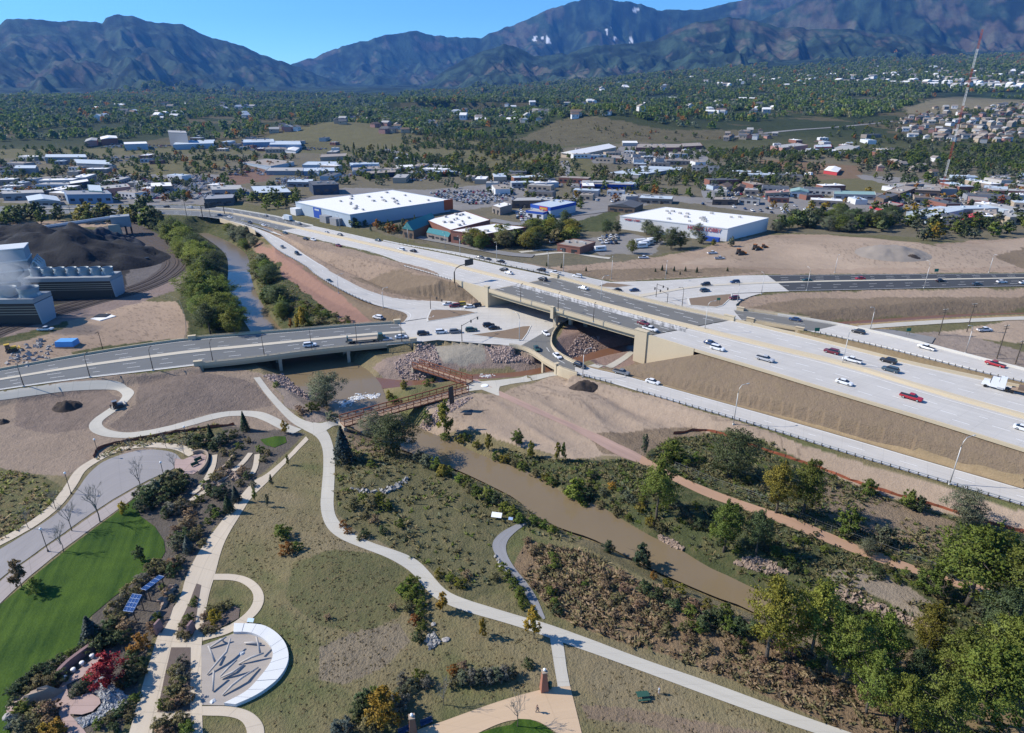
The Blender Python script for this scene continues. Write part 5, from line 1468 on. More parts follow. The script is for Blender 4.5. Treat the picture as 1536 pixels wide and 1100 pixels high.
shrubs('yew_shrub','@ shrub of the low hedge along the lawn edge by the curved bench','lawn edge hedge',[(22,1042,2,'needle'),(34,1034,2.2,'needle'),(44,1024,2.2,'needle'),(56,1016,2.2,'dark'),(66,1008,2,'needle'),(78,1002,1.8,'dark'),(92,992,1.6,'dark'),(106,984,1.6,'green'),(116,982,1.6,'dark'),(64,1030,2.4,'olive'),(80,1028,2.4,'olive'),(92,1024,2.2,'dark'),(50,1040,2,'olive'),(78,1014,2,'needle')])
shrubs('garden_shrub','@ shrub in the corner bed beside the pink flagstones','corner bed shrubs',[(26,1064,2.2,'dark'),(38,1068,2.4,'green'),(24,1090,2.2,'blue'),(40,1092,2.4,'grey'),(56,1078,2.2,'olive'),(68,1072,2.6,'brown'),(78,1068,2.4,'brown'),(56,1098,2.2,'olive'),(72,1090,2,'brown'),(84,1104,3.0,'yellow'),(70,1108,2.6,'yellow')])
shrubs('garden_shrub','@ shrub in the long planted island of the tan walk','walk island shrubs',[(258,1046,2.4,'olive'),(268,1034,2.6,'olive'),(276,1020,2.4,'sage'),(264,1014,2.4,'olive'),(279,1052,2.4,'brown'),(246,1062,1.8,'green'),(260,1062,2,'olive'),(274,1000,2,'sage'),(268,1058,2,'brown'),(240,1094,2.2,'olive'),(256,1090,2.2,'olive'),(272,1086,2.2,'olive'),(283,1098,2.2,'green'),(250,1102,2,'brown')])
shrubs('garden_shrub','@ rounded shrub in the narrow pointed island of the tan walk','pointed island shrubs',[(272,956,1.6,'olive'),(282,958,1.5,'olive'),(284,930,1.7,'green'),(276,940,1.5,'olive'),(290,908,1.3,'green'),(292,900,1.0,'green'),(236,932,1.8,'green'),(226,942,1.5,'brown'),(232,950,1.4,'brown')])
shrubs('garden_shrub','@ shrub in the bed beside the play court','court bed shrubs',[(323,932,2.4,'yellow'),(330,916,2,'olive'),(342,912,1.8,'olive'),(318,918,1.8,'olive'),(308,928,1.6,'brown'),(312,950,1.4,'olive'),(322,948,1.4,'olive'),(306,946,1.5,'brown')])
shrubs('wild_shrub','@ shrub in the small clump on the dry park grass','park grass shrubs',[(427,806,3.2,'green'),(420,800,2,'green'),(431,830,2.8,'orange'),(446,824,2.2,'green'),(492,928,1.2,'brown')])
shrubs('willow_shrub','@ willow shrub lining the river bank upstream of the gravel path','near bank willows',[(628,694,3.6,'grey','willow'),(640,700,4,'grey','willow'),(654,706,4,'green','willow'),(664,714,3.4,'yelgreen','willow'),(672,712,2.6,'bright','bush'),(700,728,2.6,'green'),(716,746,3.8,'green','willow'),(730,752,4.2,'green','willow'),(744,758,3.4,'dark','willow'),(756,768,3,'bright','willow'),(768,776,3.2,'bright','willow'),(780,784,2.8,'green','willow'),(690,724,2.6,'bright'),(706,738,2.4,'olive'),(800,786,2.4,'bright'),(815,792,2.4,'green'),(830,800,2.2,'bright')])
shrubs('willow_shrub','@ shrub in the thicket around the half ring of stones by the trail','half ring thicket',[(545,752,2.4,'green'),(558,760,3,'olive'),(570,756,3.4,'bright','willow'),(580,764,2.6,'green'),(530,762,2.4,'olive'),(548,776,2,'olive'),(562,784,2,'brown'),(545,692,2.6,'grey'),(556,700,2,'green'),(530,690,2.2,'grey'),(520,705,1.6,'olive'),(600,790,2,'green'),(575,800,1.8,'dark'),(548,806,2,'dark'),(515,790,1.6,'orange'),(522,800,1.6,'orange'),(540,810,1.4,'olive')])
shrubs('willow_shrub','@ bush on the bank between road bridge and rusty footbridge','upper bank bushes',[(454,622,2.6,'brown'),(466,616,3,'green'),(476,616,2.6,'green'),(500,632,3.4,'grey'),(448,616,2,'brown'),(415,580,2,'green'),(585,600,3.4,'yelgreen','willow'),(592,606,2.8,'bright'),(606,584,3.2,'yelgreen','willow'),(640,578,2.4,'green'),(650,574,2.4,'green'),(668,572,2.4,'green'),(642,636,2.4,'grey'),(640,628,2.6,'green'),(668,662,3,'green'),(690,664,2.6,'yelgreen')])
shrubs('willow_shrub','@ shrub of the green thicket on the far bank under the dirt field','far bank thicket',[(700,660,2.4,'green'),(715,672,2.4,'yelgreen'),(745,690,2.6,'green'),(757,694,2.6,'yelgreen'),(772,700,2.4,'olive'),(784,706,2.6,'green'),(803,716,2.6,'olive'),(818,722,2.4,'yelgreen'),(828,728,2.6,'green'),(880,748,3,'dark'),(905,742,2,'grey'),(918,732,2,'yellow'),(890,716,1.8,'grey'),(940,750,2.4,'grey'),(960,766,2.4,'yelgreen'),(975,790,3,'yelgreen','willow'),(990,798,2.6,'olive'),(900,762,2.2,'olive'),(925,772,2.2,'olive'),(1010,760,3,'grey'),(1030,776,3,'grey'),(1050,792,3,'dark'),(1030,700,2.6,'green'),(1046,692,2.6,'green'),(1120,725,2.4,'green'),(1250,730,2,'olive')])
shrubs('willow_shrub','@ shrub in the dark green clump between brown weeds and river','clump by the river bend',[(1056,944,4,'dark','willow'),(1074,938,4,'dark','willow'),(1088,948,3.6,'green','willow'),(1106,952,4,'dark','willow'),(1126,954,4,'dark','willow'),(1086,926,3,'green'),(1010,914,2.6,'dark'),(984,898,2.4,'dark'),(966,888,2.6,'dark'),(1034,922,2.4,'green'),(1060,912,2,'yelgreen'),(1000,880,2,'yelgreen'),(1020,888,2,'yelgreen'),(980,868,1.6,'orange')])
shrubs('willow_shrub','@ shrub in the green gully below the trail bend','gully shrubs',[(604,892,2.4,'bright'),(612,884,2.4,'green'),(620,876,2.2,'bright'),(616,902,2.6,'green'),(626,894,2.4,'bright'),(630,910,2.2,'bright'),(612,916,2.2,'olive'),(632,926,2,'green'),(622,934,1.8,'orange'),(634,944,2,'green'),(628,960,2,'dark'),(590,914,1.4,'brown')])
shrubs('sage_shrub','@ shrub of the thicket behind the plaza bench','plaza thicket',[(548,1064,4,'dark','willow'),(540,1078,3.4,'dark','willow'),(560,1056,3,'green'),(592,1070,3.8,'sage','willow'),(604,1062,3,'sage','willow'),(520,1098,3,'blue','willow'),(506,1104,2.8,'blue','willow'),(550,1098,3,'olive','willow'),(566,1102,3,'olive','willow'),(600,1050,2.4,'grey'),(616,1036,2.2,'grey'),(630,1020,2.2,'green'),(640,1030,2,'sage'),(606,1026,2.2,'sage')])
shrubs('sage_shrub','@ shrub of the long grey thicket above the tan plaza','long grey thicket',[(696,1026,2.8,'grey','willow'),(708,1024,3,'sage','willow'),(720,1026,3,'grey','willow'),(732,1022,3,'sage','willow'),(744,1022,3,'grey','willow'),(756,1018,2.8,'sage','willow'),(768,1014,2.4,'grey','willow'),(680,1010,1.8,'orange'),(694,1002,1.6,'brown'),(676,1030,1.8,'straw'),(792,1000,1.8,'dark')])
shrubs('willow_shrub','@ shrub beside the grey gravel path','gravel path shrubs',[(762,870,2.6,'green','willow'),(770,882,2.6,'green','willow'),(780,896,2.8,'green','willow'),(752,856,2,'bright'),(784,910,2,'bright'),(832,906,1.6,'green'),(836,920,2,'dark'),(690,880,2.2,'yelgreen'),(676,872,2,'bright'),(660,866,2,'yelgreen'),(700,866,1.8,'brown'),(742,870,1.8,'olive'),(826,890,1.4,'green')])
shrubs('tumbleweed_shrub','@ bushy dry weed in the brown weed field by the river','brown weed field',[(820 + (i * 47) % 330,0,1.5 + (i % 5) * .2,('brown','brown','brown','olive','straw','brown','dark')[i % 7]) for i in range(0)])
_rs = np.random.default_rng(5)
for i in range(120):
 t = _rs.uniform(0,1) ** 1.0; cx = 790 + 620 * t; cy = 842 + 232 * t + _rs.uniform(-34,40) * (1 - .4 * t)
 lf = ('brown','brown','brown','olive','straw','brown','green')[i % 7]
 plant('bush','weed_shrub', cx, cy, _rs.uniform(1.0,2.0), lf, {'brown': 'bushy brown weed in the dry field between trail and river','olive': 'olive bush among brown weeds between trail and river','straw': 'straw coloured clump among brown weeds between trail and river','green': 'green bush among brown weeds between trail and river'}[lf],'shrub','weeds between trail and river',1.1)
for i in range(70):
 t = _rs.uniform(0,1); cx = 1190 + 300 * t; cy = 880 + 205 * t + _rs.uniform(-25,70)
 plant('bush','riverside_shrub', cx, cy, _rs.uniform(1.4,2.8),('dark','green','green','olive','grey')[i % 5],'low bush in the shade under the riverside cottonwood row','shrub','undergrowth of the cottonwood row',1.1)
for i in range(60):
 t = _rs.uniform(0,1); cx = 850 + 640 * t; cy = 708 + 175 * t + _rs.uniform(-8,58)
 lf = ('green','olive','grey','green','dark','bright')[i % 6]
 plant('bush','bank_shrub', cx, cy, _rs.uniform(1.0,2.2), lf, 'scattered low bush on the green flat between river and red dirt track','shrub','bushes on the river flat',1.1)

# -- ground weeds and grass: nobody could count these
def tufts(name, polys, per_m2, hgt, leafs, seed, maxn=60000, size=.35, blades=5):
 rng = np.random.default_rng(seed)
 Vs, mi = [],[]
 for outline, dens in polys:
  W = gl(outline)[:, :2]; lo, hi = W.min(0), W.max(0)
  n = int(min(maxn, np.prod(hi - lo) * per_m2 * dens)); p = rng.uniform(lo, hi, (n, 2))
  keep = inpoly(p[:, 0], p[:, 1], W) & (fbm(p[:, 0], p[:, 1],11,3, seed) > rng.uniform(.25,.62, n))
  p = p[keep]
  for A_, B_ in ((rvL, rvR),(ckN, ckF)):
   idx, d, _ = ribbon_field(p[:, 0], p[:, 1], A_, B_, 2)
   bad = np.zeros(len(p), bool); bad[idx[d < .4]] = True; p = p[~bad]
  for q in TRAILS:
   p = p[~inpoly(p[:, 0], p[:, 1], q)]
  z = hz(p[:, 0], p[:, 1])
  n = len(p); hh = hgt * rng.uniform(.5,1.3, n) * (.5 + fbm(p[:, 0], p[:, 1],7,2, seed + 3))
  base = np.repeat(np.column_stack([p, z]), blades, 0) + rng.normal(size=(n * blades, 3)) * [size * .6, size * .6,0]
  H = np.repeat(hh, blades); a = rng.uniform(0,6.283, n * blades); s = size * rng.uniform(.5,1.2, n * blades)
  dx, dy = np.cos(a) * s, np.sin(a) * s; lx, ly = rng.normal(size=(2, n * blades)) * .95 * H
  V = np.stack([base - np.column_stack([dx, dy, H * 0 + .05]), base + np.column_stack([dx, dy, -H * 0 - .05]), base + np.column_stack([dx * .8 + lx, dy * .8 + ly, H]), base + np.column_stack([-dx * .6 + lx, -dy * .6 + ly, H * .85])],1).reshape(-1,3)
  q4 = V.reshape(-1,4,3); g = np.cross(q4[:, 1] - q4[:, 0], q4[:, 2] - q4[:, 0])[:, 2] < 0; q4[g] = q4[g][:, ::-1]
  Vs.append(q4.reshape(-1,3)); mi.append(np.repeat(rng.integers(0, len(leafs), n), blades))
 V = np.vstack(Vs); mi = np.concatenate(mi)
 me = raw_mesh(name, V, np.arange(len(V)).reshape(-1,4),[LEAF[l] for l in leafs], mi)
 nn = np.repeat(rng.normal(size=(len(V) // 4,3)) * .5,4,0) + [0,0,1]; nn /= np.linalg.norm(nn, axis=1)[:, None]
 me.normals_split_custom_set_from_vertices(nn.tolist()); o = add(name, me)
 return tag(o, kind='stuff')
def outline_of(obj_names):
 """plan outlines of the path strips laid so far"""
 out = []
 for o in SC.objects:
  if o.type == 'MESH' and o.name.split('.')[0] in obj_names:
   V = np.empty(len(o.data.vertices) * 3, np.float32); o.data.vertices.foreach_get('co', V); V = V.reshape(-1,3)
   k = {'trail': 6,'dirt_track': 6,'gravel_path': 6,'plaza': 6,'park_road': 6,'sidewalk': 6,'plaza_walk': 6,'plaza_ring': 6}.get(o.name.split('.')[0],6)
   for kk in (k, 5):
    if len(V) % kk == 0:
     G = V.reshape(-1, kk, 3); out.append(np.vstack([G[:, 0, :2], G[::-1,-1, :2]])); break
 return out
TRAILS = outline_of({'trail','dirt_track','gravel_path','plaza','park_road','sidewalk','plaza_walk','plaza_ring'})
tufts('dry_weeds',[([(800,880),(770,850),(790,812),(880,830),(960,870),(1060,910),(1110,925),(1200,985),(1380,1075),(1440,1110),(1300,1110),(1100,1020),(880,945),(830,922)],1.0)],2.6,.55,['brown','straw','brown','olive'],201,60000,.22,8)
tufts('river_grass',[([(745,690),(760,672),(830,690),(965,692),(1000,660),(1075,648),(1160,665),(1240,710),(1340,750),(1450,780),(1600,830),(1600,1150),(1500,1110),(1300,950),(1130,890),(1030,840),(960,795),(860,745)],1.0),([(500,690),(530,650),(610,682),(730,728),(800,775),(900,812),(850,820),(790,800),(740,815),(760,880),(700,905),(640,850),(540,800),(505,770)],.35)],1.4,.5,['green','olive','grey','straw','olive'],202,60000,.2,8)
tufts('park_grass',[([(440,690),(470,665),(485,720),(482,770),(520,815),(620,860),(660,905),(800,945),(830,1000),(800,1035),(690,1060),(560,1100),(400,1100),(430,1000),(410,955),(400,890),(350,855),(330,830),(360,780),(400,730)],1.0),([(850,962),(1020,1030),(1260,1105),(880,1105),(860,1030)],1.0),([(800,940),(900,950),(1290,1105),(1400,1105),(1130,1010),(900,935)],1.0)],1.0,.09,['meadow','straw','meadow'],203,60000,.14,6)
tufts('field_weeds',[([(-40,700),(55,712),(92,735),(70,765),(30,795),(0,812),(-40,830)],1.0),([(146,690),(170,665),(260,648),(330,636),(280,668),(200,672)],.8),([(345,345),(372,366),(395,385),(450,432),(500,472),(530,494),(430,502),(395,455),(376,400)],.3)],1.4,.45,['olive','green','straw','grey'],204,60000,.2,7)

# ------------------------------------------------------------------ works yard across the river
M_PALEBLUE = pm('pale blue grey sheet',(.30,.36,.42),.6,.1,.3)
M_CTWALL = pm('grey cladding',(.27,.29,.31),.7,.1,.4)
M_LOUVRE = pm('brown louvres',(.07,.058,.05),.85,.2,1)
M_FAN = pm('grey fibreglass',(.20,.26,.30),.5,.12,.5)
M_LIGHTPANEL = pm('light panel',(.55,.58,.60),.6,.08,.4)
M_BLACK = pm('soot black',(.017,.018,.022),.95,.4,.12, world=True, bump=.8)
M_ROOFW = pm('white roof membrane',(.78,.77,.74),.7,.06,.08, world=True)
M_ROOFG = pm('grey gravel roof',(.26,.25,.24),.9,.15,.2, world=True)

def quad_from(fl, fr, br, z):
 """roof corners traced at level z -> four xy corners (front left, front right, back right, back left)"""
 p = unp([fl[0], fr[0], br[0]],[fl[1], fr[1], br[1]], z)
 return np.array([p[0], p[1], p[2], p[0] + p[2] - p[1]])
def fitz(fl, fr, br, h):
 """level of a roof that stands h over the ground below its own corners"""
 z = 4.0 + h
 for _ in range(8):
  q = quad_from(fl, fr, br, z); z = float(np.median(hz(q[:, 0], q[:, 1]))) + h
 q = quad_from(fl, fr, br, z)
 return q, z, float(np.min(hz(q[:, 0], q[:, 1])))

def cooling_tower(fl, fr, br, h, nf, label):
 q, z, z0 = fitz(fl, fr, br, h); c = q.mean(0)
 ex = q[1] - q[0]; L = np.linalg.norm(ex); ex /= L; ey = q[3] - q[0]; W = np.linalg.norm(ey); rz = math.atan2(ex[1], ex[0])
 t = Thing('cooling_tower',(*c, z0), label, 'cooling tower','cooling towers of the works')
 m = MB(); m.box((*c, z0 + (h - 1.8) / 2 - .2),(L, W * .72, h - 1.4), rz, top=(1,1.33)); t.part('louvre_wall', m, M_LOUVRE)
 m = MB()
 for k in range(7):
  zz = z0 + 1 + k * (h - 3) / 7; m.box((*c, zz),(L * .985, W * (.74 + .24 * k / 7),.22), rz)
 t.part('louvre_blade', m, M_ABUT)
 m = MB(); m.box((*c, z - .9),(L + .4, W + .4,1.8), rz); t.part('deck', m, M_CTWALL)
 n3 = np.array([ex[0], ex[1]])
 for s in (-1,1):
  e = c + n3 * s * (L / 2 + .25); m = MB(); m.box((*e, z0 + (h - 1.8) / 2 - .2),(.5, W * .74, h - 1.4), rz, top=(1,1.33)); t.part('end_wall', m, M_PALEBLUE)
 r = min(W * .42, L / nf * .46)
 fm = MB(); fm.lathe([(r * 1.0,0),(r * .86,1.0),(r * .84,1.7),(r * .95,3.4),(r * .90,3.4),(r * .78,1.6),(r * .78,.4),(0.01,.4)],24, cap=False); fme = fm.mesh('fan_stack', M_FAN, True)
 t.copies('fan_stack', fme, [(*(q[0] + ex * L * (i + .5) / nf + (q[3] - q[0]) * .5), z, rz) for i in range(nf)])
 m = MB(); m.box((*(c + n3 * (L / 2 - 3)), z + .6),(5,1.5,1.2), rz); t.part('pipe_duct', m, M_LIGHTPANEL)
cooling_tower((32,418),(161,416),(183,407),10,7,'long grey cooling tower with many round fan stacks before the coal heap')
cooling_tower((-54,450),(49,449),(74,437),11,3,'cooling tower with large round fan stacks closest to the railway tracks')
q, z, z0 = fitz((-50,382),(35,374),(42,366),20)
t = Thing('boiler_house',(*q.mean(0), z0),'pale works building wrapped in steam behind the cooling towers','building')
m = MB(); m.prism(q, z0 - 1, z - 5); t.part('wall', m, M_CTWALL)
m = MB(); m.prism(q * .995 + q.mean(0) * .005, z - 5, z); t.part('upper_wall', m, M_PALEBLUE)
c = q.mean(0); ex = (q[1] - q[0]); W = np.linalg.norm(q[3] - q[0])
for k, (zz, hh) in enumerate(((z - 5.4,.6),(z - 10,.8),(z - 15,.8),(z + .2,.5))):
 m = MB(); m.prism(c + (q - c) * 1.03, zz, zz + hh); t.part('ledge', m, M_LIGHTPANEL)
for k in range(4):
 p = q[1] + (q[2] - q[1]) * .3 * k + np.array([2.2,-1.0]); m = MB()
 m.tube([(*p, z0),(*p, z - 8),(*(p + [1.5,.4]), z - 5),(*(p + [3.0,1]), z - 8),(*(p + [3.0,1]), z0)],.7,8); t.part('duct', m, M_LIGHTPANEL, True)

def heap(name, px, py, ra, rb, h, mat, label, cat, seed, rot=0.0, kind=None, n=40, z=None):
 """an uneven mound on the ground"""
 c = g1(px, py); V = [];
 for i in range(n + 1):
  for j in range(n + 1):
   u, v = i / n * 2 - 1, j / n * 2 - 1; d = max(abs(u), abs(v));
   rr = math.hypot(u, v); k = d / rr if rr > 1e-9 else 1; u2, v2 = u * k, v * k
   x = u2 * ra * math.cos(rot) - v2 * rb * math.sin(rot); y = u2 * ra * math.sin(rot) + v2 * rb * math.cos(rot)
   V.append((c[0] + x, c[1] + y, math.hypot(u2, v2)))
 V = np.array(V); s = seed * 31.7
 f = (fbm(V[:, 0] + s, V[:, 1], max(ra, rb) * .5,5, seed) - .5) * 2; f2 = (fbm(V[:, 0] + s, V[:, 1], max(ra, rb) * .12,3, seed + 4) - .5)
 prof = np.clip(1.25 * (1 - V[:, 2]),0,1) ** .9
 hgt = h * prof * (1 + .55 * f) + h * .45 * f2 * np.clip(prof * 4,0,1)
 V[:, 2] = hz(V[:, 0], V[:, 1]) + hgt - .15
 V = V - c
 q = [(i * (n + 1) + j, (i + 1) * (n + 1) + j, (i + 1) * (n + 1) + j + 1, i * (n + 1) + j + 1) for i in range(n) for j in range(n)]
 o = add(name, raw_mesh(name, V, np.array(q), mat, smooth=True)); o.location = c
 return tag(o, label, cat, None, kind)
heap('coal_heap',92,392,60,36,17, M_BLACK, 'huge black coal heap behind the cooling towers','coal heap',3)
heap('coal_heap',30,372,40,26,13, M_BLACK, 'lower black coal heap beside the steaming works building','coal heap',5)
heap('coal_heap',150,372,26,22,12, pm('shaded coal',(.030,.036,.05),.9,.3,.2, world=True, bump=.5),'steep blue-black coal heap with pale pipes on its flank','coal heap',6)  # bluish shade on the steep coal face is put into its colour
M_SOILD = pm('dark soil',(.055,.042,.034),.95,.25,.8, world=True, bump=.5)
for px, py, a, b, h, lb in ((101,611,4.6,3.4,2.6,'dark brown soil heap on the bare ground beside the winding trail'),(875,583,5,3.2,2.6,'dark brown soil heap on the graded slope under the ramp guardrail'),(4,634,2.2,1.6,1.2,'small dark soil heap at the edge of the bare ground'),(558,474,0,0,0,'')):
 if h: heap('soil_heap', px, py, a, b, h, M_SOILD, lb, 'soil heap', int(px), n=18)
heap('gravel_heap',1340,380,22,14,3.4, pm('gravel',(.26,.225,.19),.95,.15,.6, world=True, bump=.4),'broad low gravel heap in the middle of the graded dirt field','gravel heap',9, n=24)
heap('soil_heap',1367,388,8,4,2, M_SOILD, 'dark soil heap with dumped brush on the graded dirt field','soil heap',12, n=14)
# pale lattice and pipes on the heap
p = g1(130,376); t = Thing('pipe_frame', p, 'tangle of pale pipes lying against the coal heap','pipes')
for k in range(5):
 a = random.uniform(-.9,.9); x = random.uniform(-6,6); m = MB(); m.tube([p + [x, 0,4 + random.uniform(0,4)], p + [x + 5 * math.sin(a),-2,10 + 3 * math.cos(a)]],.35,6); t.part('pipe', m, M_LIGHTPANEL)
# loading tower and conveyor
p = g1(186,352); t = Thing('loading_tower', p, 'grey coal loading tower on stilts at the bend of the railway','tower')
m = MB(); m.box(p + [0,0,9],(11,9,7),.5); t.part('hopper_house', m, M_CTWALL)
for sx in (-4,4):
 for sy in (-3,3): m = MB(); m.box(p + [sx, sy, 3],(.8,.8,6.4)); t.part('leg', m, M_DKMET)
m = MB(); m.box(p + [-1,-7,4],(8,8,8),.5, top=(.8,.4)); t.part('ramp_wall', m, M_ABUT)
m = MB(); m.tube([p + [0,0,12], p + [-70,-20,4]],1.3,6); t.part('conveyor', m, M_PALEBLUE)
# railway
M_BALL = pm('dark ballast',(.075,.062,.058),.95,.3,.8, world=True, bump=.5)
M_RAIL = pm('rusty rail',(.06,.048,.045),.6,.2,1)
TR = [(-60,520),(0,494),(60,474),(140,451),(200,436),(240,420),(264,402),(266,388),(246,369),(215,352),(190,338),(170,330)]
path_mid('railway_bed', TR, 15, M_BALL, 100,.12)
C = resample(smooth_line(gl(TR),2),160); d = np.gradient(C[:, :2], axis=0); d /= np.linalg.norm(d, axis=1)[:, None]; nn = np.column_stack([-d[:, 1], d[:, 0]])
for k in range(3):
 tr = Thing('railway_track', C[60],['railway track of the works loop nearest the river trees','middle railway track of the works loop','innermost railway track of the works loop beside the cooling towers'][k],'railway track','tracks of the works railway')
 for s in (-.75,.75):
  off = (k - 1) * 4.6 + s; P = C[:, :2] - nn * off; m = MB(); m.sweep(np.column_stack([P, hz(P[:, 0], P[:, 1]) + .2]),[(-.09,-.1),(-.09,.18),(.09,.18),(.09,-.1)]); tr.part('rail', m, M_RAIL)
 P = C[:, :2] - nn * (k - 1) * 4.6; m = MB(); m.sweep(np.column_stack([P, hz(P[:, 0], P[:, 1]) + .13]),[(-1.25,-.1),(-1.25,.1),(1.25,.1),(1.25,-.1)]); tr.part('sleeper_bed', m, pm('sleepers',(.085,.065,.055),.95,.35,1.5, world=True))
# yard clutter
M_TARP = pm('blue tarpaulin',(.10,.33,.68),.6,.2,.6, bump=.4)
p = g1(102,519); t = Thing('tarped_stack', p, 'stack under a bright blue tarpaulin on the bare yard','stack')
m = MB(); m.box(p + [0,0,1.2],(6.8,4.4,2.4),.05, top=(.94,.92)); t.part('tarpaulin', m, M_TARP)
m = MB(); m.box(p + [0,0,.2],(7.1,4.7,.4),.05); t.part('pallet_base', m, M_WOOD)
p = g1(155,476); m = MB(); m.prism(gl([(136,479),(160,471),(174,475),(150,482)])[:, :2], p[2] - .2, p[2] + .25); o = one('concrete_pad', m, M_ROOFW, p, 'flat white concrete pad on the yard beside the railway','pad')
m = MB(); m.box((p[0] - 1, p[1] + 1, p[2] + .3),(5,4,.5)); one('black_hatch', m, M_DKMET, p, 'black steel hatch on the white concrete pad','hatch')
M_RUB = pm('broken concrete',(.34,.32,.30),.95,.3,.8, world=True)
def rocks(name, polys, n, smin, smax, mat, seed, lift=.0, kind='stuff', label=None, cat=None):
 rng = np.random.default_rng(seed); Vs = []; k = 0
 B = np.array([(-1,-1,-1),(1,-1,-1),(1,1,-1),(-1,1,-1),(-1,-1,1),(1,-1,1),(1,1,1),(-1,1,1)], float) * .5
 Fq = np.array([(3,2,1,0),(4,5,6,7),(0,1,5,4),(1,2,6,5),(2,3,7,6),(3,0,4,7)])
 for outline in polys:
  W = gl(outline)[:, :2]; lo, hi = W.min(0), W.max(0); got = 0; it = 0
  while got < n and it < 40:
   it += 1
   p = rng.uniform(lo, hi, (n, 2)); p = p[inpoly(p[:, 0], p[:, 1], W)][:n - got]; got += len(p)
   z = hz(p[:, 0], p[:, 1]); s = rng.uniform(smin, smax, len(p)) * rng.uniform(.5,1, len(p))
   for (x, y), zz, ss in zip(p, z, s):
    M = np.linalg.qr(rng.normal(size=(3,3)))[0]
    v = (B * (1 + rng.uniform(-.3,.3,(8,1)))) * ss * [1,.8,.62]
    Vs.append(v @ M.T + [x, y, zz + ss * .12 + lift])
 V = np.vstack(Vs); nq = len(Vs)
 Fa = (Fq[None] + (np.arange(nq) * 8)[:, None, None]).reshape(-1,4)
 o = add(name, raw_mesh(name, V, Fa, mat)); return tag(o, label, cat, kind=kind)
rocks('rubble',[[(8,552),(14,534),(38,518),(58,510),(80,516),(74,538),(44,552)]],120,.5,1.7, M_RUB, 1)
M_RIP = pm('purple grey riprap',(.35,.27,.235),.95,.3,.7, world=True)
M_RIPT = pm('pinkish riprap',(.27,.205,.16),.95,.3,.7, world=True)
rocks('riprap',[[(590,545),(630,515),(652,516),(660,548),(632,574),(600,568)],[(726,517),(760,520),(800,545),(740,545)],[(396,565),(430,562),(468,590),(460,600),(420,580)]],900,.35,1.0, M_RIP, 2)
rocks('riprap',[[(1120,835),(1160,843),(1185,860),(1150,862),(1100,845)],[(1250,884),(1290,890),(1340,915),(1400,940),(1390,952),(1330,930),(1260,900)],[(985,802),(1010,812),(1025,824),(1000,822)]],230,.4,1.1, M_RIPT, 3)
rocks('riprap',[[(625,640),(650,620),(690,600),(710,596),(690,612),(650,640),(640,650)],[(845,535),(870,500),(900,505),(890,535),(865,545)]],420,.3,.85, M_RIP, 4)
rocks('stones',[[(520,733),(540,740),(575,742),(600,732),(614,720),(610,718),(590,730),(560,737),(530,732)],[(640,955),(650,950),(660,965),(645,975)],[(742,832),(760,860),(770,872),(778,884),(774,884),(758,864)]],90,.4,1.1, pm('grey stones',(.30,.29,.27),.95,.3,.8, world=True),5)
rocks('river_cobbles',[[(140,1020),(150,1014),(170,1030),(192,1046),(172,1070),(150,1078),(126,1092),(114,1080),(128,1077),(144,1070),(154,1058),(150,1046)]],700,.25,.6, pm('river cobbles',(.34,.35,.36),.9,.35,1.2, world=True),6,.05)
rocks('boulder_litter',[[(255,905),(262,880),(246,878),(240,920),(232,935),(226,928)],[(300,735),(318,722),(335,720),(330,735)],[(340,705),(356,715),(362,725),(350,722)]],40,.5,1.6, M_RIPT, 7,.1)
# white water over the river drop
M_FOAM = pm('white water',(.80,.80,.78),.5,.15,1.5, bump=.6)
rng = np.random.default_rng(8); m = MB()
for k in range(170):
 t = rng.uniform(0,1); px = 508 + 62 * t + rng.normal() * 2; py = 605 - 14 * t + rng.normal() * 2.2 + 2.5 * math.sin(t * 9)
 c = unp(px, py, -2.95); m.box((c[0], c[1],-2.93 + rng.uniform(0,.16)),(rng.uniform(.3,1.6), rng.uniform(.2,.6),.22), rng.uniform(-.6,.9), top=.4)
for k in range(26):
 c = unp(rng.normal(731,5), rng.normal(564,1.5),-2.7); m.box((c[0], c[1],-2.65),(rng.uniform(.4,1.2),.4,.25), rng.uniform(-.5,.5), top=.4)
tag(m.build('white_water', M_FOAM), kind='stuff')

# ------------------------------------------------------------------ park furniture, people, signs, fences, poles
M_WHITE = pm('white concrete',(.62,.63,.62),.7,.08,.6)
M_BRICKR = pm('red brick',(.30,.135,.09),.9,.2,3)
M_STONE = pm('sandstone',(.36,.28,.21),.92,.2,1.0, bump=.3)
M_STONEP = pm('purple sandstone',(.24,.155,.15),.92,.2,1.0, bump=.3)
M_GLOBE = pm('white globe',(.82,.82,.80),.3,.03,2)
M_GREENM = pm('green metal',(.030,.085,.060),.5,.15,2)
M_BLUEM = pm('blue seat',(.035,.06,.13),.5,.15,2)
M_GALV = pm('galvanised pole',(.52,.51,.49),.5,.08,1, metal=.3)
M_BRONZE = pm('bronze pole',(.085,.068,.055),.5,.1,1, metal=.3)
M_ORANGE = pm('orange plastic net',(.27,.085,.045),.8,.15,1)
M_SIGNG = pm('green sign',(.02,.20,.12),.5,.05,1)
M_SOLAR = pm('solar cells',(.028,.075,.22),.25,.15,.6)
M_SOLARF = pm('panel frame',(.40,.47,.60),.4,.05,1)

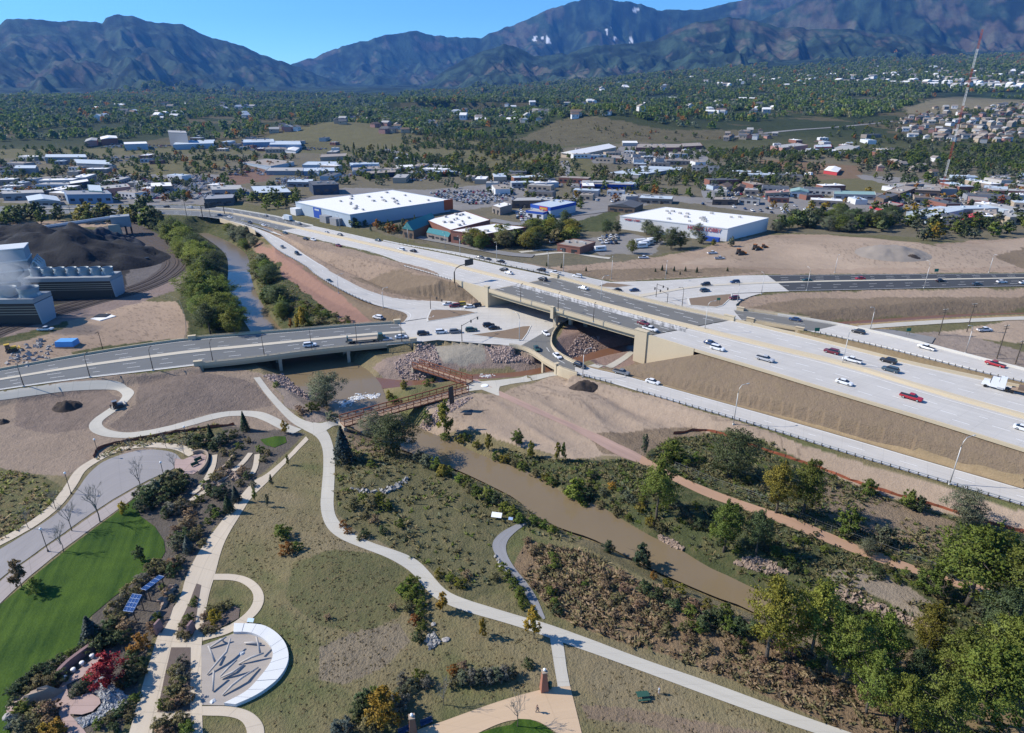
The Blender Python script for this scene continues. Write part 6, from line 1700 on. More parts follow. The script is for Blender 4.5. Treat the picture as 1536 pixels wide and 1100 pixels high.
# seat wall round the play court
_o = resample(smooth_line(gl([(352,939),(378,939),(403,943),(425,961),(434,981),(433,1000),(420,1021),(401,1037),(380,1050),(354,1061)]),2),60)
_i = resample(smooth_line(gl([(351,952),(374,951.5),(395,960),(408,973.5),(411,989),(403,1005),(389,1021.5),(371,1042),(337,1059)]),2),60)
t = Thing('seat_wall', _o[30],'broad white curved seat wall around the play court','seat wall')
V = np.stack([_o * [1,1,0] + [0,0,-.3], _o * [1,1,0] + [0,0,.68], _i * [1,1,0] + [0,0,.68], _i * [1,1,0] + [0,0,-.3]],1).reshape(-1,3)
V[:, 2] += np.repeat(hz(_o[:, 0], _o[:, 1]),4)
m = MB(); m.put(V, [(i*4+j, i*4+j+1, i*4+5+j, i*4+4+j) for i in range(59) for j in range(3)] + [(0,3,2,1),(236,237,238,239)]); o = t.part('seat', m, road_mat('white slabs',(.70,.73,.76),.1,.04, lane=50) if False else M_WHITE)
m = MB()
for i in range(4,58,5):
 a, b = _o[i], _i[i]; c = (a + b) / 2; d = b - a; L = np.hypot(d[0], d[1]); zz = hz(c[0], c[1]); m.box((c[0], c[1], zz + .685),(L * .98,.04,.03), math.atan2(d[1], d[0]))
t.part('joint', m, M_CTWALL)
# driftwood-like climbing logs
M_LOG = pm('weathered timber',(.40,.38,.36),.8,.3,1.2)
def logs(label, segs, r0=.17):
 P = [gl(s) for s, _ in segs]; base = P[0][0]
 t = Thing('climbing_log', base, label, 'climbing log','climbing logs of the play court')
 for Q, (s, hs) in zip(P, segs):
  L = [q + [0,0,.2 + h] for q, h in zip(Q, hs)]; k = len(L)
  m = MB(); m.tube(L, [r0 * (.35 + .9 * math.sin(math.pi * (i + .25) / (k - .4)) ** .6) for i in range(k)],8); t.part('log', m, M_LOG, True)
logs('short log with a knob of stones beside the tan paving at the court top',[([(314,974),(328,968),(341,962.5)],(.1,.5,.9)),([(331,963),(336,966)],(.4,.6))])
logs('tall bent log with a pale upright branch next to the tan walk',[([(311,1014),(331,997),(342,987),(349,972)],(.1,.9,1.2,2.0)),([(316,983),(324,998)],(2.0,.6))])
logs('log rising to a forked upright branch next to the seat wall',[([(358,998),(378,992),(397,987)],(.1,.7,.9)),([(388,971),(391.5,985)],(2.2,.6))])
logs('pair of long logs joined in a V in the middle of the court',[([(331,1019),(345,1009),(357,998)],(.4,1.0,1.0)),([(331,1020),(350,1014),(368,1006)],(.3,.6,1.2)),([(320,1039),(324,1019)],(.1,1.8))])
logs('long slim log with a thick middle, closest to the seat wall foot',[([(334,1045),(350,1033),(365,1023),(388,1004)],(.1,.6,.8,.2))])
logs('short flat log at the court edge under the white seat wall',[([(367,967),(380,968),(393,969)],(.2,.4,.3))])
def boulder(px, py, s, mat, label, name='boulder', sq=(1,1,.8), cat='boulder', rz=0.0):
 rng = np.random.default_rng(int(px * 7 + py)); p = g1(px, py); n = 9; m = MB()
 prof = [(.05,-.3),(.8,-.25),(1,.1),(.85,.5),(.5,.8),(.05,.92)]
 m.lathe(prof, n); V = np.vstack(m.v); V = V * (1 + rng.uniform(-.18,.18,(len(V),1))) * s / 2 * np.array(sq)
 cc, ss = math.cos(rz), math.sin(rz); V = np.column_stack([V[:, 0] * cc - V[:, 1] * ss, V[:, 0] * ss + V[:, 1] * cc, V[:, 2]])
 o = add(name, raw_mesh(name, V, m.f, mat)); o.location = p; return tag(o, label, cat)
boulder(363,981,1.1, M_WHITE, 'pale pointed stone lying on the middle of the play court'); boulder(319.5,1053,1.0, M_WHITE, 'round pale stone at the lower court corner')
boulder(60,1050,5.2, M_STONE, 'big tan slab rock leaning over the garden hedge','rock',(1.2,.4,.9),'rock',.5)
boulder(12,1076,1.6, M_RUB, 'white boulder at the lawn edge of the corner bed'); boulder(650,937,1.0, M_RUB, 'white boulder on top of the stone pile below the trail')
boulder(669,960,1.4, M_RUB, 'pale flat boulder alone on the grass below the trail', sq=(1.2,.8,.6))
for px, py, lb in ((288,950,'purple sandstone slab standing in the pointed island of the walk'),(239,948,'purple sandstone slab standing in the rounded bed by the walk')):
 p = g1(px, py); m = MB(); m.box(p + [0,0,1.1],(.55,1.9,2.6),-.15, top=(.7,.75)); one('standing_stone', m, M_STONEP, p, lb, 'standing stone','standing stones by the walk')
# solar canopies
for fl, fr, br, lb in (((211,882.5),(219,884.5),(246.5,867),'narrow blue solar canopy over the upper seating bay'),((184.6,915.5),(199,917.5),(213.5,895),'wider blue solar canopy over the lower seating bay')):
 q = quad_from(fl, fr, br, 3.2); c = q.mean(0); gz = float(hz(c[0], c[1])); t = Thing('solar_canopy',(*c, gz), lb, 'canopy','solar canopies by the walk')
 q = c + (q - c) * [1.0,1.0]; zt = [3.0,3.0,3.5,3.5]
 m = MB(); m.prism(q, np.array(zt) + gz - .1, np.array(zt) + gz); t.part('panel', m, M_SOLAR)
 m = MB()
 for k in range(5):
  a = q[0] + (q[3] - q[0]) * k / 4; b = q[1] + (q[2] - q[1]) * k / 4; zz = 3.0 + .5 * k / 4 + gz + .03; m.tube([(*a, zz),(*b, zz)],.05,4)
 for k in range(4):
  a = q[0] + (q[1] - q[0]) * k / 3; b = q[3] + (q[2] - q[3]) * k / 3; m.tube([(*a, 3.03 + gz),(*b, 3.53 + gz)],.05,4)
 t.part('panel_frame', m, M_SOLARF)
 for k in range(4):
  p = c + (q[k] - c) * .8; m = MB(); m.tube([(*p, gz - .2),(*p, 3.1 + gz)],.09,6); t.part('post', m, M_DKMET)
# curved bench wall with its four round lights
W = resample(smooth_line(gl([(84,1024),(98,1006),(118,990),(146,970)]),2),24); m = MB(); m.sweep(W, [(-.3,-.3),(-.3,1.5),(.3,1.5),(.3,-.3)]); one('garden_wall', m, M_STONEP, W[12],'curved stone bench wall below the lawn edge','wall')
for k, (px, py) in enumerate(((139,987),(124,998),(111,1008),(98,1020))):
 p = g1(px, py); t = Thing('stone_bollard', p, ['round pale stone bollard touching the crimson maple crown','second round pale stone bollard from the crimson maple','third round pale stone bollard from the crimson maple','round pale stone bollard at the hedge end of the curved wall'][k],'bollard','round bollards at the curved wall')
 m = MB(); m.lathe([(.3,-.1),(.26,.3),(.36,.5),(.40,.65),(.34,.76),(.02,.8)],14, p); t.part('seat', m, M_GLOBE, True); m = MB(); m.box(p + [0,0,0],(.7,.7,.35)); t.part('plinth', m, M_STONE)
for k, (px, py, rz, lb) in enumerate(((293,699,.9,'dark bench in the paved bay at the turnaround head, closer to the sidewalk'),(298,692,.9,'dark bench in the paved bay at the turnaround head, by the curved wall'),(640,1087,.45,'blue bench beside the brick pillar on the tan plaza'),(607,1100,.45,'blue bench on the other side of the brick pillar'))):
 p = g1(px, py); t = Thing('bench', p, lb, 'bench'); mt = M_BLUEM if k > 1 else M_GREENM
 m = MB(); m.box(p + [0,0,.47],(1.9,.55,.08), rz); t.part('seat', m, mt)
 s, c = math.sin(rz), math.cos(rz); m = MB(); m.box(p + [-s * .3, c * .3,.78],(1.9,.08,.55), rz); t.part('backrest', m, mt)
 for e in (-.8,.8): m = MB(); m.box(p + [c * e, s * e, .2],(.1,.5,.5), rz); t.part('leg', m, M_DKMET)
for pts, h, lb in ([[(290,682),(300,679),(311,681),(313,690),(308,703),(298,712)],1.0,'curved retaining wall round the paved seating bay of the turnaround'],[[(334,704),(340,700),(346,690),(352,684)],.8,'low dark stone wall between two pale garden paths']):
 W = resample(smooth_line(gl(pts),2),20); m = MB(); m.sweep(W, [(-.2,-.3),(-.2, h),(.2, h),(.2,-.3)]); one('garden_wall', m, M_STONE, W[10], lb, 'wall')
# brick pillars with a globe
for px, py, lb in ((816,1035,'tapered brick pillar with a white globe where the short path enters the plaza'),(620,1104,'tapered brick pillar with a white globe between the plaza benches')):
 p = g1(px, py); t = Thing('brick_pillar', p, lb, 'pillar','brick pillars of the plaza')
 m = MB(); m.box(p + [0,0,2.0],(1.3,1.3,4.2),.2, top=.55); t.part('shaft', m, M_BRICKR); m = MB(); m.box(p + [0,0,4.15],(.95,.95,.16),.2); t.part('cap', m, M_STONE)
 m = MB(); m.lathe([(.02,0),(.2,.06),(.27,.25),(.2,.44),(.02,.5)],12, p + [0,0,4.25]); t.part('globe', m, M_GLOBE, True)
p = g1(825,1032); t = Thing('litter_bin', p, 'green litter bin beside the brick pillar and short path','bin'); m = MB(); m.lathe([(.02,0),(.3,0),(.34,1.0),(.32,1.05)],12, p); t.part('barrel', m, M_GREENM); m = MB(); m.lathe([(.38,1.2),(.2,1.38),(.02,1.42)],12, p); t.part('lid', m, M_GREENM); m = MB(); m.tube([p + [0,0,1.0], p + [0,0,1.25]],.05,6); t.part('stem', m, M_DKMET)
p = g1(964,1047); t = Thing('picnic_table', p, 'dark green picnic table on the open grass below the trail','picnic table')
m = MB(); m.box(p + [0,0,.76],(2.0,.85,.07),.1); t.part('table_top', m, M_GREENM)
for s in (-.75,.75): m = MB(); m.box(p + [-.1 * s, s, .45],(2.0,.3,.06),.1); t.part('bench', m, M_GREENM)
for s in (-.75,.75): m = MB(); m.tube([p + [s, -.75,0], p + [s, -.25,.75], p + [s, .25,.75], p + [s, .75,0]],.05,6); t.part('leg', m, M_DKMET)
# people
def person(px, py, rz, h, label, shirt, trousers, step=.0, arm=.12):
 p = g1(px, py); k = h / 1.75
 o = bpy.data.objects.new('person', None); link(o); o.location = p; o.rotation_euler = (0,0, rz); o.scale = (k, k, k); tag(o, label, 'person')
 def skin(name, joints, bones, mat, sub=1):
  me = bpy.data.meshes.new(name); me.from_pydata([j[:3] for j in joints], bones, []); me.materials.append(mat)
  b = add(name, me, o); md = b.modifiers.new('skin','SKIN'); md.use_smooth_shade = True
  for v, j in zip(me.skin_vertices[0].data, joints): v.radius = (j[3], j[3] * (j[4] if len(j) > 4 else 1))
  me.skin_vertices[0].data[0].use_root = True
  sb = b.modifiers.new('sub','SUBSURF'); sb.levels = sb.render_levels = sub
  return b
 sk = pm('skin',(.42,.26,.19),.6,.05,3); sh = pm('cloth ' + label[:18], shirt, .85,.1,4); tz = pm('trousers ' + label[:18], trousers, .85,.1,4); hr = pm('hair',(.03,.022,.016),.8,.1,4)
 J = [(0,0,.95,.13,.8),(0,0,1.15,.125,.75),(0,0,1.36,.15,.7),(0,0,1.48,.06),(0,.01,1.60,.085,1.1),(0,.01,1.70,.075,1.1),
         (.19,0,1.40,.055),(.24, arm * .3,1.14,.042),(.24, arm, .90,.034),(.24, arm * 1.2,.80,.032),(-.19,0,1.40,.055),(-.24,-arm * .3,1.14,.042),(-.24,-arm, .90,.034),(-.24,-arm * 1.2,.80,.032),
         (.09,0,.88,.085),(.10, step * .5,.48,.062),(.10, step, .08,.045),(.10, step + .16,.04,.036),(-.09,0,.88,.085),(-.10,-step * .35,.48,.062),(-.10,-step, .08,.045),(-.10,-step + .16,.04,.036)]
 skin('body', J, [(0,1),(1,2),(2,3),(3,4),(4,5),(2,6),(6,7),(7,8),(8,9),(2,10),(10,11),(11,12),(12,13),(0,14),(14,15),(15,16),(16,17),(0,18),(18,19),(19,20),(20,21)], sk)
 for s in (1,-1):
  for q in range(4): skin('finger',[(s * .24 + (q - 1.5) * .018, arm * 1.2 * s, .78,.012),(s * .24 + (q - 1.5) * .02, arm * 1.2 * s + .01,.72,.009),(s * .24 + (q - 1.5) * .02, arm * 1.2 * s + .03,.69 - .008 * (q in (1,2)),.008)],[(0,1),(1,2)], sk, 0)
  skin('thumb',[(s * .215, arm * 1.2 * s + .02,.80,.012),(s * .20, arm * 1.2 * s + .05,.755,.009)],[(0,1)], sk, 0)
 skin('shirt',[(0,0,.93,.15,.85),(0,0,1.15,.145,.8),(0,0,1.38,.165,.75),(.20,0,1.40,.07),(.25, arm * .25,1.18,.058),(-.20,0,1.40,.07),(-.25,-arm * .25,1.18,.058)],[(0,1),(1,2),(2,3),(3,4),(2,5),(5,6)], sh)
 skin('trousers',[(0,0,.94,.145,.85),(.09,0,.85,.10),(.10, step * .5,.48,.075),(.10, step, .10,.06),(-.09,0,.85,.10),(-.10,-step * .35,.48,.075),(-.10,-step, .10,.06)],[(0,1),(1,2),(2,3),(0,4),(4,5),(5,6)], tz)
 skin('hair',[(0,-.02,1.66,.085,1.15),(0,-.015,1.74,.075,1.1)],[(0,1)], hr)
 m = MB()
 for s in (1,-1): m.box((s * .10, s * step + .08,.03),(.10,.27,.07))
 m.build('shoe', M_DKMET, o) if False else [MB().box((s * .10, s * step + .08,.035),(.10,.27,.07), top=(.8,.8)).build('shoe', M_DKMET, o) for s in (1,-1)]
 f = MB(); f.box((0,.105,1.61),(.025,.04,.05), top=.6); f.build('nose', sk, o)
 for s in (1,-1): MB().box((s * .035,.098,1.645),(.022,.012,.012)).build('eye', hr, o); MB().box((s * .092,.0,1.625),(.02,.045,.06)).build('ear', sk, o)
 MB().box((0,.097,1.565),(.045,.012,.01)).build('mouth', pm('lips',(.30,.12,.10),.6,.05,3), o)
 return o
person(988,1041,1.2,1.78,'person in a light blue shirt and pale trousers standing by the picnic table',(.40,.55,.68),(.42,.43,.45),.06)
person(806,1069,-1.1,1.72,'person in dark clothes walking across the tan plaza',(.05,.04,.045),(.10,.085,.09),.28,.2)
person(167,614,.6,1.75,'worker in dark clothes standing on the winding trail',(.09,.08,.07),(.05,.055,.07),.1)
# small signs
def panel(px, py, label, w, h, z, tilt, mat, rz=0.0, name='sign', posts=2):
 p = g1(px, py); t = Thing(name, p, label, 'sign'); m = MB(); m.box((0,0,0),(w, h, .06)); V = np.vstack(m.v)
 ct, st = math.cos(tilt), math.sin(tilt); V = np.column_stack([V[:, 0], V[:, 1] * ct - V[:, 2] * st, V[:, 1] * st + V[:, 2] * ct]); c, s = math.cos(rz), math.sin(rz)
 m.v = [np.column_stack([V[:, 0] * c - V[:, 1] * s, V[:, 0] * s + V[:, 1] * c, V[:, 2]]) + p + [0,0, z]]; t.part('board', m, mat)
 for k in range(posts):
  e = (k - (posts - 1) / 2) * w * .7; m = MB(); m.tube([p + [c * e, s * e, -.2], p + [c * e, s * e, z]],.05,6); t.part('post', m, M_DKMET)
panel(745,778,'white tilted information board on the bank above the gravel path',2.4,1.3,1.0,.5, M_GLOBE, -.2)
panel(766,783,'small blue information board by the head of the gravel path',1.0,.7,.9,.5, pm('blue board',(.30,.42,.62),.5,.1,2),-.2)
panel(377,936,'small pale blue board at the corner of the white seat wall',1.2,.7,.9,.6, pm('pale board',(.55,.70,.82),.5,.1,2),-.1)
panel(678,617,'tall dark board standing under the far end of the rusty footbridge',2.0,5.6,5.4,1.5, M_DKMET, .9)
panel(407,723,'small red sign post on the grass beside the tan walk',.6,.7,.8,1.3, pm('red sign',(.50,.05,.03),.5,.1,2),0, posts=1)
for px, py, w, lb in ((1077,457,1.6,'green sign on the island of the street junction'),(1403,413,2.2,'green sign on the far verge of the fresh asphalt street'),(1224,504,2.0,'green sign at the low end of the far ramp, near the creek bridge'),(1361,504,1.8,'green sign on the verge above the far ramp wall')): panel(px, py, lb, w, w * .7,2.6,1.45, M_SIGNG, .1)
p = g1(703,618); m = MB(); m.prism(gl([(694,623),(708,613),(711,613),(707,622),(706,623)])[:, :2], p[2], p[2] + .12); one('dark_sheet', m, M_DKMET, p, 'flat dark sheet marking a pit in the pale dirt field','sheet')  # thin dark sheet stands in for a dark rectangular pit
p = g1(727,579.6); m = MB(); m.lathe([(1.2,-.1),(1.2,.35),(1.1,.4),(.02,.4)],24, p); one('stone_disc', m, M_GLOBE, p, 'round white stone disc in the trail junction between the footbridges','stone disc')
# lamps
def street_lamp(px, py, h, label, arm, rz, mat, z=None, name='street_lamp', group='street lamps'):
 """px, py: foot; z: level of the foot when it stands on a road or bridge"""
 p = g1(px, py) if z is None else np.array([*unp(px, py, z), z])
 t = Thing(name, p, label, 'street lamp', group); c, s = math.cos(rz), math.sin(rz)
 m = MB(); m.tube([p + [0,0,-.2], p + [0,0, h * .8]],[.16,.10],8); t.part('mast', m, mat, True)
 m = MB(); m.tube([p + [0,0, h * .79], p + [c * arm * .08, s * arm * .08, h * .91], p + [c * arm * .35, s * arm * .35, h * .985], p + [c * arm, s * arm, h]],[.10,.09,.08,.06],8); t.part('arm', m, mat, True)
 m = MB(); m.box(p + [c * (arm + .35), s * (arm + .35), h - .02],(.9,.32,.14), rz, top=.8); t.part('lamp_head', m, mat)
 m = MB(); m.box(p + [0,0,.12],(.5,.5,.5)); t.part('foot', m, M_WHITEC)
LP = [  # foot px, height, arm, heading deg, bronze?, level, label
 (1424,727,13,3.0,20,0, None, 'tall curved lamp beside the ramp guardrail, opposite the big cottonwoods'),(1100,637,12.5,2.6,20,0, None, 'tall curved lamp beside the ramp guardrail above the wide dark elm'),(874,566,10,2.4,30,0, None, 'pale curved lamp at the foot of the curved ramp bridge'),
 (779,511,11,2.2,150,0,3,'pale lamp on the tip of the soil island under the overpass'),(1057,496,11,2.6,20,0,10.5,'pale curved lamp on the median at the end of the bridge deck'),(901,453,11,2.4,20,0,10.5,'pale lamp on the bridge deck median'),
 (1263,548,12,1.5,20,0,10,'straight pale lamp on the freeway median among the pickup trucks'),(1305,496,10,1.5,190,0, None, 'pale lamp behind the wall of the far ramp'),(1448,530,11,1.5,190,0, None, 'pale lamp beside the far ramp near the utility poles'),
 (1386,432,13,1.8,100,0,3.8,'tall pale lamp on the near kerb of the fresh asphalt street'),(1210,436,11,1.8,100,0,3.3,'pale lamp where concrete street turns to fresh asphalt'),(1142,441,10,1.8,100,0,3.1,'pale lamp beside the slip lane to the far ramp'),(1106,452,9,1.8,200,0,3,'pale lamp by the dirt corner of the slip lane'),
 (1252,409,10,1.8,260,0, None, 'pale lamp on the far verge of the asphalt street'),(998,419,10,2,260,0, None, 'pale lamp on the planted dirt slope above the junction'),(917,418,12,2,260,0, None, 'pale lamp at the top of the island beyond the bridge deck'),(845,407,12,2,230,0, None, 'pale lamp on the dirt slope beside the far ramp'),(1483,409,10,1.8,260,0, None, 'pale lamp far along the asphalt street'),
 (781,452,7,1.5,70,1,11.4,'dark lamp on the near bridge parapet, close to the end post'),(837,466,7,1.5,70,1,11.4,'dark lamp on the near bridge parapet over the pier'),(890,483,7,1.5,70,1,11.4,'dark lamp on the near bridge parapet over the creek'),(1023,460,9,2,200,1,3,'dark lamp at the corner of the paved soil island'),
 (397,536,8,2.0,100,1,3,'dark lamp on the road bridge over the river, the one near the white car'),(468,527,8,2.0,100,1,3,'dark lamp over the middle pier of the road bridge'),(536,520,8,2.0,100,1,3,'dark lamp on the road bridge by the flatbed truck'),(603,515,8,2.0,100,1,3,'dark lamp at the end of the road bridge by the junction'),(320,545,8,2.0,100,1,3,'dark lamp at the start of the road bridge'),
 (230,556,8,2.0,100,1,3,'dark lamp on the street beside the bare ground, closest to the bridge'),(135,566,8,2.0,100,1,3,'dark lamp on the street above the winding trail'),(36,580,8,2.0,100,1,3,'dark lamp at the far end of the street before it leaves the view'),
 (155,527,8,1.6,280,1, None, 'dark lamp on the yard side of the street near the tarped stack'),(508,440,9,2,20,0, None, 'pale lamp on the inside of the exit ramp curve'),(575,462,9,2,30,0, None, 'pale lamp on the river side of the exit ramp'),
 (745,390,10,2,250,0, None, 'pale lamp beyond the far ramp by the grove'),(612,362,10,2,250,0, None, 'pale lamp beyond the freeway by the teal roofed building'),(668,372,10,2,250,0, None, 'pale lamp beyond the freeway in front of the brick end wall'),(690,380,10,2,250,0, None, 'pale lamp beyond the freeway at the edge of the grove'),(822,402,9,2,250,0, None, 'pale lamp at the gore of the far ramp'),(510,345,10,2,250,0, None, 'pale lamp beyond the freeway below the big white store'),
]
for px, py, h, a, d, br, z, lb in LP: street_lamp(px, py, h, lb, a, R(d), M_BRONZE if br else M_GALV, z)
for k, (px, py, h) in enumerate(((149,686,5.5),(107,741,6),(281,664,5),(247,719,5),(72.5,828,6))):
 p = g1(px, py); t = Thing('park_lamp', p, ['park lamp with white globe at the bend of the tan sidewalk by the orange fence','park lamp with white globe on the grass strip beside the tan sidewalk','park lamp with white globe behind the turnaround head','park lamp with white globe in front of the dark juniper belt','park lamp with white globe at the lawn corner of the park road'][k],'park lamp','park lamps')
 m = MB(); m.lathe([(.2,0),(.16,.5),(.08,.6),(.07, h - .4),(.12, h - .3)],10, p); t.part('post', m, M_DKMET); m = MB(); m.lathe([(.02,0),(.22,.08),(.28,.28),(.2,.5),(.02,.56)],12, p + [0,0, h - .3]); t.part('globe', m, M_GLOBE, True)
# traffic signals, overhead signs
def signal(px, py, z, rz, L, label):
 p = np.array([*unp(px, py, z), z]); t = Thing('traffic_signal', p, label, 'traffic signal','signals of the junction'); c, s = math.cos(rz), math.sin(rz)
 m = MB(); m.tube([p, p + [0,0,6.6]],[.16,.12],8); t.part('mast', m, M_BRONZE); m = MB(); m.tube([p + [0,0,6.2], p + [c * L, s * L, 6.8]],[.11,.06],6); t.part('arm', m, M_BRONZE)
 for k in (.55,.95): m = MB(); m.box(p + [c * L * k, s * L * k, 6.3],(.4,.4,1.1), rz); t.part('signal_head', m, M_DKMET)
signal(693,512,3,1.0,11,'signal mast on the kerb in front of the pale slope'); signal(1000,462,3,2.0,10,'signal mast at the foot of the overpass beside the far junction'); signal(984,446,3,-1.2,9,'signal mast on the median of the far junction'); signal(646,464,3,-.9,10,'signal mast at the point of the exit ramp island')
p = np.array([*unp(682,425,10.5),10.5]); t = Thing('overhead_sign', p, 'dark curved mast with a sign box reaching over the freeway before the overpass','sign')
m = MB(); m.tube([p, p + [0,0,5], p + [.8,.6,6.8], p + [2.6,2.2,7.6], p + [7.5,6.5,7.9]],[.3,.28,.26,.22,.2],8); t.part('mast', m, M_BRONZE, True)
m = MB(); m.box(p + [6.4,5.6,8.3],(4.6,.35,2.8),.7); t.part('sign_box', m, M_DKMET)
a = np.array([*unp(304,326,6),6]); b = np.array([*unp(337,322,6),6]); t = Thing('sign_gantry', a, 'dark sign gantry spanning the old asphalt freeway bend','sign'); d = (b - a); rz = math.atan2(d[1], d[0])
for q in (a, b): m = MB(); m.tube([q + [0,0,-2], q + [0,0,8]],.3,8); t.part('post', m, M_BRONZE)
m = MB(); m.tube([a + [0,0,7.2], b + [0,0,7.2]],.22,6); m.tube([a + [0,0,8.4], b + [0,0,8.4]],.22,6); t.part('truss', m, M_BRONZE)
c = a + d * .42 + [0,0,8.0]; m = MB(); m.box(c, (np.hypot(d[0], d[1]) * .5,.4,4.2), rz); t.part('sign_panel', m, M_DKMET)
# fences
def fence(name, pts, label, h, mat, kind, step=3.0, z=None):
 M_WIRE = pm('fence wire',(.15,.155,.155),.6,.1,2); P = gl(pts); P = resample(smooth_line(P, 1), max(10, int(plen(P) / 1.5))); P[:, 2] = hz(P[:, 0], P[:, 1]); t = Thing(name, P[len(P) // 2], label, 'fence')
 if kind == 'net':
  rng = np.random.default_rng(len(pts)); V = np.stack([P - [0,0,.1], P + np.column_stack([P[:, :2] * 0 + rng.normal(size=(len(P),2)) * .12, np.full(len(P), h) + rng.normal(size=len(P)) * .12])],1).reshape(-1,3); m = MB(); m.put(V, [(2*i, 2*i+2,2*i+3,2*i+1) for i in range(len(P) - 1)]); t.part('net', m, mat)
 else:
  m = MB()
  for k in range(4): m.tube(P + [0,0,.08 + (h - .1) * k / 3],.012 if k < 3 else .03,4)
  t.part('wire', m, M_WIRE)
 pmesh = MB().tube([(0,0,-.2),(0,0, h + .08)],.05,5).mesh('post', M_DKMET if kind == 'net' else M_WIRE)
 n = min(90, int(plen(P) / step)); Q = resample(P, n); Q[:, 2] = hz(Q[:, 0], Q[:, 1]); t.copies('post', pmesh, [(*q, 0) for q in Q])
fence('construction_fence',[(1010,652),(1045,646),(1070,648),(1105,662),(1180,687),(1250,711),(1290,727),(1350,746),(1400,758),(1440,772),(1500,791),(1560,806)],'orange plastic construction fence along the foot of the ramp dirt bank',.8, M_ORANGE, 'net')
fence('construction_fence',[(142,688),(147,676),(160,669),(190,663),(230,656),(270,649),(310,643),(352,638)],'orange plastic construction fence between bare ground and park lamp',.8, M_ORANGE, 'net')
fence('wire_fence',[(1012,702),(1060,722),(1110,740),(1160,760),(1200,781),(1300,818),(1400,855)],'chain-link fence beside the red dirt track',1.8, M_GALV, 'wire')
fence('wire_fence',[(168,448),(225,445),(268,452),(276,470),(280,490),(278,512)],'wire fence around the corner of the works yard',2.0, M_GALV, 'wire',4)
# utility poles, masts
def upole(px, py, h, label, rz=0.3):
 p = g1(px, py); t = Thing('utility_pole', p, label, 'utility pole','timber utility poles'); m = MB(); m.tube([p + [0,0,-.3], p + [0,0, h]],[.2,.13],7); t.part('pole', m, M_BARK)
 for k in (0,1): m = MB(); m.box(p + [0,0, h - .5 - k * 1.0],(2.6,.14,.16), rz); t.part('crossarm', m, M_BARK)
 if True:
  m = MB()
  for e in (-1.1,-.5,.5,1.1): m.lathe([(.06,0),(.09,.1),(.04,.22)],6, p + [math.cos(rz) * e, math.sin(rz) * e, h - .4])
  t.part('insulator', m, M_GLOBE)
for px, py, h, lb in ((1450,498,12,'utility pole beside the pale lot and creek bank'),(1408,503,11,'utility pole at the bend of the narrow road by the small trees'),(1495,538,13,'tallest utility pole close to the far ramp wall'),(1523,546,9,'short utility pole at the view edge by the far ramp'),(112,343,16,'utility pole rising over the coal yard road'),(281,329,16,'utility pole at the start of the freeway bend, nearest the gantry'),(317,333,14,'utility pole under the sign gantry by the river head')): upole(px, py, h, lb)
p = g1(1411,290); hh = 40.0
for _ in range(30):
 _, Y = to_px(p[0], p[1], p[2] + hh); hh += (Y - 44) * .25
t = Thing('radio_mast', p, 'very tall slim red and white lattice radio mast above the town','radio mast')
M_RED = pm('mast red',(.30,.055,.035),.6,.1,1); M_MW = pm('mast white',(.62,.60,.58),.6,.08,1)
ns = 9
for k in range(ns):
 z0, z1 = hh * k / ns, hh * (k + 1) / ns; m = MB(); w = .8
 L3 = [np.array([w * math.cos(a), w * math.sin(a),0]) for a in (0,2.094,4.189)]
 for e in L3: m.tube([p + e + [0,0, z0], p + e + [0,0, z1]],.12,4)
 q = int((z1 - z0) / 2.2)
 for i in range(q):
  for s in range(3):
   a, b = L3[s], L3[(s + 1) % 3]; h0 = z0 + (z1 - z0) * i / q; h1 = z0 + (z1 - z0) * (i + 1) / q; m.tube([p + a + [0,0, h0], p + b + [0,0, h1]],.07,3, cap=False)
 t.part('mast_section', m, M_RED if k % 2 == 0 else M_MW, label='red lattice section' if k % 2 == 0 else 'white lattice section')
m = MB(); m.box(p + [0,0,0],(4,4,1.2)); t.part('foundation', m, M_ABUT)

# ------------------------------------------------------------------ buildings beyond the freeway
PAL = {'white': (.60,.61,.62),'pale': (.42,.41,.39),'blue': (.20,.29,.42),'lblue': (.36,.43,.50),'navy': (.045,.06,.09),'tan': (.40,.33,.25),'brown': (.16,.115,.085),'brick': (.22,.10,.075),'grey': (.25,.26,.28),'dgrey': (.10,.105,.115),'teal': (.05,.20,.22),'taupe': (.24,.21,.185),'red': (.42,.05,.06),'yellow': (.55,.42,.06),'roofw': (.74,.73,.71),'roofg': (.36,.355,.34),'roofb': (.30,.26,.22),'roofl': (.44,.50,.55),'pink': (.36,.20,.17),'green': (.22,.34,.32),'royal': (.02,.075,.36)}
def cm(k): return pm('paint ' + k, PAL[k],.8,.09,.12, objvar=0)
M_GLASS = pm('dark window glass',(.03,.04,.055),.15,.1,.5, spec=.6)
M_UNIT = pm('rooftop unit',(.40,.39,.37),.7,.1,1)
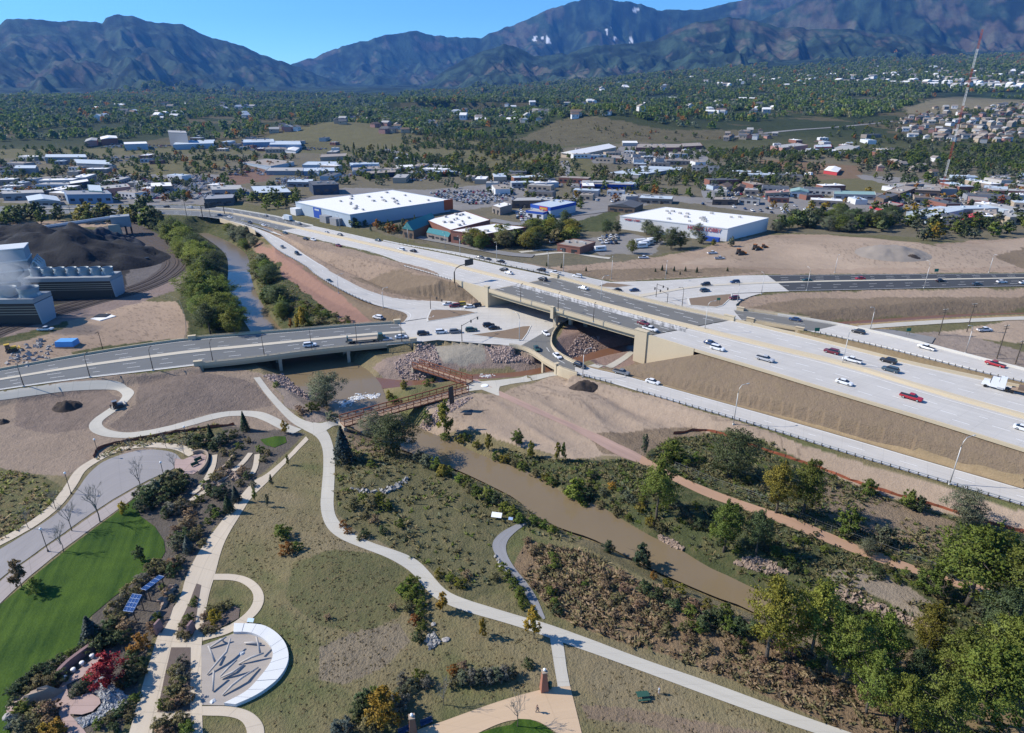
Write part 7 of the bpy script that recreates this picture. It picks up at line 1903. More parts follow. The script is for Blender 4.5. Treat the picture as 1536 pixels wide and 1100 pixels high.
def building(fl, fr, br, h, wall, roof, label, name='building', units=4, band=None, win=True, gable=0.0, cat='building', doors=3):
 q, z, z0 = fitz(fl, fr, br, h); c = q.mean(0); t = Thing(name, (*c, z0), label, cat)
 up2 = lambda k: c + (q - c) * k
 m = MB(); m.prism(q, z0 - 1.5, z - .35); t.part('wall', m, cm(wall))
 ex = q[1] - q[0]; L = np.linalg.norm(ex); ex /= L; ey = q[3] - q[0]; W = np.linalg.norm(ey); ey /= W; rz = math.atan2(ex[1], ex[0])
 if gable:
  a = (q[0] + q[3]) / 2; b = (q[1] + q[2]) / 2
  if W > L: a = (q[0] + q[1]) / 2; b = (q[3] + q[2]) / 2
  e = .02; a, b = a + (a - b) * e, b + (b - a) * e; qq = up2(1.03)
  m = MB(); zz = z - .35
  side = (qq[0], qq[1], qq[2], qq[3]) if W <= L else (qq[1], qq[2], qq[3], qq[0])
  V = [(*side[0], zz),(*side[1], zz),(*side[2], zz),(*side[3], zz),(*a, zz + gable),(*b, zz + gable)]
  m.put(V, [(0,1,5,4),(2,3,4,5),(1,2,5),(3,0,4),(3,2,1,0)]); t.part('roof', m, cm(roof))
 else:
  m = MB(); m.prism(up2(.992), z - .35, z - .12); rf = t.part('roof', m, cm(roof))
  m = MB()
  for i in range(4):
   p, s = q[i], q[(i + 1) % 4]; d = (s - p) / np.linalg.norm(s - p); n2 = np.array([d[1],-d[0]]) * .05; cc = (p + s) / 2 + n2; m.box((*cc, z - .2),(np.linalg.norm(s - p) + .35,.35,.62), math.atan2(d[1], d[0]))
  t.part('parapet', m, cm(band or wall))
  rg = np.random.default_rng(int(abs(c[0]) * 3 + c[1]))
  for i in range(units):
   p = q[0] + ex * L * rg.uniform(.1,.9) + ey * W * rg.uniform(.12,.88); s = rg.uniform(1.4,2.8); m = MB(); m.box((*p, z + .45),(s, s * .8,1.2), rz); t.part('rooftop_unit', m, M_UNIT, parent=rf)
 if band and gable == 0:
  m = MB()
  for i in (0,1):
   p, s = q[i], q[i + 1]; d = (s - p) / np.linalg.norm(s - p); n2 = np.array([d[1],-d[0]]) * .12; cc = (p + s) / 2 + n2; m.box((*cc, z - h * .16),(np.linalg.norm(s - p),.2, h * .26), math.atan2(d[1], d[0]))
  t.part('fascia_band', m, cm(band))
 if win:
  k = max(2, min(7, int(L / 7)))
  for i in range(k):
   p = q[0] + ex * L * (i + .5) / k - ey * .03; m = MB(); m.box((*p, z0 + h * .45),(L / k * .5,.14, h * .26), rz); t.part('window', m, M_GLASS)
  for i in range(min(2, doors)):
   p = q[0] + ex * L * (.3 + .4 * i) - ey * .03; m = MB(); m.box((*p, z0 + 1.3),(2.2,.16,2.6), rz); t.part('door', m, M_DKMET)
 return t, q, z, z0, ex, ey, rz
def letters(t, txt, p, size, rz, mat, dep=.1):
 cu = bpy.data.curves.new('sign_lettering','FONT'); cu.body = txt; cu.size = size; cu.extrude = dep; cu.align_x = 'CENTER'; cu.align_y = 'CENTER'; cu.materials.append(mat)
 tmp = bpy.data.objects.new('sign_lettering', cu); link(tmp); me = bpy.data.meshes.new_from_object(tmp.evaluated_get(bpy.context.evaluated_depsgraph_get())); bpy.data.objects.remove(tmp); o = add('sign_lettering', me, t.o); o.location = np.array(p) - t.b; o.rotation_euler = (R(90),0, rz); return o
# the three big stores
t, q, z, z0, ex, ey, rz = building((930,324),(1092,343),(1153,327),9,'white','roofw','big white store with a flat white roof and red lettering beside the graded dirt field','store',16, None, False)
L = np.linalg.norm(q[1] - q[0])
letters(t, 'HOBBY LOBBY',(*(q[0] + ex * L * .80 - ey * .3), z - 2.2),3.4, rz, cm('red')); letters(t, 'HOBBY LOBBY',(*(q[0] + ex * L * .13 - ey * .3), z - 1.9),1.8, rz, cm('red'))
m = MB(); m.box((*(q[0] + ex * L * .9 - ey * 3), z0 + 1.6),(9,3,3.2), rz); one('skip_container', m, cm('royal'),(*(q[0] + ex * L * .9 - ey * 3), z0),'blue skip container at the front corner of the white store','container')
t, q, z, z0, ex, ey, rz = building((443,303),(525,322),(675,300),9,'lblue','roofw','very large pale grey store with a wide white roof and one blue wall panel','store',22, None, False)
L = np.linalg.norm(q[1] - q[0]); m = MB(); m.box((*(q[0] + ex * L * .42 - ey * .15), z - 4.4),(L * .14,.3,7.4), rz); t.part('blue_panel', m, cm('royal')); m = MB(); m.box((*(q[0] + ex * L * .42 - ey * .35), z - 2.2),(L * .08,.1,1.2), rz); t.part('panel_mark', m, cm('roofl'))
m = MB(); e = q[2]; m.box((*(e - ey * 2 + ex * .2), z - 3.5),(.5,9,8), rz); t.part('orange_fascia', m, pm('orange fascia',(.45,.09,.03),.7,.1,1))
for k, f in enumerate((.05,.62,.8)): m = MB(); m.box((*(q[0] + ex * L * f - ey * 2.5), z0 + 2.5),(9,5,5), rz); t.part('loading_bay', m, cm('white' if k == 0 else 'grey'))
t, q, z, z0, ex, ey, rz = building((676,346),(723,352),(789,341),8,'brick','roofw','brown brick store with a white roof full of vents behind the freeway','store',12, None, True)
building((640,330),(676,345),(735,330),7.6,'brick','roofw','low wing with white roof between brick store and teal gables','store',12, None, False)
building((604,342),(620,345),(655,331),6,'brown','teal','timber gabled hall with a steep teal roof by the freeway','hall',0, None, True, 5)
building((640,348),(672,355),(680,350),4,'taupe','teal','long low teal roofed wing facing the freeway','hall',0, None, True, 2)
BL = [  # front left, front right, back right roof corners on the photo, height, wall, roof, label, band, gable, units
 ((796,306.5),(826,311.5),(864,303.5),8,'lblue','roofl','tall blue banded shop with a red and yellow sign','royal',0,3),((789,316),(815,319),(827,315.5),5,'white','roofg','low white wing with blue band joined to the tall blue banded shop','royal',0,1),
 ((836,366),(870,371),(893,363),4.5,'brick','roofb','small red brick workshop in the fenced lot beside the grove', None, 0,4),
 ((912,308),(952,311),(965,305),5,'brown','dgrey','dark brown restaurant with white roof turrets', None, 2.5,0),((768,301.5),(826,300.5),(831,295.5),6,'brown','roofg','long brown shop with a grey roof behind the blue banded shop', None, 0,4),
 ((738,308),(750,311.5),(768,306.5),6,'taupe','roofw','taupe shop with a white roof near the crowded car park', None, 0,2),((870,276),(950,277.5),(948,273.5),5,'royal','roofb','long blue fronted workshop with a pale brown roof', None, 0,4),
 ((913,259),(958,263),(1012,253.5),3.6,'grey','roofl','rows of grey storage garages under ribbed roofs', None, 0,0),((955,252.5),(1020,255),(1024,251),3.6,'grey','roofl','rear row of grey storage garages', None, 0,0),
 ((842,229),(867,232),(924,220.5),7,'tan','roofw','long white roofed riding hall at the foot of the brown hill', None, 4,0),((958,297),(1008,299),(1010,294.5),4.5,'taupe','roofl','flat pale shop strip behind the big white store', None, 0,5),
 ((764,259),(790,258),(788,254),6,'dgrey','dgrey','dark flat roofed workshop among the green trees', None, 0,0),((768,268),(804,266),(802,262.5),4,'yellow','roofw','yellow walled shop with a long white roof', None, 0,0),
 ((954,221.5),(1024,221.5),(1022,216),6,'brick','roofb','long red brick shopping centre under the brown hill', None, 0,6),((1024,220),(1054,218.5),(1050,214),5,'brick','roofb','end block of the red brick shopping centre', None, 0,2),((934,214.5),(957,214.5),(955,211.5),5,'pale','roofw','white building behind the red brick shopping centre', None, 0,0),((905,237),(932,238),(935,233.5),5,'brick','roofb','brick showroom among the packed cars', None, 0,2),
 ((1156,219),(1174,222),(1212,217.5),7,'pink','roofg','long red framed office with grey roof on the bank', None, 0,3),((1214,213),(1244,213),(1242,209.5),7,'tan','pink','tan office with terracotta roof and a turret', None, 2,0),((1223,221),(1248,220),(1246,216.5),6,'pale','roofl','white and red fronted showroom under the terracotta office','red',0,0),
 ((1075,278),(1090,280.5),(1099,277.5),4,'pale','brown','white walled house-like shop with brown hip roof beside the climbing road', None, 2.5,0),((1100,283.5),(1118,281.5),(1119,277.5),4,'brown','brown','brown hip roofed restaurant', None, 2.5,0),((1069,299.5),(1106,300),(1108,296),4.5,'brown','roofb','dark brown shop behind the big white store', None, 0,5),((1122,299.5),(1139,299.5),(1139,297),4,'lblue','roofl','small blue grey kiosk in the car park', None, 0,1),
 ((1186,287),(1213,288),(1212,284),5,'white','green','pale glassy greenhouse-like shop', None, 2,0),((1148,290),(1184,288),(1183,284.5),4.5,'tan','pink','long tan roofed shop beside the glassy one', None, 0,3),((1251,291),(1314,292.5),(1312,287.5),4.5,'pale','green','long pale green roofed shop row', None, 0,0),
 ((1328,287),(1350,290),(1377,281),6,'brown','roofb','flat brown roofed school-like block under the radio mast', None, 0,3),((1373,285),(1411,286.5),(1410,282),6,'brown','roofb','dark brown flat wing at the foot of the radio mast', None, 0,3),((1314,295),(1326,299),(1348,291.5),6,'brown','dgrey','dark grey roofed wing in front of the flat brown block', None, 0,0),((1372,296.5),(1397,297),(1394,292),4.5,'tan','brown','small filling station with brown roof on a pale forecourt', None, 0,1),
 ((1305,310),(1323,314),(1355,306.5),5,'pale','roofb','shop with a red fascia at the edge of the dense trees','red',0,2),((1360,318),(1398,324),(1446,314.5),6,'lblue','roofl','pale blue flat roofed workshop among trees', None, 0,8),((1455,300),(1483,302),(1480,296.5),5,'pink','roofb','pinkish shop beyond the pale blue workshop', None, 0,2),((1440,331),(1470,332),(1478,324),4,'tan','red','shop with a bright red pitched roof', None, 3,0),((1475,282),(1512,284.5),(1512,280),6,'taupe','roofl','blue grey roofed block beside the pale road', None, 0,2),((1460,320),(1495,321),(1494,314),5,'taupe','roofb','tan flat roofed block behind the red roofed shop', None, 0,3),((1505,322),(1545,322),(1545,316),5,'grey','roofg','grey flat roofed block at the view edge', None, 0,3),
 ((364,244),(406,249.5),(441,243),4,'lblue','roofb','rows of storage garages under a brown ribbed roof on the reddish slope', None, 0,0),((453,247.5),(505,247.5),(511,242.5),5,'lblue','roofl','pale blue shed row on the slope', None, 0,0),((399,256.5),(454,256.5),(456,251.5),4.5,'grey','roofg','long grey shed under the brown garages', None, 0,1),((455,257),(506,256.5),(504,251.5),5,'blue','roofl','deep blue walled shed with roller doors', None, 0,1),((526,248),(563,246.5),(560,243),5,'blue','roofl','upper blue shed in the shed cluster', None, 0,0),((530,255.5),(571,252.5),(568,249),5,'blue','roofb','lower blue shed with a tan roof', None, 0,1),((549,261),(597,258),(593,254.5),5,'navy','roofb','long dark painted building with a light blue end', None, 0,2),((596,252),(622,250.5),(618,247),5,'pale','roofw','pale roofed building below the climbing road', None, 0,0),
 ((382,289.5),(437,288.5),(427,278.5),7,'dgrey','roofl','dark glazed car showroom with a pale roof left of the white store', None, 0,3),((469,278),(508,276.5),(500,270.5),9,'navy','dgrey','black cubic showroom behind the white store', None, 0,5),((430,273),(468,273.5),(470,269),5,'grey','roofl','grey wing beside the black cubic showroom', None, 0,3),((306,299),(349,297),(352,291),6,'dgrey','grey','dark curved showroom by the sign gantry', None, 0,1),((317,285),(364,284),(360,277.5),6,'grey','roofg','grey showroom behind the dark curved one', None, 0,3),
 ((364,214),(412,213),(410,208.5),7,'blue','roofl','far blue grey warehouse under the olive hill', None, 0,0),((404,217),(452,217),(450,211.5),7,'blue','roofl','long blue warehouse beside bright market tents', None, 0,0),((259,217),(320,215),(322,209.5),7,'lblue','roofl','far pale blue warehouse below the office tower', None, 0,0),((252,198.5),(280,199.5),(278,196.5),22,'grey','roofg','grey office tower standing out of the far woods', None, 0,1),((186,216.5),(221,215.5),(219,212.5),9,'lblue','roofw','far blue and white hall before the woods', None, 0,0),((127,212.5),(145,210.5),(146,207),8,'pink','roofg','far pinkish lodge at the edge of the woods', None, 2,0),((151,209),(176,207),(174,203.5),9,'brick','roofw','far brick lodge with a pale roof in the woods', None, 2,0),
 ((67,236),(130,236),(128,231.5),8,'grey','roofl','long far grey dealer hall above the green strip', None, 0,0),((115,245),(168,247),(160,240.5),7,'grey','roofl','grey blue dealer hall beside the crossroads', None, 0,0),((20,252.5),(53,252.5),(55,248),7,'grey','roofl','far grey hall near the view edge', None, 0,0),((105,276),(133,272),(131,268.5),7,'navy','roofw','dark hall with a bright slanted canopy', None, 0,0),((133,286),(153,287),(150,278),9,'green','roofl','stepped glassy grey green showroom', None, 0,0),((100,292),(167,291),(160,285.5),8,'blue','grey','long blue grey dealer hall behind the freeway cars', None, 0,3),((43,301),(90,301),(84,294),5,'grey','roofl','dealer hall with a light blue metal roof', None, 2,0),((3,291),(66,289),(63,284.5),6,'grey','roofg','flat grey dealer hall at the view edge', None, 0,2),((153,284),(195,280),(190,275.5),7,'pink','roofg','brownish dealer hall with white canopy', None, 0,2),((226,280),(258,279),(256,273.5),6,'taupe','roofw','white roofed dealer hall before the dry slope', None, 0,2),
 ((427,225),(443,226),(450,221),4,'white','roofw','white market tent hall', None, 1.5,0),((440,219),(452,219.5),(452,216),4,'pink','pink','small pink market tent', None, 1.5,0),((480,236),(520,234),(520,230),5,'tan','roofb','tan flat building on the slope below the olive hill', None, 0,0),((1340,205),(1395,203),(1393,200),6,'tan','roofb','long tan building at the foot of the housing slope', None, 0,0),((1252,222),(1280,224),(1290,219),6,'pale','roofg','pale school-like block beside the terracotta office', None, 0,0),((1236,255),(1256,258),(1262,252),4,'red','roofw','small red barn with a pale lean-to', None, 1.5,0),
]
for fl, fr, br, h, wl, rf, lb, bd, gb, un in BL:
 far = fl[1] < 262
 t, q, z, z0, ex, ey, rz = building(fl, fr, br, h, wl, rf, lb, 'building', min(un, 6), bd, not far, gb)
 if lb.startswith('tall blue banded'):
  L = np.linalg.norm(q[1] - q[0]); m = MB(); m.box((*(q[0] + ex * L * .66 - ey * .3), z - 1.6),(L * .40,.2,2.6), rz); sg = t.part('sign_board', m, cm('red')); m = MB()
  for k in range(8): m.box((*(q[0] + ex * L * (.52 + .04 * k) - ey * .45), z - 1.6),(L * .026,.1,1.2), rz)
  t.part('sign_mark', m, cm('yellow'), parent=sg)
# market tents, vans, trailers
RG = np.random.default_rng(77)
def house_mesh(w, d, h, r, seed):
 m = MB(); m.box((0,0, h / 2 - .5),(w, d, h + 1), m=0)
 zz = h; x, y = w / 2 + .4, d / 2 + .4
 m.put([(-x, -y, zz),(x, -y, zz),(x, y, zz),(-x, y, zz),(-x, 0, zz + r),(x, 0, zz + r)],[(0,1,5,4),(2,3,4,5),(1,2,5),(3,0,4),(3,2,1,0)],1)
 if seed % 2: m.box((w * .3,-d * .5, h * .4),(w * .4, d * .35, h * .8), m=0); m.box((w * .3,-d * .5, h * .8 + .15),(w * .46, d * .42,.3), m=1)
 for k in (-1,1): m.box((k * w * .25,-d / 2 - .02, h * .6),(1.6,.1,1.4), m=2)
 return m.mesh('house',[_leafslot, _leafslot, M_GLASS])
HM = [house_mesh(11,8,5.5,2.6,0), house_mesh(13,9,5,2.4,1), house_mesh(9,9,6,3,2), house_mesh(15,9,4,2.2,3)]
HW = [('white','white walled'),('pale','cream'),('tan','tan'),('taupe','grey brown'),('pink','pinkish'),('tan','tan')]; HR = ['roofb','dgrey','brown','taupe','roofg']
def houses(poly, n, where, group, s=(.9,1.2), bright=False, name='house'):
 poly = np.array(poly, float); lo, hi = poly.min(0), poly.max(0); got = 0; P = []
 while got < n:
  p = RG.uniform(lo, hi, (n * 3,2)); p = p[inpoly(p[:, 0], p[:, 1], poly)][:n - got]; got += len(p); P.append(p)
 G = gl(np.vstack(P)); G = G[np.argsort(G[:, 1])]; keep = []
 for g in G:
  if all(abs(g[0] - k[0]) + abs(g[1] - k[1]) > 12 for k in keep[-60:]): keep.append(g)
 for g in keep:
  wk, wn = HW[int(RG.integers(0,2 if bright else 6))]; k = int(RG.integers(0,4)); o = add(name, HM[k]); o.location = g; o.rotation_euler = (0,0, RG.choice([.2,1.75,-.3,1.2]) + RG.normal() * .1); ss = RG.uniform(*s); o.scale = (ss, ss, ss)
  paint(o, cm(wk),0); paint(o, cm('roofw' if bright and RG.uniform() < .4 else HR[int(RG.integers(0,5))]),1); tag(o, f'{wn} house with pitched roof {where}','house', group)
houses([(1345,178),(1400,163),(1540,158),(1540,212),(1470,216),(1385,212),(1340,196)],135,'on the housing slope under the dry meadow','houses on the housing slope')
houses([(1400,205),(1440,200),(1500,205),(1500,214),(1420,215)],8,'in the lowest row of the housing slope','lowest house row')
houses([(1140,122),(1200,112),(1330,100),(1450,106),(1540,112),(1540,138),(1440,138),(1300,128),(1180,132)],170,'high on the wooded foothill','houses on the wooded foothill',(1.5,2.3), True, 'hillside_house')
houses([(870,138),(930,122),(1050,108),(1150,112),(1150,128),(1040,132),(930,144)],60,'under the wooded middle ridge','houses below the middle ridge',(1.5,2.2), True, 'hillside_house')
houses([(560,190),(600,180),(650,186),(660,196),(600,200),(570,200)],12,'behind the green hill at the canyon mouth','houses behind the green hill',(1.2,1.7))
houses([(480,182),(560,176),(600,180),(540,186),(480,188)],10,'in the row along the crest of the olive hill','houses on the olive hill crest',(1.2,1.6))
houses([(1050,207),(1110,198),(1170,200),(1160,208),(1080,212)],14,'beside the pale road under the foothill woods','houses beside the pale road')
houses([(1300,245),(1420,235),(1440,262),(1330,268)],9,'half hidden in the dense grove near the radio mast','houses in the dense grove',(.8,1.0))
houses([(130,165),(280,150),(420,165),(420,178),(150,182)],40,'in the far woods under the big blue mountain','houses in the far woods',(1.4,2.2), True)
houses([(650,172),(760,158),(1100,148),(1180,165),(1100,180),(960,172),(760,186),(680,188)],60,'in the woods beyond the brown hill','houses in the middle woods',(1.3,2.0), True, 'woodland_house')
houses([(402,196),(440,190),(450,196),(410,202)],6,'in the gabled row beside the olive hill','gabled row by the olive hill',(1.2,1.6))
SM = []
for w_, d_, h_ in ((16,10,4),(24,12,5),(12,12,4.5),(32,14,5.5)):
 m = MB(); m.box((0,0, h_ / 2 - .5),(w_, d_, h_ + 1), m=0); m.box((0,0, h_ + .1),(w_ - .6, d_ - .6,.3), m=1); m.box((w_ * .2, d_ * .1, h_ + .8),(2,1.6,1.2), m=1); m.box((-w_ * .25,0, h_ + .7),(1.5,1.5,1), m=1)
 for k in range(int(w_ / 5)): m.box((-w_ / 2 + 2.5 + k * 5,-d_ / 2 - .03, h_ * .5),(2.6,.12,1.7), m=2)
 SM.append(m.mesh('small_building',[_leafslot, _leafslot, M_GLASS]))
def shops(poly, n, where):
 poly = np.array(poly, float); lo, hi = poly.min(0), poly.max(0); P = RG.uniform(lo, hi, (n * 6,2)); P = gl(P[inpoly(P[:, 0], P[:, 1], poly)][:n]); keep = []
 for g in P:
  if any(np.hypot(*(g - k)[:2]) < 22 for k in keep): continue
  keep.append(g); o = add('small_building', SM[int(RG.integers(0,4))]); o.location = g; o.rotation_euler = (0,0, RG.choice([.15,-.35,1.6]) + RG.normal() * .08); wk = ['pale','taupe','tan','grey','brick','white','lblue'][int(RG.integers(0,7))]
  paint(o, cm(wk)); paint(o, cm(['roofw','roofg','roofb','roofl','dgrey'][int(RG.integers(0,5))]),1); tag(o, {'pale': 'cream','lblue': 'pale blue','taupe': 'grey brown'}.get(wk, wk) + ' flat roofed small building ' + where, 'building','small buildings ' + where)
shops([(0,300),(0,240),(240,236),(330,262),(330,300)],48,'among the car dealers'); shops([(440,262),(600,240),(700,262),(640,276),(470,272)],22,'between the shed cluster and large store')
shops([(690,262),(860,268),(960,284),(960,306),(800,300),(700,280)],41,'around the blue workshop'); shops([(860,226),(1060,228),(1060,258),(880,250)],28,'around the packed car lot'); shops([(1066,262),(1160,262),(1300,292),(1300,312),(1070,304)],35,'beyond the white store car park')
shops([(1320,282),(1540,262),(1540,336),(1380,332)],54,'under the radio mast'); shops([(1130,212),(1340,205),(1340,235),(1140,232)],28,'around the terracotta office'); shops([(290,205),(520,212),(520,234),(300,226)],28,'by the far blue warehouses')
# ------------------------------------------------------------------ roads of the town
TAR = road_mat('town road',(.21,.205,.20),0,.15)
for pts, wd in ([[(1072,305),(1062,290),(1064,275),(1068,262),(1062,247),(1052,236),(1058,228)],14],[[(862,282),(858,268),(850,252),(846,242)],10],[[(668,264),(650,250),(630,240),(600,230),(575,224)],16],[[(130,252),(160,262),(200,275),(225,280)],12],[[(770,352),(850,322),(905,318),(960,304)],10],[[(735,330),(790,340),(800,322),(770,316)],10],[[(1400,512),(1330,498),(1290,494)],7],[[(1600,248),(1500,262),(1440,285),(1400,292)],13],[[(1100,206),(1180,196),(1290,188),(1340,182)],12],[[(620,355),(690,368),(760,382),(800,385)],8]): path_mid('town_road', pts, wd, TAR, 60,.35)
for pts in ([(1290,492),(1380,485),(1460,481),(1600,477)],[(800,383),(850,378),(895,386),(915,388)],[(780,379),(820,374),(862,376)]): path_mid('trail', pts, 4, M_TRAIL, 40,.2)
# ------------------------------------------------------------------ trees beyond the freeway
def grove(poly, n, h, leafs, name, label, group, kinds=('far_round',), sd=0, rough=.25):
 poly = np.array(poly, float); lo, hi = poly.min(0), poly.max(0); rg = np.random.default_rng(300 + sd); P = np.zeros((0,2))
 while len(P) < n: p = rg.uniform(lo, hi, (n * 2,2)); P = np.vstack([P, p[inpoly(p[:, 0], p[:, 1], poly)]])
 G = gl(P[:n])
 for i, g in enumerate(G):
  lf = leafs[int(rg.integers(0, len(leafs)))]
  plant(kinds[i % len(kinds)], name, 0,0, h * rg.uniform(1 - rough, 1 + rough), lf, label, 'tree', group, rg.uniform(.9,1.3), at=g, sink=.4)
grove([(222,340),(250,338),(300,370),(318,400),(332,440),(352,478),(372,498),(352,512),(318,505),(300,478),(290,440),(284,405),(250,366)],74,11,('green','green','dark','bright'),'cottonwood_tree','green tree in the dense belt between railway loop and upstream river','belt by the upstream river',('cottonwood','elm'),1)
plant('cottonwood','cottonwood_tree',352,508,12,'bright','brightest green tree at the river edge just behind the road bridge','tree', None, 1.1); plant('cottonwood','cottonwood_tree',306,462,11,'bright','round bright tree in the middle of the upstream belt, at the yard fence corner','tree', None, 1.1)
for px, py, h, lf, lb in ((456,494,10,'yellow','golden poplar, tallest of the group beside the red dirt strip'),(447,494,7,'yellow','golden poplar, middle one of the group beside the red dirt strip'),(463,492,7.5,'yelgreen','yellow-green poplar beside the golden group'),(437,494,5,'orange','small orange poplar beside the golden group')): plant('aspen','poplar_tree', px, py, h, lf, lb, 'tree', None, .8)
grove([(382,398),(398,400),(412,440),(432,470),(424,482),(402,468),(388,432)],16,8,('grey','green','dark'),'elm_tree','grey-green tree on the bank between upstream river and red dirt strip','bank by the red strip',('elm','willow'),2)
grove([(440,445),(500,470),(530,490),(470,494),(436,470)],26,2.6,('green','olive','bright'),'bank_shrub','low green bush beside the red dirt strip','bushes by the red strip',('bush',),3)
grove([(342,345),(368,352),(384,372),(368,374),(346,358)],16,6,('grey','green'),'elm_tree','round tree in the clump under the start of the exit ramp','clump under the exit ramp',('elm',),4)
grove([(-20,328),(95,322),(95,334),(-20,342)],22,10,('dark','green'),'cottonwood_tree','tree in the row behind the coal yard along the freeway','row behind the coal yard',('far_round',),5)
grove([(118,322),(200,322),(205,338),(120,336)],22,9,('green','olive','yelgreen','dark'),'cottonwood_tree','tree in the olive clump between freeway and loading tower','clump by the loading tower',('far_round',),6)
grove([(205,318),(222,318),(235,345),(215,340)],9,12,('dark','green'),'cottonwood_tree','tall dark tree where the belt meets the freeway bend','dark trees at the freeway bend',('far_round',),7)
grove([(788,352),(862,332),(866,352),(860,366),(800,374),(745,374),(705,376),(690,366),(740,356)],62,9,('dark','green','olive','green','yelgreen'),'elm_tree','tree of the dense grove between brick store and workshop lot','grove by the brick store',('far_round','elm'),8)
grove([(1158,352),(1180,334),(1240,326),(1330,318),(1345,345),(1300,352),(1220,352)],58,10,('dark','dark','green','grey'),'elm_tree','tree of the dense dark belt behind the graded dirt field','belt behind the dirt field',('far_round','elm'),9)
grove([(1345,322),(1440,335),(1536,330),(1560,352),(1440,360),(1380,362)],44,9,('dark','green','grey','yellow'),'elm_tree','tree of the mixed belt below the red roofed shop','belt below the red roof',('far_round',),10)
for px, py, h, lf, lb in ((985,366,11,'dark','dark round tree by the graded field, in front of the white store'),(1006,374,13,'dark','largest dark tree in front of the white store'),(1022,372,10,'green','green tree tucked behind the largest dark one by the white store'),(1046,358,10,'grey','tall grey-green tree before the red store lettering'),(1052,366,7,'grey','lower grey-green tree under the red store lettering'),(970,352,10,'grey','pointed grey tree at the white store wall'),(976,355,8,'dark','dark tree beside the pointed grey one at the store wall'),(910,352,10,'dark','round dark tree at the back of the workshop lot'),(925,350,8,'dark','second round dark tree at the back of the workshop lot'),(948,380,8,'green','single green tree in the workshop car park'),(1070,368,4,'yelgreen','wide yellowish bush below the blue container'),(1096,370,6,'grey','slim grey tree at the corner of the white store drive')): plant('elm' if h > 7 else 'willow','elm_tree', px, py, h, lf, lb, 'tree', None, .9)
for px, py, h in ((993,406,3.4),(1011,407,3),(1028,407,3),(1045,409,3.4),(983,408,2.4),(1091,407,2.6),(879,407,2.8),(842,402,2.6),(1000,411,2),(1020,412,2),(820,399,2.4)): plant('conifer','young_pine', px, py, h, 'needle','young dark pine planted on the graded slope beyond the overpass','tree','young pines on the slope')
grove([(448,318),(500,334),(560,348),(600,352),(640,330),(600,338),(540,338),(500,326)],34,6,('dark','grey','green','olive','orange'),'ash_tree','tree in the strip between freeway and the very large store','strip below the large store',('far_round','far_conifer'),11)
plant('far_round','maple_tree',492,334,5,'red','red maple on the verge below the blue wall panel','tree');
for k in range(13): plant('bush','red_hedge_shrub',596 + k * 5,327 - k * 1.2,2.2,'red' if k % 3 else 'orange','reddish hedge shrub along the side wall of the very large store','shrub','reddish store hedge',1.2)
grove([(368,300),(395,296),(455,292),(456,304),(410,318),(372,310)],26,9,('green','bright','dark'),'ash_tree','bright green tree between dark showroom and white store','trees by the dark showroom',('far_round',),12)
grove([(590,258),(660,252),(700,262),(690,275),(620,270)],28,7,('dark','orange','green','grey'),'ash_tree','tree along the back edge of the crowded car park','trees behind the car park',('far_round',),13)
grove([(520,222),(600,225),(628,245),(610,252),(560,244),(515,232)],40,9,('needle','dark','green','yelgreen'),'pine_tree','dark tree on the knoll beside the climbing grey road','trees on the knoll',('far_conifer','far_round'),14)
grove([(640,242),(700,225),(760,215),(840,222),(842,245),(800,262),(740,268),(680,262)],92,9,('green','dark','green','yelgreen','bright'),'cottonwood_tree','green tree of the wooded hollow under the brown hill','wooded hollow',('far_round',),15)
grove([(768,245),(845,240),(858,275),(790,285)],34,8,('dark','green','olive'),'cottonwood_tree','tree beside the bent grey road under the riding hall','trees by the bent road',('far_round',),16)
grove([(880,250),(1000,262),(1060,262),(1064,280),(980,278),(890,272)],46,8,('dark','green','olive','grey'),'elm_tree','tree around the ribbed storage garages','trees by the storage garages',('far_round',),17)
grove([(1075,232),(1150,222),(1200,230),(1240,250),(1220,285),(1120,282),(1066,270)],85,9,('dark','green','dark','grey','olive'),'bank_tree','dark tree on the bank beside the climbing road and trailer park','trees by the trailer park',('far_round','far_column'),18)  # broad-leaved trees of unknown species
grove([(1275,215),(1340,208),(1460,218),(1540,225),(1540,252),(1440,280),(1350,284),(1290,262)],130,9,('dark','dark','green','grey','green'),'broadleaf_tree','tree of the dense grove under the radio mast','grove under the mast',('far_round',),19)
grove([(1150,310),(1290,300),(1290,315),(1160,322)],12,6,('yellow','yelgreen','yellow'),'ash_tree','yellow tree in the wide car park beyond the white store','yellow car park trees',('far_round',),20)
grove([(1300,290),(1536,285),(1536,312),(1400,312),(1300,305)],44,7,('dark','green','yellow','orange','grey'),'ash_tree','tree among the shops beyond the dark belt','trees among the shops',('far_round',),21)
grove([(780,292),(960,284),(960,300),(860,320),(790,330)],30,6,('dark','green','orange','grey','yellow'),'ash_tree','tree among the shops around the blue banded one','trees by the blue banded shop',('far_round',),22)
grove([(-10,262),(100,258),(240,268),(330,268),(370,300),(250,305),(0,300)],64,7,('dark','green','orange','olive','yelgreen'),'ash_tree','tree among the car dealers left of the dry slope'.replace('left of','beside'),'trees among the car dealers',('far_round',),23)
grove([(250,240),(330,236),(440,236),(450,248),(350,270),(300,262)],46,7,('dark','olive','orange','green'),'ash_tree','tree or tall scrub on the reddish slope by the brown garages','scrub on the reddish slope',('far_round',),24)
grove([(860,190),(1100,205),(1110,214),(960,214)],26,6,('yelgreen','green','orange','dark'),'ash_tree','tree at the foot of the brown hill','trees under the brown hill',('far_round',),25)
grove([(1350,165),(1540,160),(1540,214),(1400,214)],60,6,('red','green','dark','yelgreen','orange'),'maple_tree','garden tree between houses of the housing slope','garden trees of the housing slope',('far_round',),26)
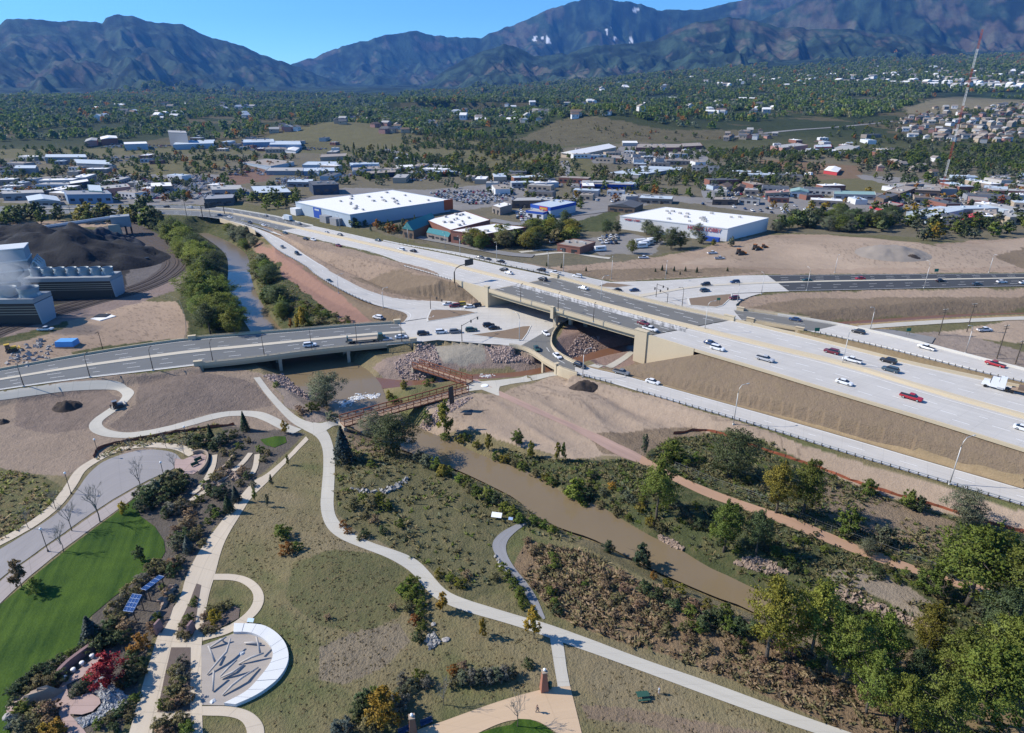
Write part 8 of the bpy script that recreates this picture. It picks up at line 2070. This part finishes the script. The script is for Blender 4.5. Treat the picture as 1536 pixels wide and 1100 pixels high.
def woods(name, polys, seed, h=8, nq=44, sz=2.5, sc=(.85,1.6)):
 rg = np.random.default_rng(seed); T = [farcrown(seed + k, h, h * 1.2, nq, sz)[0] for k in range(6)]; Vs = []; mi = []; leafs = ['dark','green','grey','green','olive','yelgreen','dark','orange']
 for poly, n in polys:
  W = gl(poly); q = W[:, :2]; lo, hi = q.min(0), q.max(0); P = np.zeros((0,2)); it = 0
  while len(P) < n and it < 60: it += 1; p = rg.uniform(lo, hi, (n, 2)); P = np.vstack([P, p[inpoly(p[:, 0], p[:, 1], q) & (fbm(p[:, 0], p[:, 1],130,3, seed) > rg.uniform(.36,.60, n))]])
  P = P[:n]; z = hz(P[:, 0], P[:, 1])
  for i in range(len(P)):
   Vs.append(T[i % 6] * rg.uniform(*sc) * (1 + np.hypot(*P[i]) / 7000) + [P[i][0], P[i][1], z[i] - .5]); mi.append(np.full(44 if False else len(T[i % 6]) // 4, rg.integers(0,8) if rg.uniform() < .22 else rg.integers(0,4)))
 V = np.vstack(Vs); o = add(name, raw_mesh(name, V, np.arange(len(V)).reshape(-1,4),[LEAF[l] for l in leafs], np.concatenate(mi))); return tag(o, kind='stuff')
grove([(760,212),(840,186),(890,178),(960,190),(1000,200),(960,212),(860,216)],60,2.6,('olive','dark','grey'),'scrub_bush','dark scrub bush dotting the brown hill above the riding hall','scrub on the brown hill',('far_round',),31)
woods('woods',[([(-100,212),(-100,150),(150,142),(420,150),(560,168),(480,186),(400,203),(330,211),(200,208),(60,214)],6800),([(600,200),(640,160),(760,142),(900,136),(1080,122),(1180,118),(1340,122),(1420,140),(1340,168),(1250,185),(1110,196),(1010,190),(940,176),(840,178),(760,205),(690,212)],7600),([(500,178),(600,155),(700,152),(640,182),(560,190)],900),([(860,136),(1150,108),(1536,92),(1600,150),(1430,145),(1180,125)],3400)],401)
woods('far_woods',[([(-100,164),(-100,150),(150,143),(400,142),(560,146),(700,136),(860,122),(1000,112),(1150,98),(1150,116),(1000,140),(700,160),(560,180),(400,164),(150,156)],7000),([(1150,106),(1250,92),(1400,82),(1600,80),(1600,112),(1150,120)],1800)],403,9,26,3.6,(1.0,1.8))
woods('town_trees',[([(-40,300),(-40,214),(330,214),(440,236),(360,262),(440,292),(340,306)],420),([(440,262),(600,222),(740,212),(850,224),(1040,226),(1180,232),(1536,214),(1600,310),(1350,300),(1340,278),(1260,260),(1205,268),(1160,290),(1060,300),(960,290),(800,296),(640,282),(470,276)],1350),([(1250,190),(1540,156),(1560,216),(1380,222),(1240,206)],260),([(600,206),(760,204),(860,226),(850,262),(700,270),(640,244)],420),([(1060,225),(1250,225),(1540,225),(1540,262),(1340,272),(1280,256),(1200,256),(1080,285)],560)],402,6.2,200,.95,(.7,1.3))

# ------------------------------------------------------------------ vehicles
M_TYRE = pm('tyre',(.018,.018,.018),.9,.1,5)
M_CGLASS = pm('car glass',(.018,.022,.028),.1,.1,2, spec=.7)
M_LAMP = pm('headlamp glass',(.75,.76,.78),.2,.05,3); M_TAIL = pm('tail lamp',(.30,.015,.012),.3,.05,3)
PC = {}
for k, c in {'white': (.72,.73,.74),'silver': (.42,.43,.45),'grey': (.17,.18,.19),'black': (.016,.017,.02),'blue': (.03,.065,.15),'red': (.34,.015,.025),'maroon': (.14,.02,.035),'green': (.03,.075,.06),'tan': (.36,.31,.22),'yellow': (.5,.36,.05),'slate': (.05,.085,.11)}.items():
 m = pm('car ' + k, c, .32,.04,1, spec=.6); PC[k] = m
def loft(m, secs, mat=0):
 """secs: (x, half width bottom, half width top, z bottom, z top)"""
 V = []; n = len(secs)
 for x, a, b, z0, z1 in secs:
  c = min(.12,(z1 - z0) * .3); V += [(x, -a * .96, z0),(x, a * .96, z0),(x, a, z0 + c),(x, b, z1 - c),(x, b * .93, z1),(x, -b * .93, z1),(x, -b, z1 - c),(x, -a, z0 + c)]
 f = [(i*8+j, (i+1)*8+j, (i+1)*8+(j+1) % 8, i*8+(j+1) % 8) for i in range(n-1) for j in range(8)] + [tuple(range(8)), tuple((n-1)*8+j for j in range(7,-1,-1))]
 f = [t[::-1] for t in f]
 m.put(V, f, mat)
BODY = {  # length, wheel x, wheel r, body sections, glass sections, roof sections
 'sedan': (4.8,(-1.42,1.42),.33,[(-2.4,.78,.74,.42,.82),(-2.2,.88,.84,.26,.98),(-.9,.92,.88,.22,1.0),(.9,.92,.88,.22,.96),(2.1,.88,.80,.24,.82),(2.4,.70,.66,.38,.70)],[(-1.9,.76,.70,.9,.98),(-1.1,.82,.60,.9,1.42),(.3,.82,.60,.9,1.44),(1.25,.78,.70,.88,.96)],[(-1.15,.60,.58,1.38,1.45),(-.4,.64,.60,1.38,1.48),(.32,.62,.58,1.38,1.46)]),
 'suv': (4.9,(-1.45,1.45),.38,[(-2.42,.86,.84,.42,1.05),(-2.25,.94,.90,.30,1.12),(1.0,.95,.91,.28,1.10),(2.15,.92,.84,.30,1.02),(2.42,.78,.72,.42,.88)],[(-2.3,.84,.72,1.0,1.1),(-2.0,.86,.68,1.0,1.70),(.45,.86,.66,1.0,1.70),(1.3,.82,.74,1.0,1.10)],[(-2.1,.70,.66,1.64,1.74),(-.8,.71,.67,1.64,1.78),(.5,.68,.64,1.64,1.74)]),
 'pickup': (5.8,(-1.75,1.8),.40,[(-2.9,.92,.90,.50,1.06),(-.55,.95,.92,.42,1.06),(1.3,.95,.92,.40,1.12),(2.6,.92,.86,.42,1.06),(2.9,.80,.76,.50,.95)],[(-.6,.86,.74,1.0,1.20),(-.45,.86,.68,1.0,1.74),(.8,.86,.68,1.0,1.76),(1.55,.84,.76,1.0,1.14)],[(-.5,.70,.66,1.70,1.80),(.1,.71,.67,1.70,1.83),(.82,.68,.64,1.70,1.79)]),
}
CT = {}
_blank = _leafslot
for k, (L, wx, wr, bs, gs, rs) in BODY.items():
 b = MB(); loft(b, bs); loft(b, rs)
 if k == 'pickup': b.box((-1.75,0,1.07),(2.05,1.45,.04), m=1)
 g = MB(); loft(g, gs)
 wm = MB(); wm.lathe([(.02,-.12),(wr * .9,-.12),(wr, -.06),(wr, .06),(wr * .9,.12),(.02,.12)],14); V = np.vstack(wm.v); wm.v = [np.column_stack([V[:, 0], V[:, 2], V[:, 1]])]; wm.f = [f[::-1] for f in wm.f]
 rm = MB(); rm.lathe([(.02,.13),(wr * .55,.135),(wr * .55,-.135),(.02,-.13)],10); V = np.vstack(rm.v); rm.v = [np.column_stack([V[:, 0], V[:, 2], V[:, 1]])]; rm.f = [f[::-1] for f in rm.f]
 hl = MB().box((0,0,0),(.10,.34,.14)); x0 = L / 2 - .12
 CT[k] = (b.mesh('body',[_blank, M_DKMET]), g.mesh('window', M_CGLASS), wm.mesh('wheel', M_TYRE, True), rm.mesh('rim', M_STEEL), hl.mesh('headlight', M_LAMP), MB().box((0,0,0),(.10,.26,.2)).mesh('tail_light', M_TAIL), wx, wr, x0, bs)
 q = MB(); loft(q, bs); loft(q, rs); loft(q, gs, 1)
 for sx in wx: q.box((sx, 0, wr),(.62,1.86, wr * 1.9), m=2)
 CT['small_' + k] = q.mesh('parked_car',[_blank, M_CGLASS, M_TYRE])
def vehicle(kind, p, rz, col, label, group=None, name=None, cat=None):
 b, g, wm, rm, hl, tl, wx, wr, x0, bs = CT[kind]
 r = empty(name or {'sedan': 'sedan_car','suv': 'suv_car','pickup': 'pickup_truck'}[kind], p, rz, label, cat or {'sedan': 'car','suv': 'car','pickup': 'pickup truck'}[kind], group)
 o = add('body', b, r); paint(o, PC[col]); add('window', g, r)
 for sx in wx:
  for sy in (-.84,.84): o = add('wheel', wm, r); o.location = (sx, sy, wr); add('rim', rm, o)
 hz_ = .5 * (bs[-1][3] + bs[-1][4]) + .06
 for sy in (-.56,.56): o = add('headlight', hl, r); o.location = (x0 + .06, sy, hz_); o = add('tail_light', tl, r); o.location = (-x0 - .08, sy * 1.15, hz_ + .1)
 return r
RIB = {'fn': (fwN, fwM, 0),'ff': (fwF, fwM, math.pi),'off': (offN, offF, 0),'stn': (stN, stF, 0),'stf': (stN, stF, math.pi),'rm': (rmI, rmO, 0),'rr': (rrN, rrF, math.pi),'srn': (srN, srM, 0),'srf': (srF, srM, math.pi),'fr': (frN, frF, math.pi)}
def on_road(rib, px, py):
 A, B, turn = RIB[rib]; C = (A + B) / 2; z = 3.0
 for _ in range(4): p = unp(px, py, z); i = int(np.argmin(np.hypot(C[:, 0] - p[0], C[:, 1] - p[1]))); z = C[i][2]
 j = min(max(i, 1), len(C) - 2); d = C[j + 1] - C[j - 1]; return (p[0], p[1], z + .03), math.atan2(d[1], d[0]) + turn
CARS = [  # road, foot px, kind, colour, where
 ('fn',1266,576,'sedan','white','alone in the middle of the near lanes'),('fn',1366,599,'pickup','red','in the near lanes above the dry embankment'),('fn',1536,646,'sedan','white','at the view edge in the near lanes'),('ff',1335,557,'suv','slate','beside a black one in the far lanes'),('ff',1332,544,'suv','black','in the outermost far lane'),('ff',1278,543,'pickup','white','next to the straight median lamp'),('ff',1247,530,'suv','maroon','in the far lanes nearest the dirt strip'.replace('nearest','next to')),('fn',1147,541,'pickup','silver','heading away from the bridge deck in the near lanes'),('fn',1076,525,'suv','white','just past the bridge end, behind a dark sedan'),('fn',1066,517,'sedan','blue','just past the bridge end, beside a white car'),('fn',975,496,'pickup','white','on the bridge deck above the big end post'),('fn',965,487,'sedan','maroon','on the bridge deck behind the white pickup'),('ff',875,434,'sedan','white','on the far lanes of the bridge deck'),('ff',814,421,'suv','black','on the far lanes where the bridge deck starts'),('ff',763,411,'sedan','white','in the far lanes ahead of the bridge, behind a black one'),('ff',756,407,'suv','black','in the far lanes ahead of the bridge'),
 ('ff',602,376,'suv','white','in the far lanes opposite the teal roofs'),('ff',620,378,'sedan','black','in the far lanes opposite the teal roofs'),('ff',567,362,'sedan','slate','in the far lanes below the red hedge'),('ff',510,353.5,'sedan','grey','in the far lanes below the large store corner'),('ff',490,350.5,'sedan','silver','in the far lanes below the red maple'),('fn',470,361,'sedan','white','in the near lanes above the graded slope'),('fn',459,360,'sedan','black','in the near lanes above the graded slope'),('fn',428,351,'sedan','slate','near the split of the exit ramp'),('fn',508,370,'sedan','maroon','in the near lanes above the graded slope'),('fn',396,339,'sedan','white','on the old asphalt before the exit ramp'),('ff',449,337,'sedan','grey','just behind the white box truck'),('ff',399,325,'sedan','grey','on the old asphalt beside the green trees'),('ff',285,312.5,'suv','white','on the freeway bend beyond the sign gantry'),('ff',250,311.5,'suv','black','on the freeway bend beyond the tree tops'),('ff',135,312,'suv','black','on the freeway behind the coal yard'),('ff',88,312,'sedan','grey','on the freeway behind the coal yard'),('fn',14,318,'sedan','black','on the freeway at the far view edge'),('fn',235,320,'sedan','red','on the freeway bend above the belt of trees'),('fn',330,324,'sedan','blue','under the sign gantry'),('fn',345,327,'sedan','white','just past the sign gantry'),('fn',375,335,'sedan','black','on the old asphalt above the river head'),
 ('off',446,382,'suv','black','on the straight part of the exit ramp'),('off',424,372,'sedan','grey','near the top of the exit ramp'),('off',494,423,'sedan','slate','at the guardrail of the exit ramp'),('rr',1192,481,'sedan','blue','on the creek bridge of the far ramp'),('rr',1287,500,'suv','black','on the far ramp just past the creek bridge'),('rr',1389,524,'pickup','white','on the far ramp beside the guardrail'),('rr',1492,549,'pickup','red','on the far ramp close to the view edge'),
 ('srn',1057,437.5,'suv','slate','on the near side of the far junction'),('srf',1058,428.5,'suv','black','in the far lanes of the far junction'),('srf',1102,425,'suv','blue','where the street leaves the far junction'),('srf',951,437,'sedan','blue','waiting by the median of the far junction'),('srf',925,437,'sedan','black','half hidden behind the bridge barrier'),('srf',1210,422,'sedan','green','at the start of the fresh asphalt'),('srf',1290,419.5,'sedan','red','on the fresh asphalt street'),('srn',1411,423,'sedan','black','close to the median of the fresh asphalt street'),('srn',1465,428,'sedan','slate','in the near lanes of the fresh asphalt street'),('srn',1502,424.5,'sedan','white','in the near lanes of the fresh asphalt street'),('srn',1536,426,'sedan','white','on the fresh asphalt street at the view edge'),('srf',1101,449,'suv','maroon','turning on the slip lane to the far ramp'),
 ('rm',979,575,'sedan','white','on the long ramp behind the guardrail'),('rm',932,561,'pickup','grey','loaded and dark, at the top of the long ramp'),('rm',870,551,'suv','black','at the end of the curved ramp bridge'),('rm',836,536,'sedan','white','in the bend of the curved ramp bridge'),('rm',805,525,'sedan','green','at the start of the curved ramp bridge'),('rm',819,502,'sedan','white','entering the curved ramp beside the soil island'),
 ('stn',465,520,'suv','white','alone on the road bridge'),('stn',579,511,'sedan','silver','right behind the flatbed truck'),('stn',602,507.5,'sedan','white','at the end of the road bridge'),('stn',635,502.5,'suv','black','in the queue just past the road bridge'),('stn',662,500,'suv','white','in the junction queue'),('stn',683,499.5,'suv','grey','in the junction queue'),('stn',707,497,'suv','green','in the junction queue before the soil island'),('stn',733,490,'suv','black','first in the queue at the overpass'),('stn',741,494,'sedan','black','first in the queue at the overpass'),('stf',672,458,'sedan','white','waiting at the top of the exit ramp island'),('stf',682,461,'suv','maroon','waiting at the foot of the exit ramp'),('stf',691,458.5,'suv','yellow','waiting at the foot of the exit ramp'),('stf',704,462,'sedan','white','waiting at the foot of the exit ramp'),('stf',714,460,'suv','black','waiting closest to the overpass end post'),
 ('fr',720,388,'sedan','grey','on the far ramp beyond the freeway'),('fr',731,391,'sedan','black','on the far ramp beyond the freeway'),('fr',751,394,'sedan','black','on the far ramp beyond the freeway'),('fr',812,407,'suv','black','on the far ramp beside the planted slope'),('fr',866,416,'suv','white','on the far ramp close to the far junction'),('fr',833,411,'pickup','white','on the far ramp beside the planted slope'),
]
_seen = {}
for rib, px, py, k, c, where in CARS:
 p, rz = on_road(rib, px, py); kn = {'sedan': 'sedan','suv': 'SUV','pickup': 'pickup truck'}[k]; road = {'fn': 'freeway','ff': 'freeway'}.get(rib, '')
 lb = f'{c if c not in ("slate",) else "blue grey"} {kn} {road + " car " if False else ""}{where}'
 vehicle(k, p, rz, c, lb, 'vehicles on the roads')
for px, py, k, c, rz, lb in ((1068,381,'pickup','white',.2,'white pickup truck parked by the bulldozers on the graded field'),(1079,389,'pickup','silver',.0,'silver pickup truck on the graded field below the bulldozers'),(567,478,'suv','white',2.6,'white van-like car parked on the slope above the red dirt strip'),(69,496,'pickup','white',.1,'white pickup truck parked on the works yard'),(1476,497,'pickup','white',.1,'white pickup truck in the pale lot by the creek'),(965,388,'pickup','white',.1,'white truck at the edge of the graded slope by the workshop lot')): vehicle(k, tuple(g1(px, py)), rz, c, lb)
def truck(p, rz, label, name, cat, parts):
 """parts: (name, [(x, y, z, sx, sy, sz, top)...], material)"""
 r = empty(name, p, rz, label, cat)
 for nm, bx, mt in parts:
  m = MB()
  for x, y, z, a, b, c, tp in bx: m.box((x, y, z),(a, b, c), top=tp)
  m.build(nm, mt, r)
 return r
def wheels(r, xs, wr=.5, w=1.0):
 me = MB().put([],[]) if False else None
 for x in xs:
  for s in (-1,1):
   m = MB(); m.lathe([(.02,-.15),(wr, -.13),(wr, .13),(.02,.15)],12); V = np.vstack(m.v); m.v = [np.column_stack([V[:, 0], V[:, 2], V[:, 1]])]; m.f = [f[::-1] for f in m.f]; o = m.build('wheel', M_TYRE, r); o.location = (x, s * w, wr)
p, rz = on_road('ff',1506,586); p = (p[0], p[1], p[2]); r = truck(p, rz, 'white semi truck with a sleeper cab pulling an open flat trailer at the view edge','semi_truck','truck',[('cab',[(2.6,0,2.0,2.2,2.4,2.6,(.8,.95)),(4.6,0,1.45,2.2,2.1,1.4,(.7,.9))], PC['white']),('sleeper',[(.8,0,2.3,1.8,2.4,3.2,(.85,.95))], PC['white']),('windscreen',[(3.55,0,2.7,.5,2.0,.8,(.4,.9))], M_CGLASS),('chassis',[(-1.0,0,.8,8,1.0,.4,1)], M_DKMET),('trailer',[(-8.5,0,1.35,14,2.5,.35,1)], M_WOOD),('cargo',[(-6,0,2.0,6,2.3,1.0,1),(-12.5,0,1.9,4,2.2,.8,1)], cm('brown')),('fuel_tank',[(1.0,1.1,.8,1.6,.5,.6,1),(1.0,-1.1,.8,1.6,.5,.6,1)], M_STEEL)]); wheels(r, (4.6,-.6,-1.8,-13.2,-14.4))
p, rz = on_road('ff',431,331); r = truck(p, rz, 'white box truck on the far side of the old asphalt freeway','box_truck','truck',[('cargo_box',[(-1.5,0,2.4,8,2.5,3.0,1)], cm('roofl')),('cab',[(3.6,0,1.6,2,2.3,2.2,(.75,.95))], PC['white']),('windscreen',[(4.35,0,2.1,.4,2.0,.8,(.4,.9))], M_CGLASS),('chassis',[(0,0,.7,9.5,1.0,.35,1)], M_DKMET)]); wheels(r, (3.4,-2.6,-3.8))
p, rz = on_road('stn',551,513); r = truck(p, rz, 'long flatbed truck with a dark green cab on the road bridge','flatbed_truck','truck',[('cab',[(5.0,0,1.8,2.0,2.3,2.4,(.8,.95)),(6.4,0,1.3,1.4,2.0,1.2,(.8,.9))], PC['green']),('windscreen',[(5.85,0,2.4,.4,2.0,.8,(.4,.9))], M_CGLASS),('flat_bed',[(-1.8,0,1.25,11,2.5,.3,1)], cm('tan')),('rear_rack',[(-7.2,0,2.0,.5,2.4,1.6,1)], PC['green']),('chassis',[(-1,0,.8,14,1.0,.4,1)], M_DKMET)]); wheels(r, (5.6,2.6,-5,-6.2))
M_CAT = pm('machine orange',(.33,.13,.035),.6,.2,1.5); M_CATY = pm('machine yellow',(.50,.33,.045),.6,.15,1.5)
for px, py, rz, s, mt, lb in ((1110,382,.3,1.2, M_CAT, 'rust orange bulldozer in the middle of the graded field'),(1134,375,.5,1.2, M_CAT, 'rust orange bulldozer up the slope beside a smaller one'),(1146,372,.4,.8, M_CAT, 'smaller rust orange bulldozer at the top of the slope'),(214,386,-.6,1.3, M_CAT, 'orange bulldozer on the dark ground inside the railway loop'),(18,527,.8,1.0, M_CATY, 'yellow loader at the edge of the rubble pile'),(178,611,.7,.8, PC['grey'],'small dark skid loader working on the winding trail'),(223,396,-.6,1.1, PC['black'],'black bulldozer parked behind the orange one in the railway loop')):
 p = g1(px, py); r = truck(tuple(p), rz, lb, 'bulldozer' if 'bull' in lb else 'loader','earth mover',[('body',[(.4,0,1.3,2.6,1.3,1.0,(.95,.9))], mt),('cab',[(-1.0,0,2.1,1.5,1.5,1.6,(.9,.9))], M_CGLASS),('cab_roof',[(-1.0,0,2.95,1.7,1.7,.14,1)], mt),('track',[(0,1.1,.55,3.8,.6,1.1,(.75,1)),(0,-1.1,.55,3.8,.6,1.1,(.75,1))], M_DKMET),('blade',[(2.5,0,.7,.25,3.2,1.2,1)], mt),('blade_arm',[(1.6,.9,.6,1.8,.2,.3,1),(1.6,-.9,.6,1.8,.2,.3,1)], mt)]); r.scale = (s, s, s)
# caravans and vans in rows
def caravan(px, py, rz, label, group): p = g1(px, py); r = truck(tuple(p), rz, label, 'caravan','caravan',[('body',[(0,0,1.8,7.5,2.5,2.6,(.94,.96))], PC['white']),('window',[(0,0,2.1,4.5,2.53,.6,1)], M_CGLASS),('wheel',[(-.6,0,.4,1.5,2.2,.8,1)], M_TYRE)]); r['group'] = group
for i in range(15): caravan(1128 + i * 6.1 + (i % 3),263.5 + (i % 2) * 1.2 - i * .05,1.4 + (i % 4) * .08,'white caravan in the long row below the reddish bank','caravans in the long row')
for i, (px, py) in enumerate(((960,366),(966,369),(972,367),(962,372),(978,364),(832,364),(900,377))): caravan(px, py, .3 + .2 * (i % 3),'white caravan or trailer in the workshop lot beside the white store' if i < 5 else 'white trailer beside the small red brick workshop','trailers in the workshop lot' if i < 5 else 'trailers by the brick workshop')
# parked cars: the largest one by one, the rest as one mass
LOTS = [([(905,354),(932,356),(930,366),(895,366)],14,'in the workshop lot beside the brick workshop'),([(640,292),(660,285),(700,288),(770,284),(775,300),(720,308),(672,304)],120,'in the crowded car park of the very large store'),([(1075,285),(1110,285),(1110,296),(1075,294)],22,'beside the brown roofed shops by the climbing road'),([(1030,306),(1100,306),(1240,308),(1240,320),(1160,322)],22,'in the wide car park beyond the white store'),([(790,300),(770,330),(800,335),(786,318)],16,'beside the blue banded shop'),([(840,296),(900,292),(960,286),(1000,304),(960,303),(850,305)],34,'between the shops behind the blue banded one'),([(1300,300),(1420,300),(1440,312),(1380,312)],26,'among the shops under the radio mast'),([(1440,322),(1536,325),(1536,334),(1450,336)],14,'behind the red roofed shop'),([(0,296),(60,303),(330,302),(330,290),(200,288),(180,296),(100,300)],150,'in the dealer rows along the freeway')]
MASS = [([(0,283),(100,276),(240,270),(250,284),(150,292),(0,298)],260),([(140,262),(240,268),(240,276),(180,278)],110),([(868,230),(960,230),(1010,238),(950,246),(905,244),(880,238)],230),([(255,262),(320,266),(330,285),(260,292)],120),([(410,268),(470,266),(470,276),(420,280)],60),([(80,238),(240,234),(250,240),(100,246)],120),([(300,222),(450,220),(500,224),(420,228)],110),([(0,244),(60,240),(62,248),(0,262)],60),([(610,268),(650,263),(660,270),(620,275)],24),([(1140,224),(1260,230),(1255,236),(1140,230)],50),([(170,216),(260,218),(250,222),(150,223)],60),([(470,255),(540,262),(540,268),(470,262)],40),([(1090,282),(1240,290),(1240,300),(1090,298)],70),([(1380,290),(1500,285),(1500,310),(1400,310)],90),([(330,252),(450,258),(450,264),(340,264)],50),([(700,266),(800,268),(860,280),(800,290)],80)]
def lot_points(poly, n, rg):
 W = gl(poly)[:, :2]; lo, hi = W.min(0), W.max(0); a = .25; out = []
 gx, gy = np.meshgrid(np.arange(lo[0], hi[0],3.1), np.arange(lo[1], hi[1],9.5)); P = np.column_stack([gx.ravel(), gy.ravel() + (gx.ravel() - lo[0]) * .12]); P = P[inpoly(P[:, 0], P[:, 1], W)]
 k = rg.permutation(len(P))[:n]; return P[k] + rg.normal(size=(len(k),2)) * .25
cols = ['white','white','silver','silver','grey','black','blue','red','white','tan','slate']; kinds = ['small_sedan','small_suv','small_suv','small_pickup','small_sedan']; left = 292
for poly, n, where in LOTS:
 n = min(n, left); left -= n
 for x, y in lot_points(poly, n, RG):
  k = kinds[int(RG.integers(0,5))]; c = cols[int(RG.integers(0,11))]; o = add('parked_car', CT[k]); o.location = (x, y, float(hz(x, y)) + .12); o.rotation_euler = (0,0,1.55 + RG.choice([0, math.pi]) + RG.normal() * .06); paint(o, PC[c]); tag(o, f'{c if c != "slate" else "blue grey"} parked {"pickup" if "pick" in k else "car"} {where}','car','cars parked ' + where)
B = np.array([(-1,-1,0),(1,-1,0),(1,1,0),(-1,1,0),(-1,-1,1),(1,-1,1),(1,1,1),(-1,1,1)], float); Fq = np.array([(4,5,6,7),(0,1,5,4),(1,2,6,5),(2,3,7,6),(3,0,4,7)]); Vs = []; mi = []
for poly, n in MASS + [(LOTS[-1][0],110),(LOTS[1][0],90)]:
 for x, y in lot_points(poly, n, RG):
  zz = float(hz(x, y)) + .15; c = int(RG.integers(0,11)); Vs.append(B * [.93,2.3,.75] + [x, y, zz + .25]); mi += [c] * 5; V = B * [.75,1.2,.55]; V[4:, :2] *= .8; Vs.append(V + [x, y - .2, zz + 1.0]); mi += [c] + [11] * 4
V = np.vstack(Vs); tag(add('parked_car_mass', raw_mesh('parked_car_mass', V, (Fq[None] + (np.arange(len(Vs)) * 8)[:, None, None]).reshape(-1,4),[PC[c] for c in cols] + [M_CGLASS], mi)), kind='stuff')
# ------------------------------------------------------------------ steam over the works, and the air itself
def volume_box(name, bm, mat): o = bm.build(name, mat); return tag(o, kind='stuff')
sm, n, b = _new('steam'); n.nodes.remove(b); pv = N(n, 'ShaderNodeVolumePrincipled'); pv.inputs['Color'].default_value = (.85,.88,.92,1); pv.inputs['Density'].default_value = .045; n.links.new(pv.outputs[0], n.nodes['Material Output'].inputs['Volume'])
m = MB(); rg = np.random.default_rng(4)
for px, py, r_, zz in ((12,440,10,14),(5,420,9,22),(26,415,8,18),(-10,400,10,24)):
 c = g1(px, py + 30) if False else np.array([*unp(px, py, zz), zz]); k0 = len(m.v); m.lathe([(.05,-1),(.6,-.8),(.95,-.3),(1,.15),(.75,.7),(.05,1)],12); V = m.v[k0] * (1 + rg.uniform(-.2,.2,(len(m.v[k0]),1))) * [r_, r_ * .8, r_ * .8] + c; m.v[k0] = V
volume_box('steam', m, sm)
hm, n, b = _new('haze'); n.nodes.remove(b); pv = N(n, 'ShaderNodeVolumePrincipled'); pv.inputs['Color'].default_value = (.11,.38,1.0,1); pv.inputs['Density'].default_value = 3.7e-5; pv.inputs['Anisotropy'].default_value = .2; n.links.new(pv.outputs[0], n.nodes['Material Output'].inputs['Volume'])
zmin = float(GZ.min()) - 1.0; zmax = float(GZ.max()) + 5.0
m = MB(); m.box((0,5900,(zmin + zmax) / 2),(26000,17000 - 600, zmax - zmin)); volume_box('haze', m, hm)
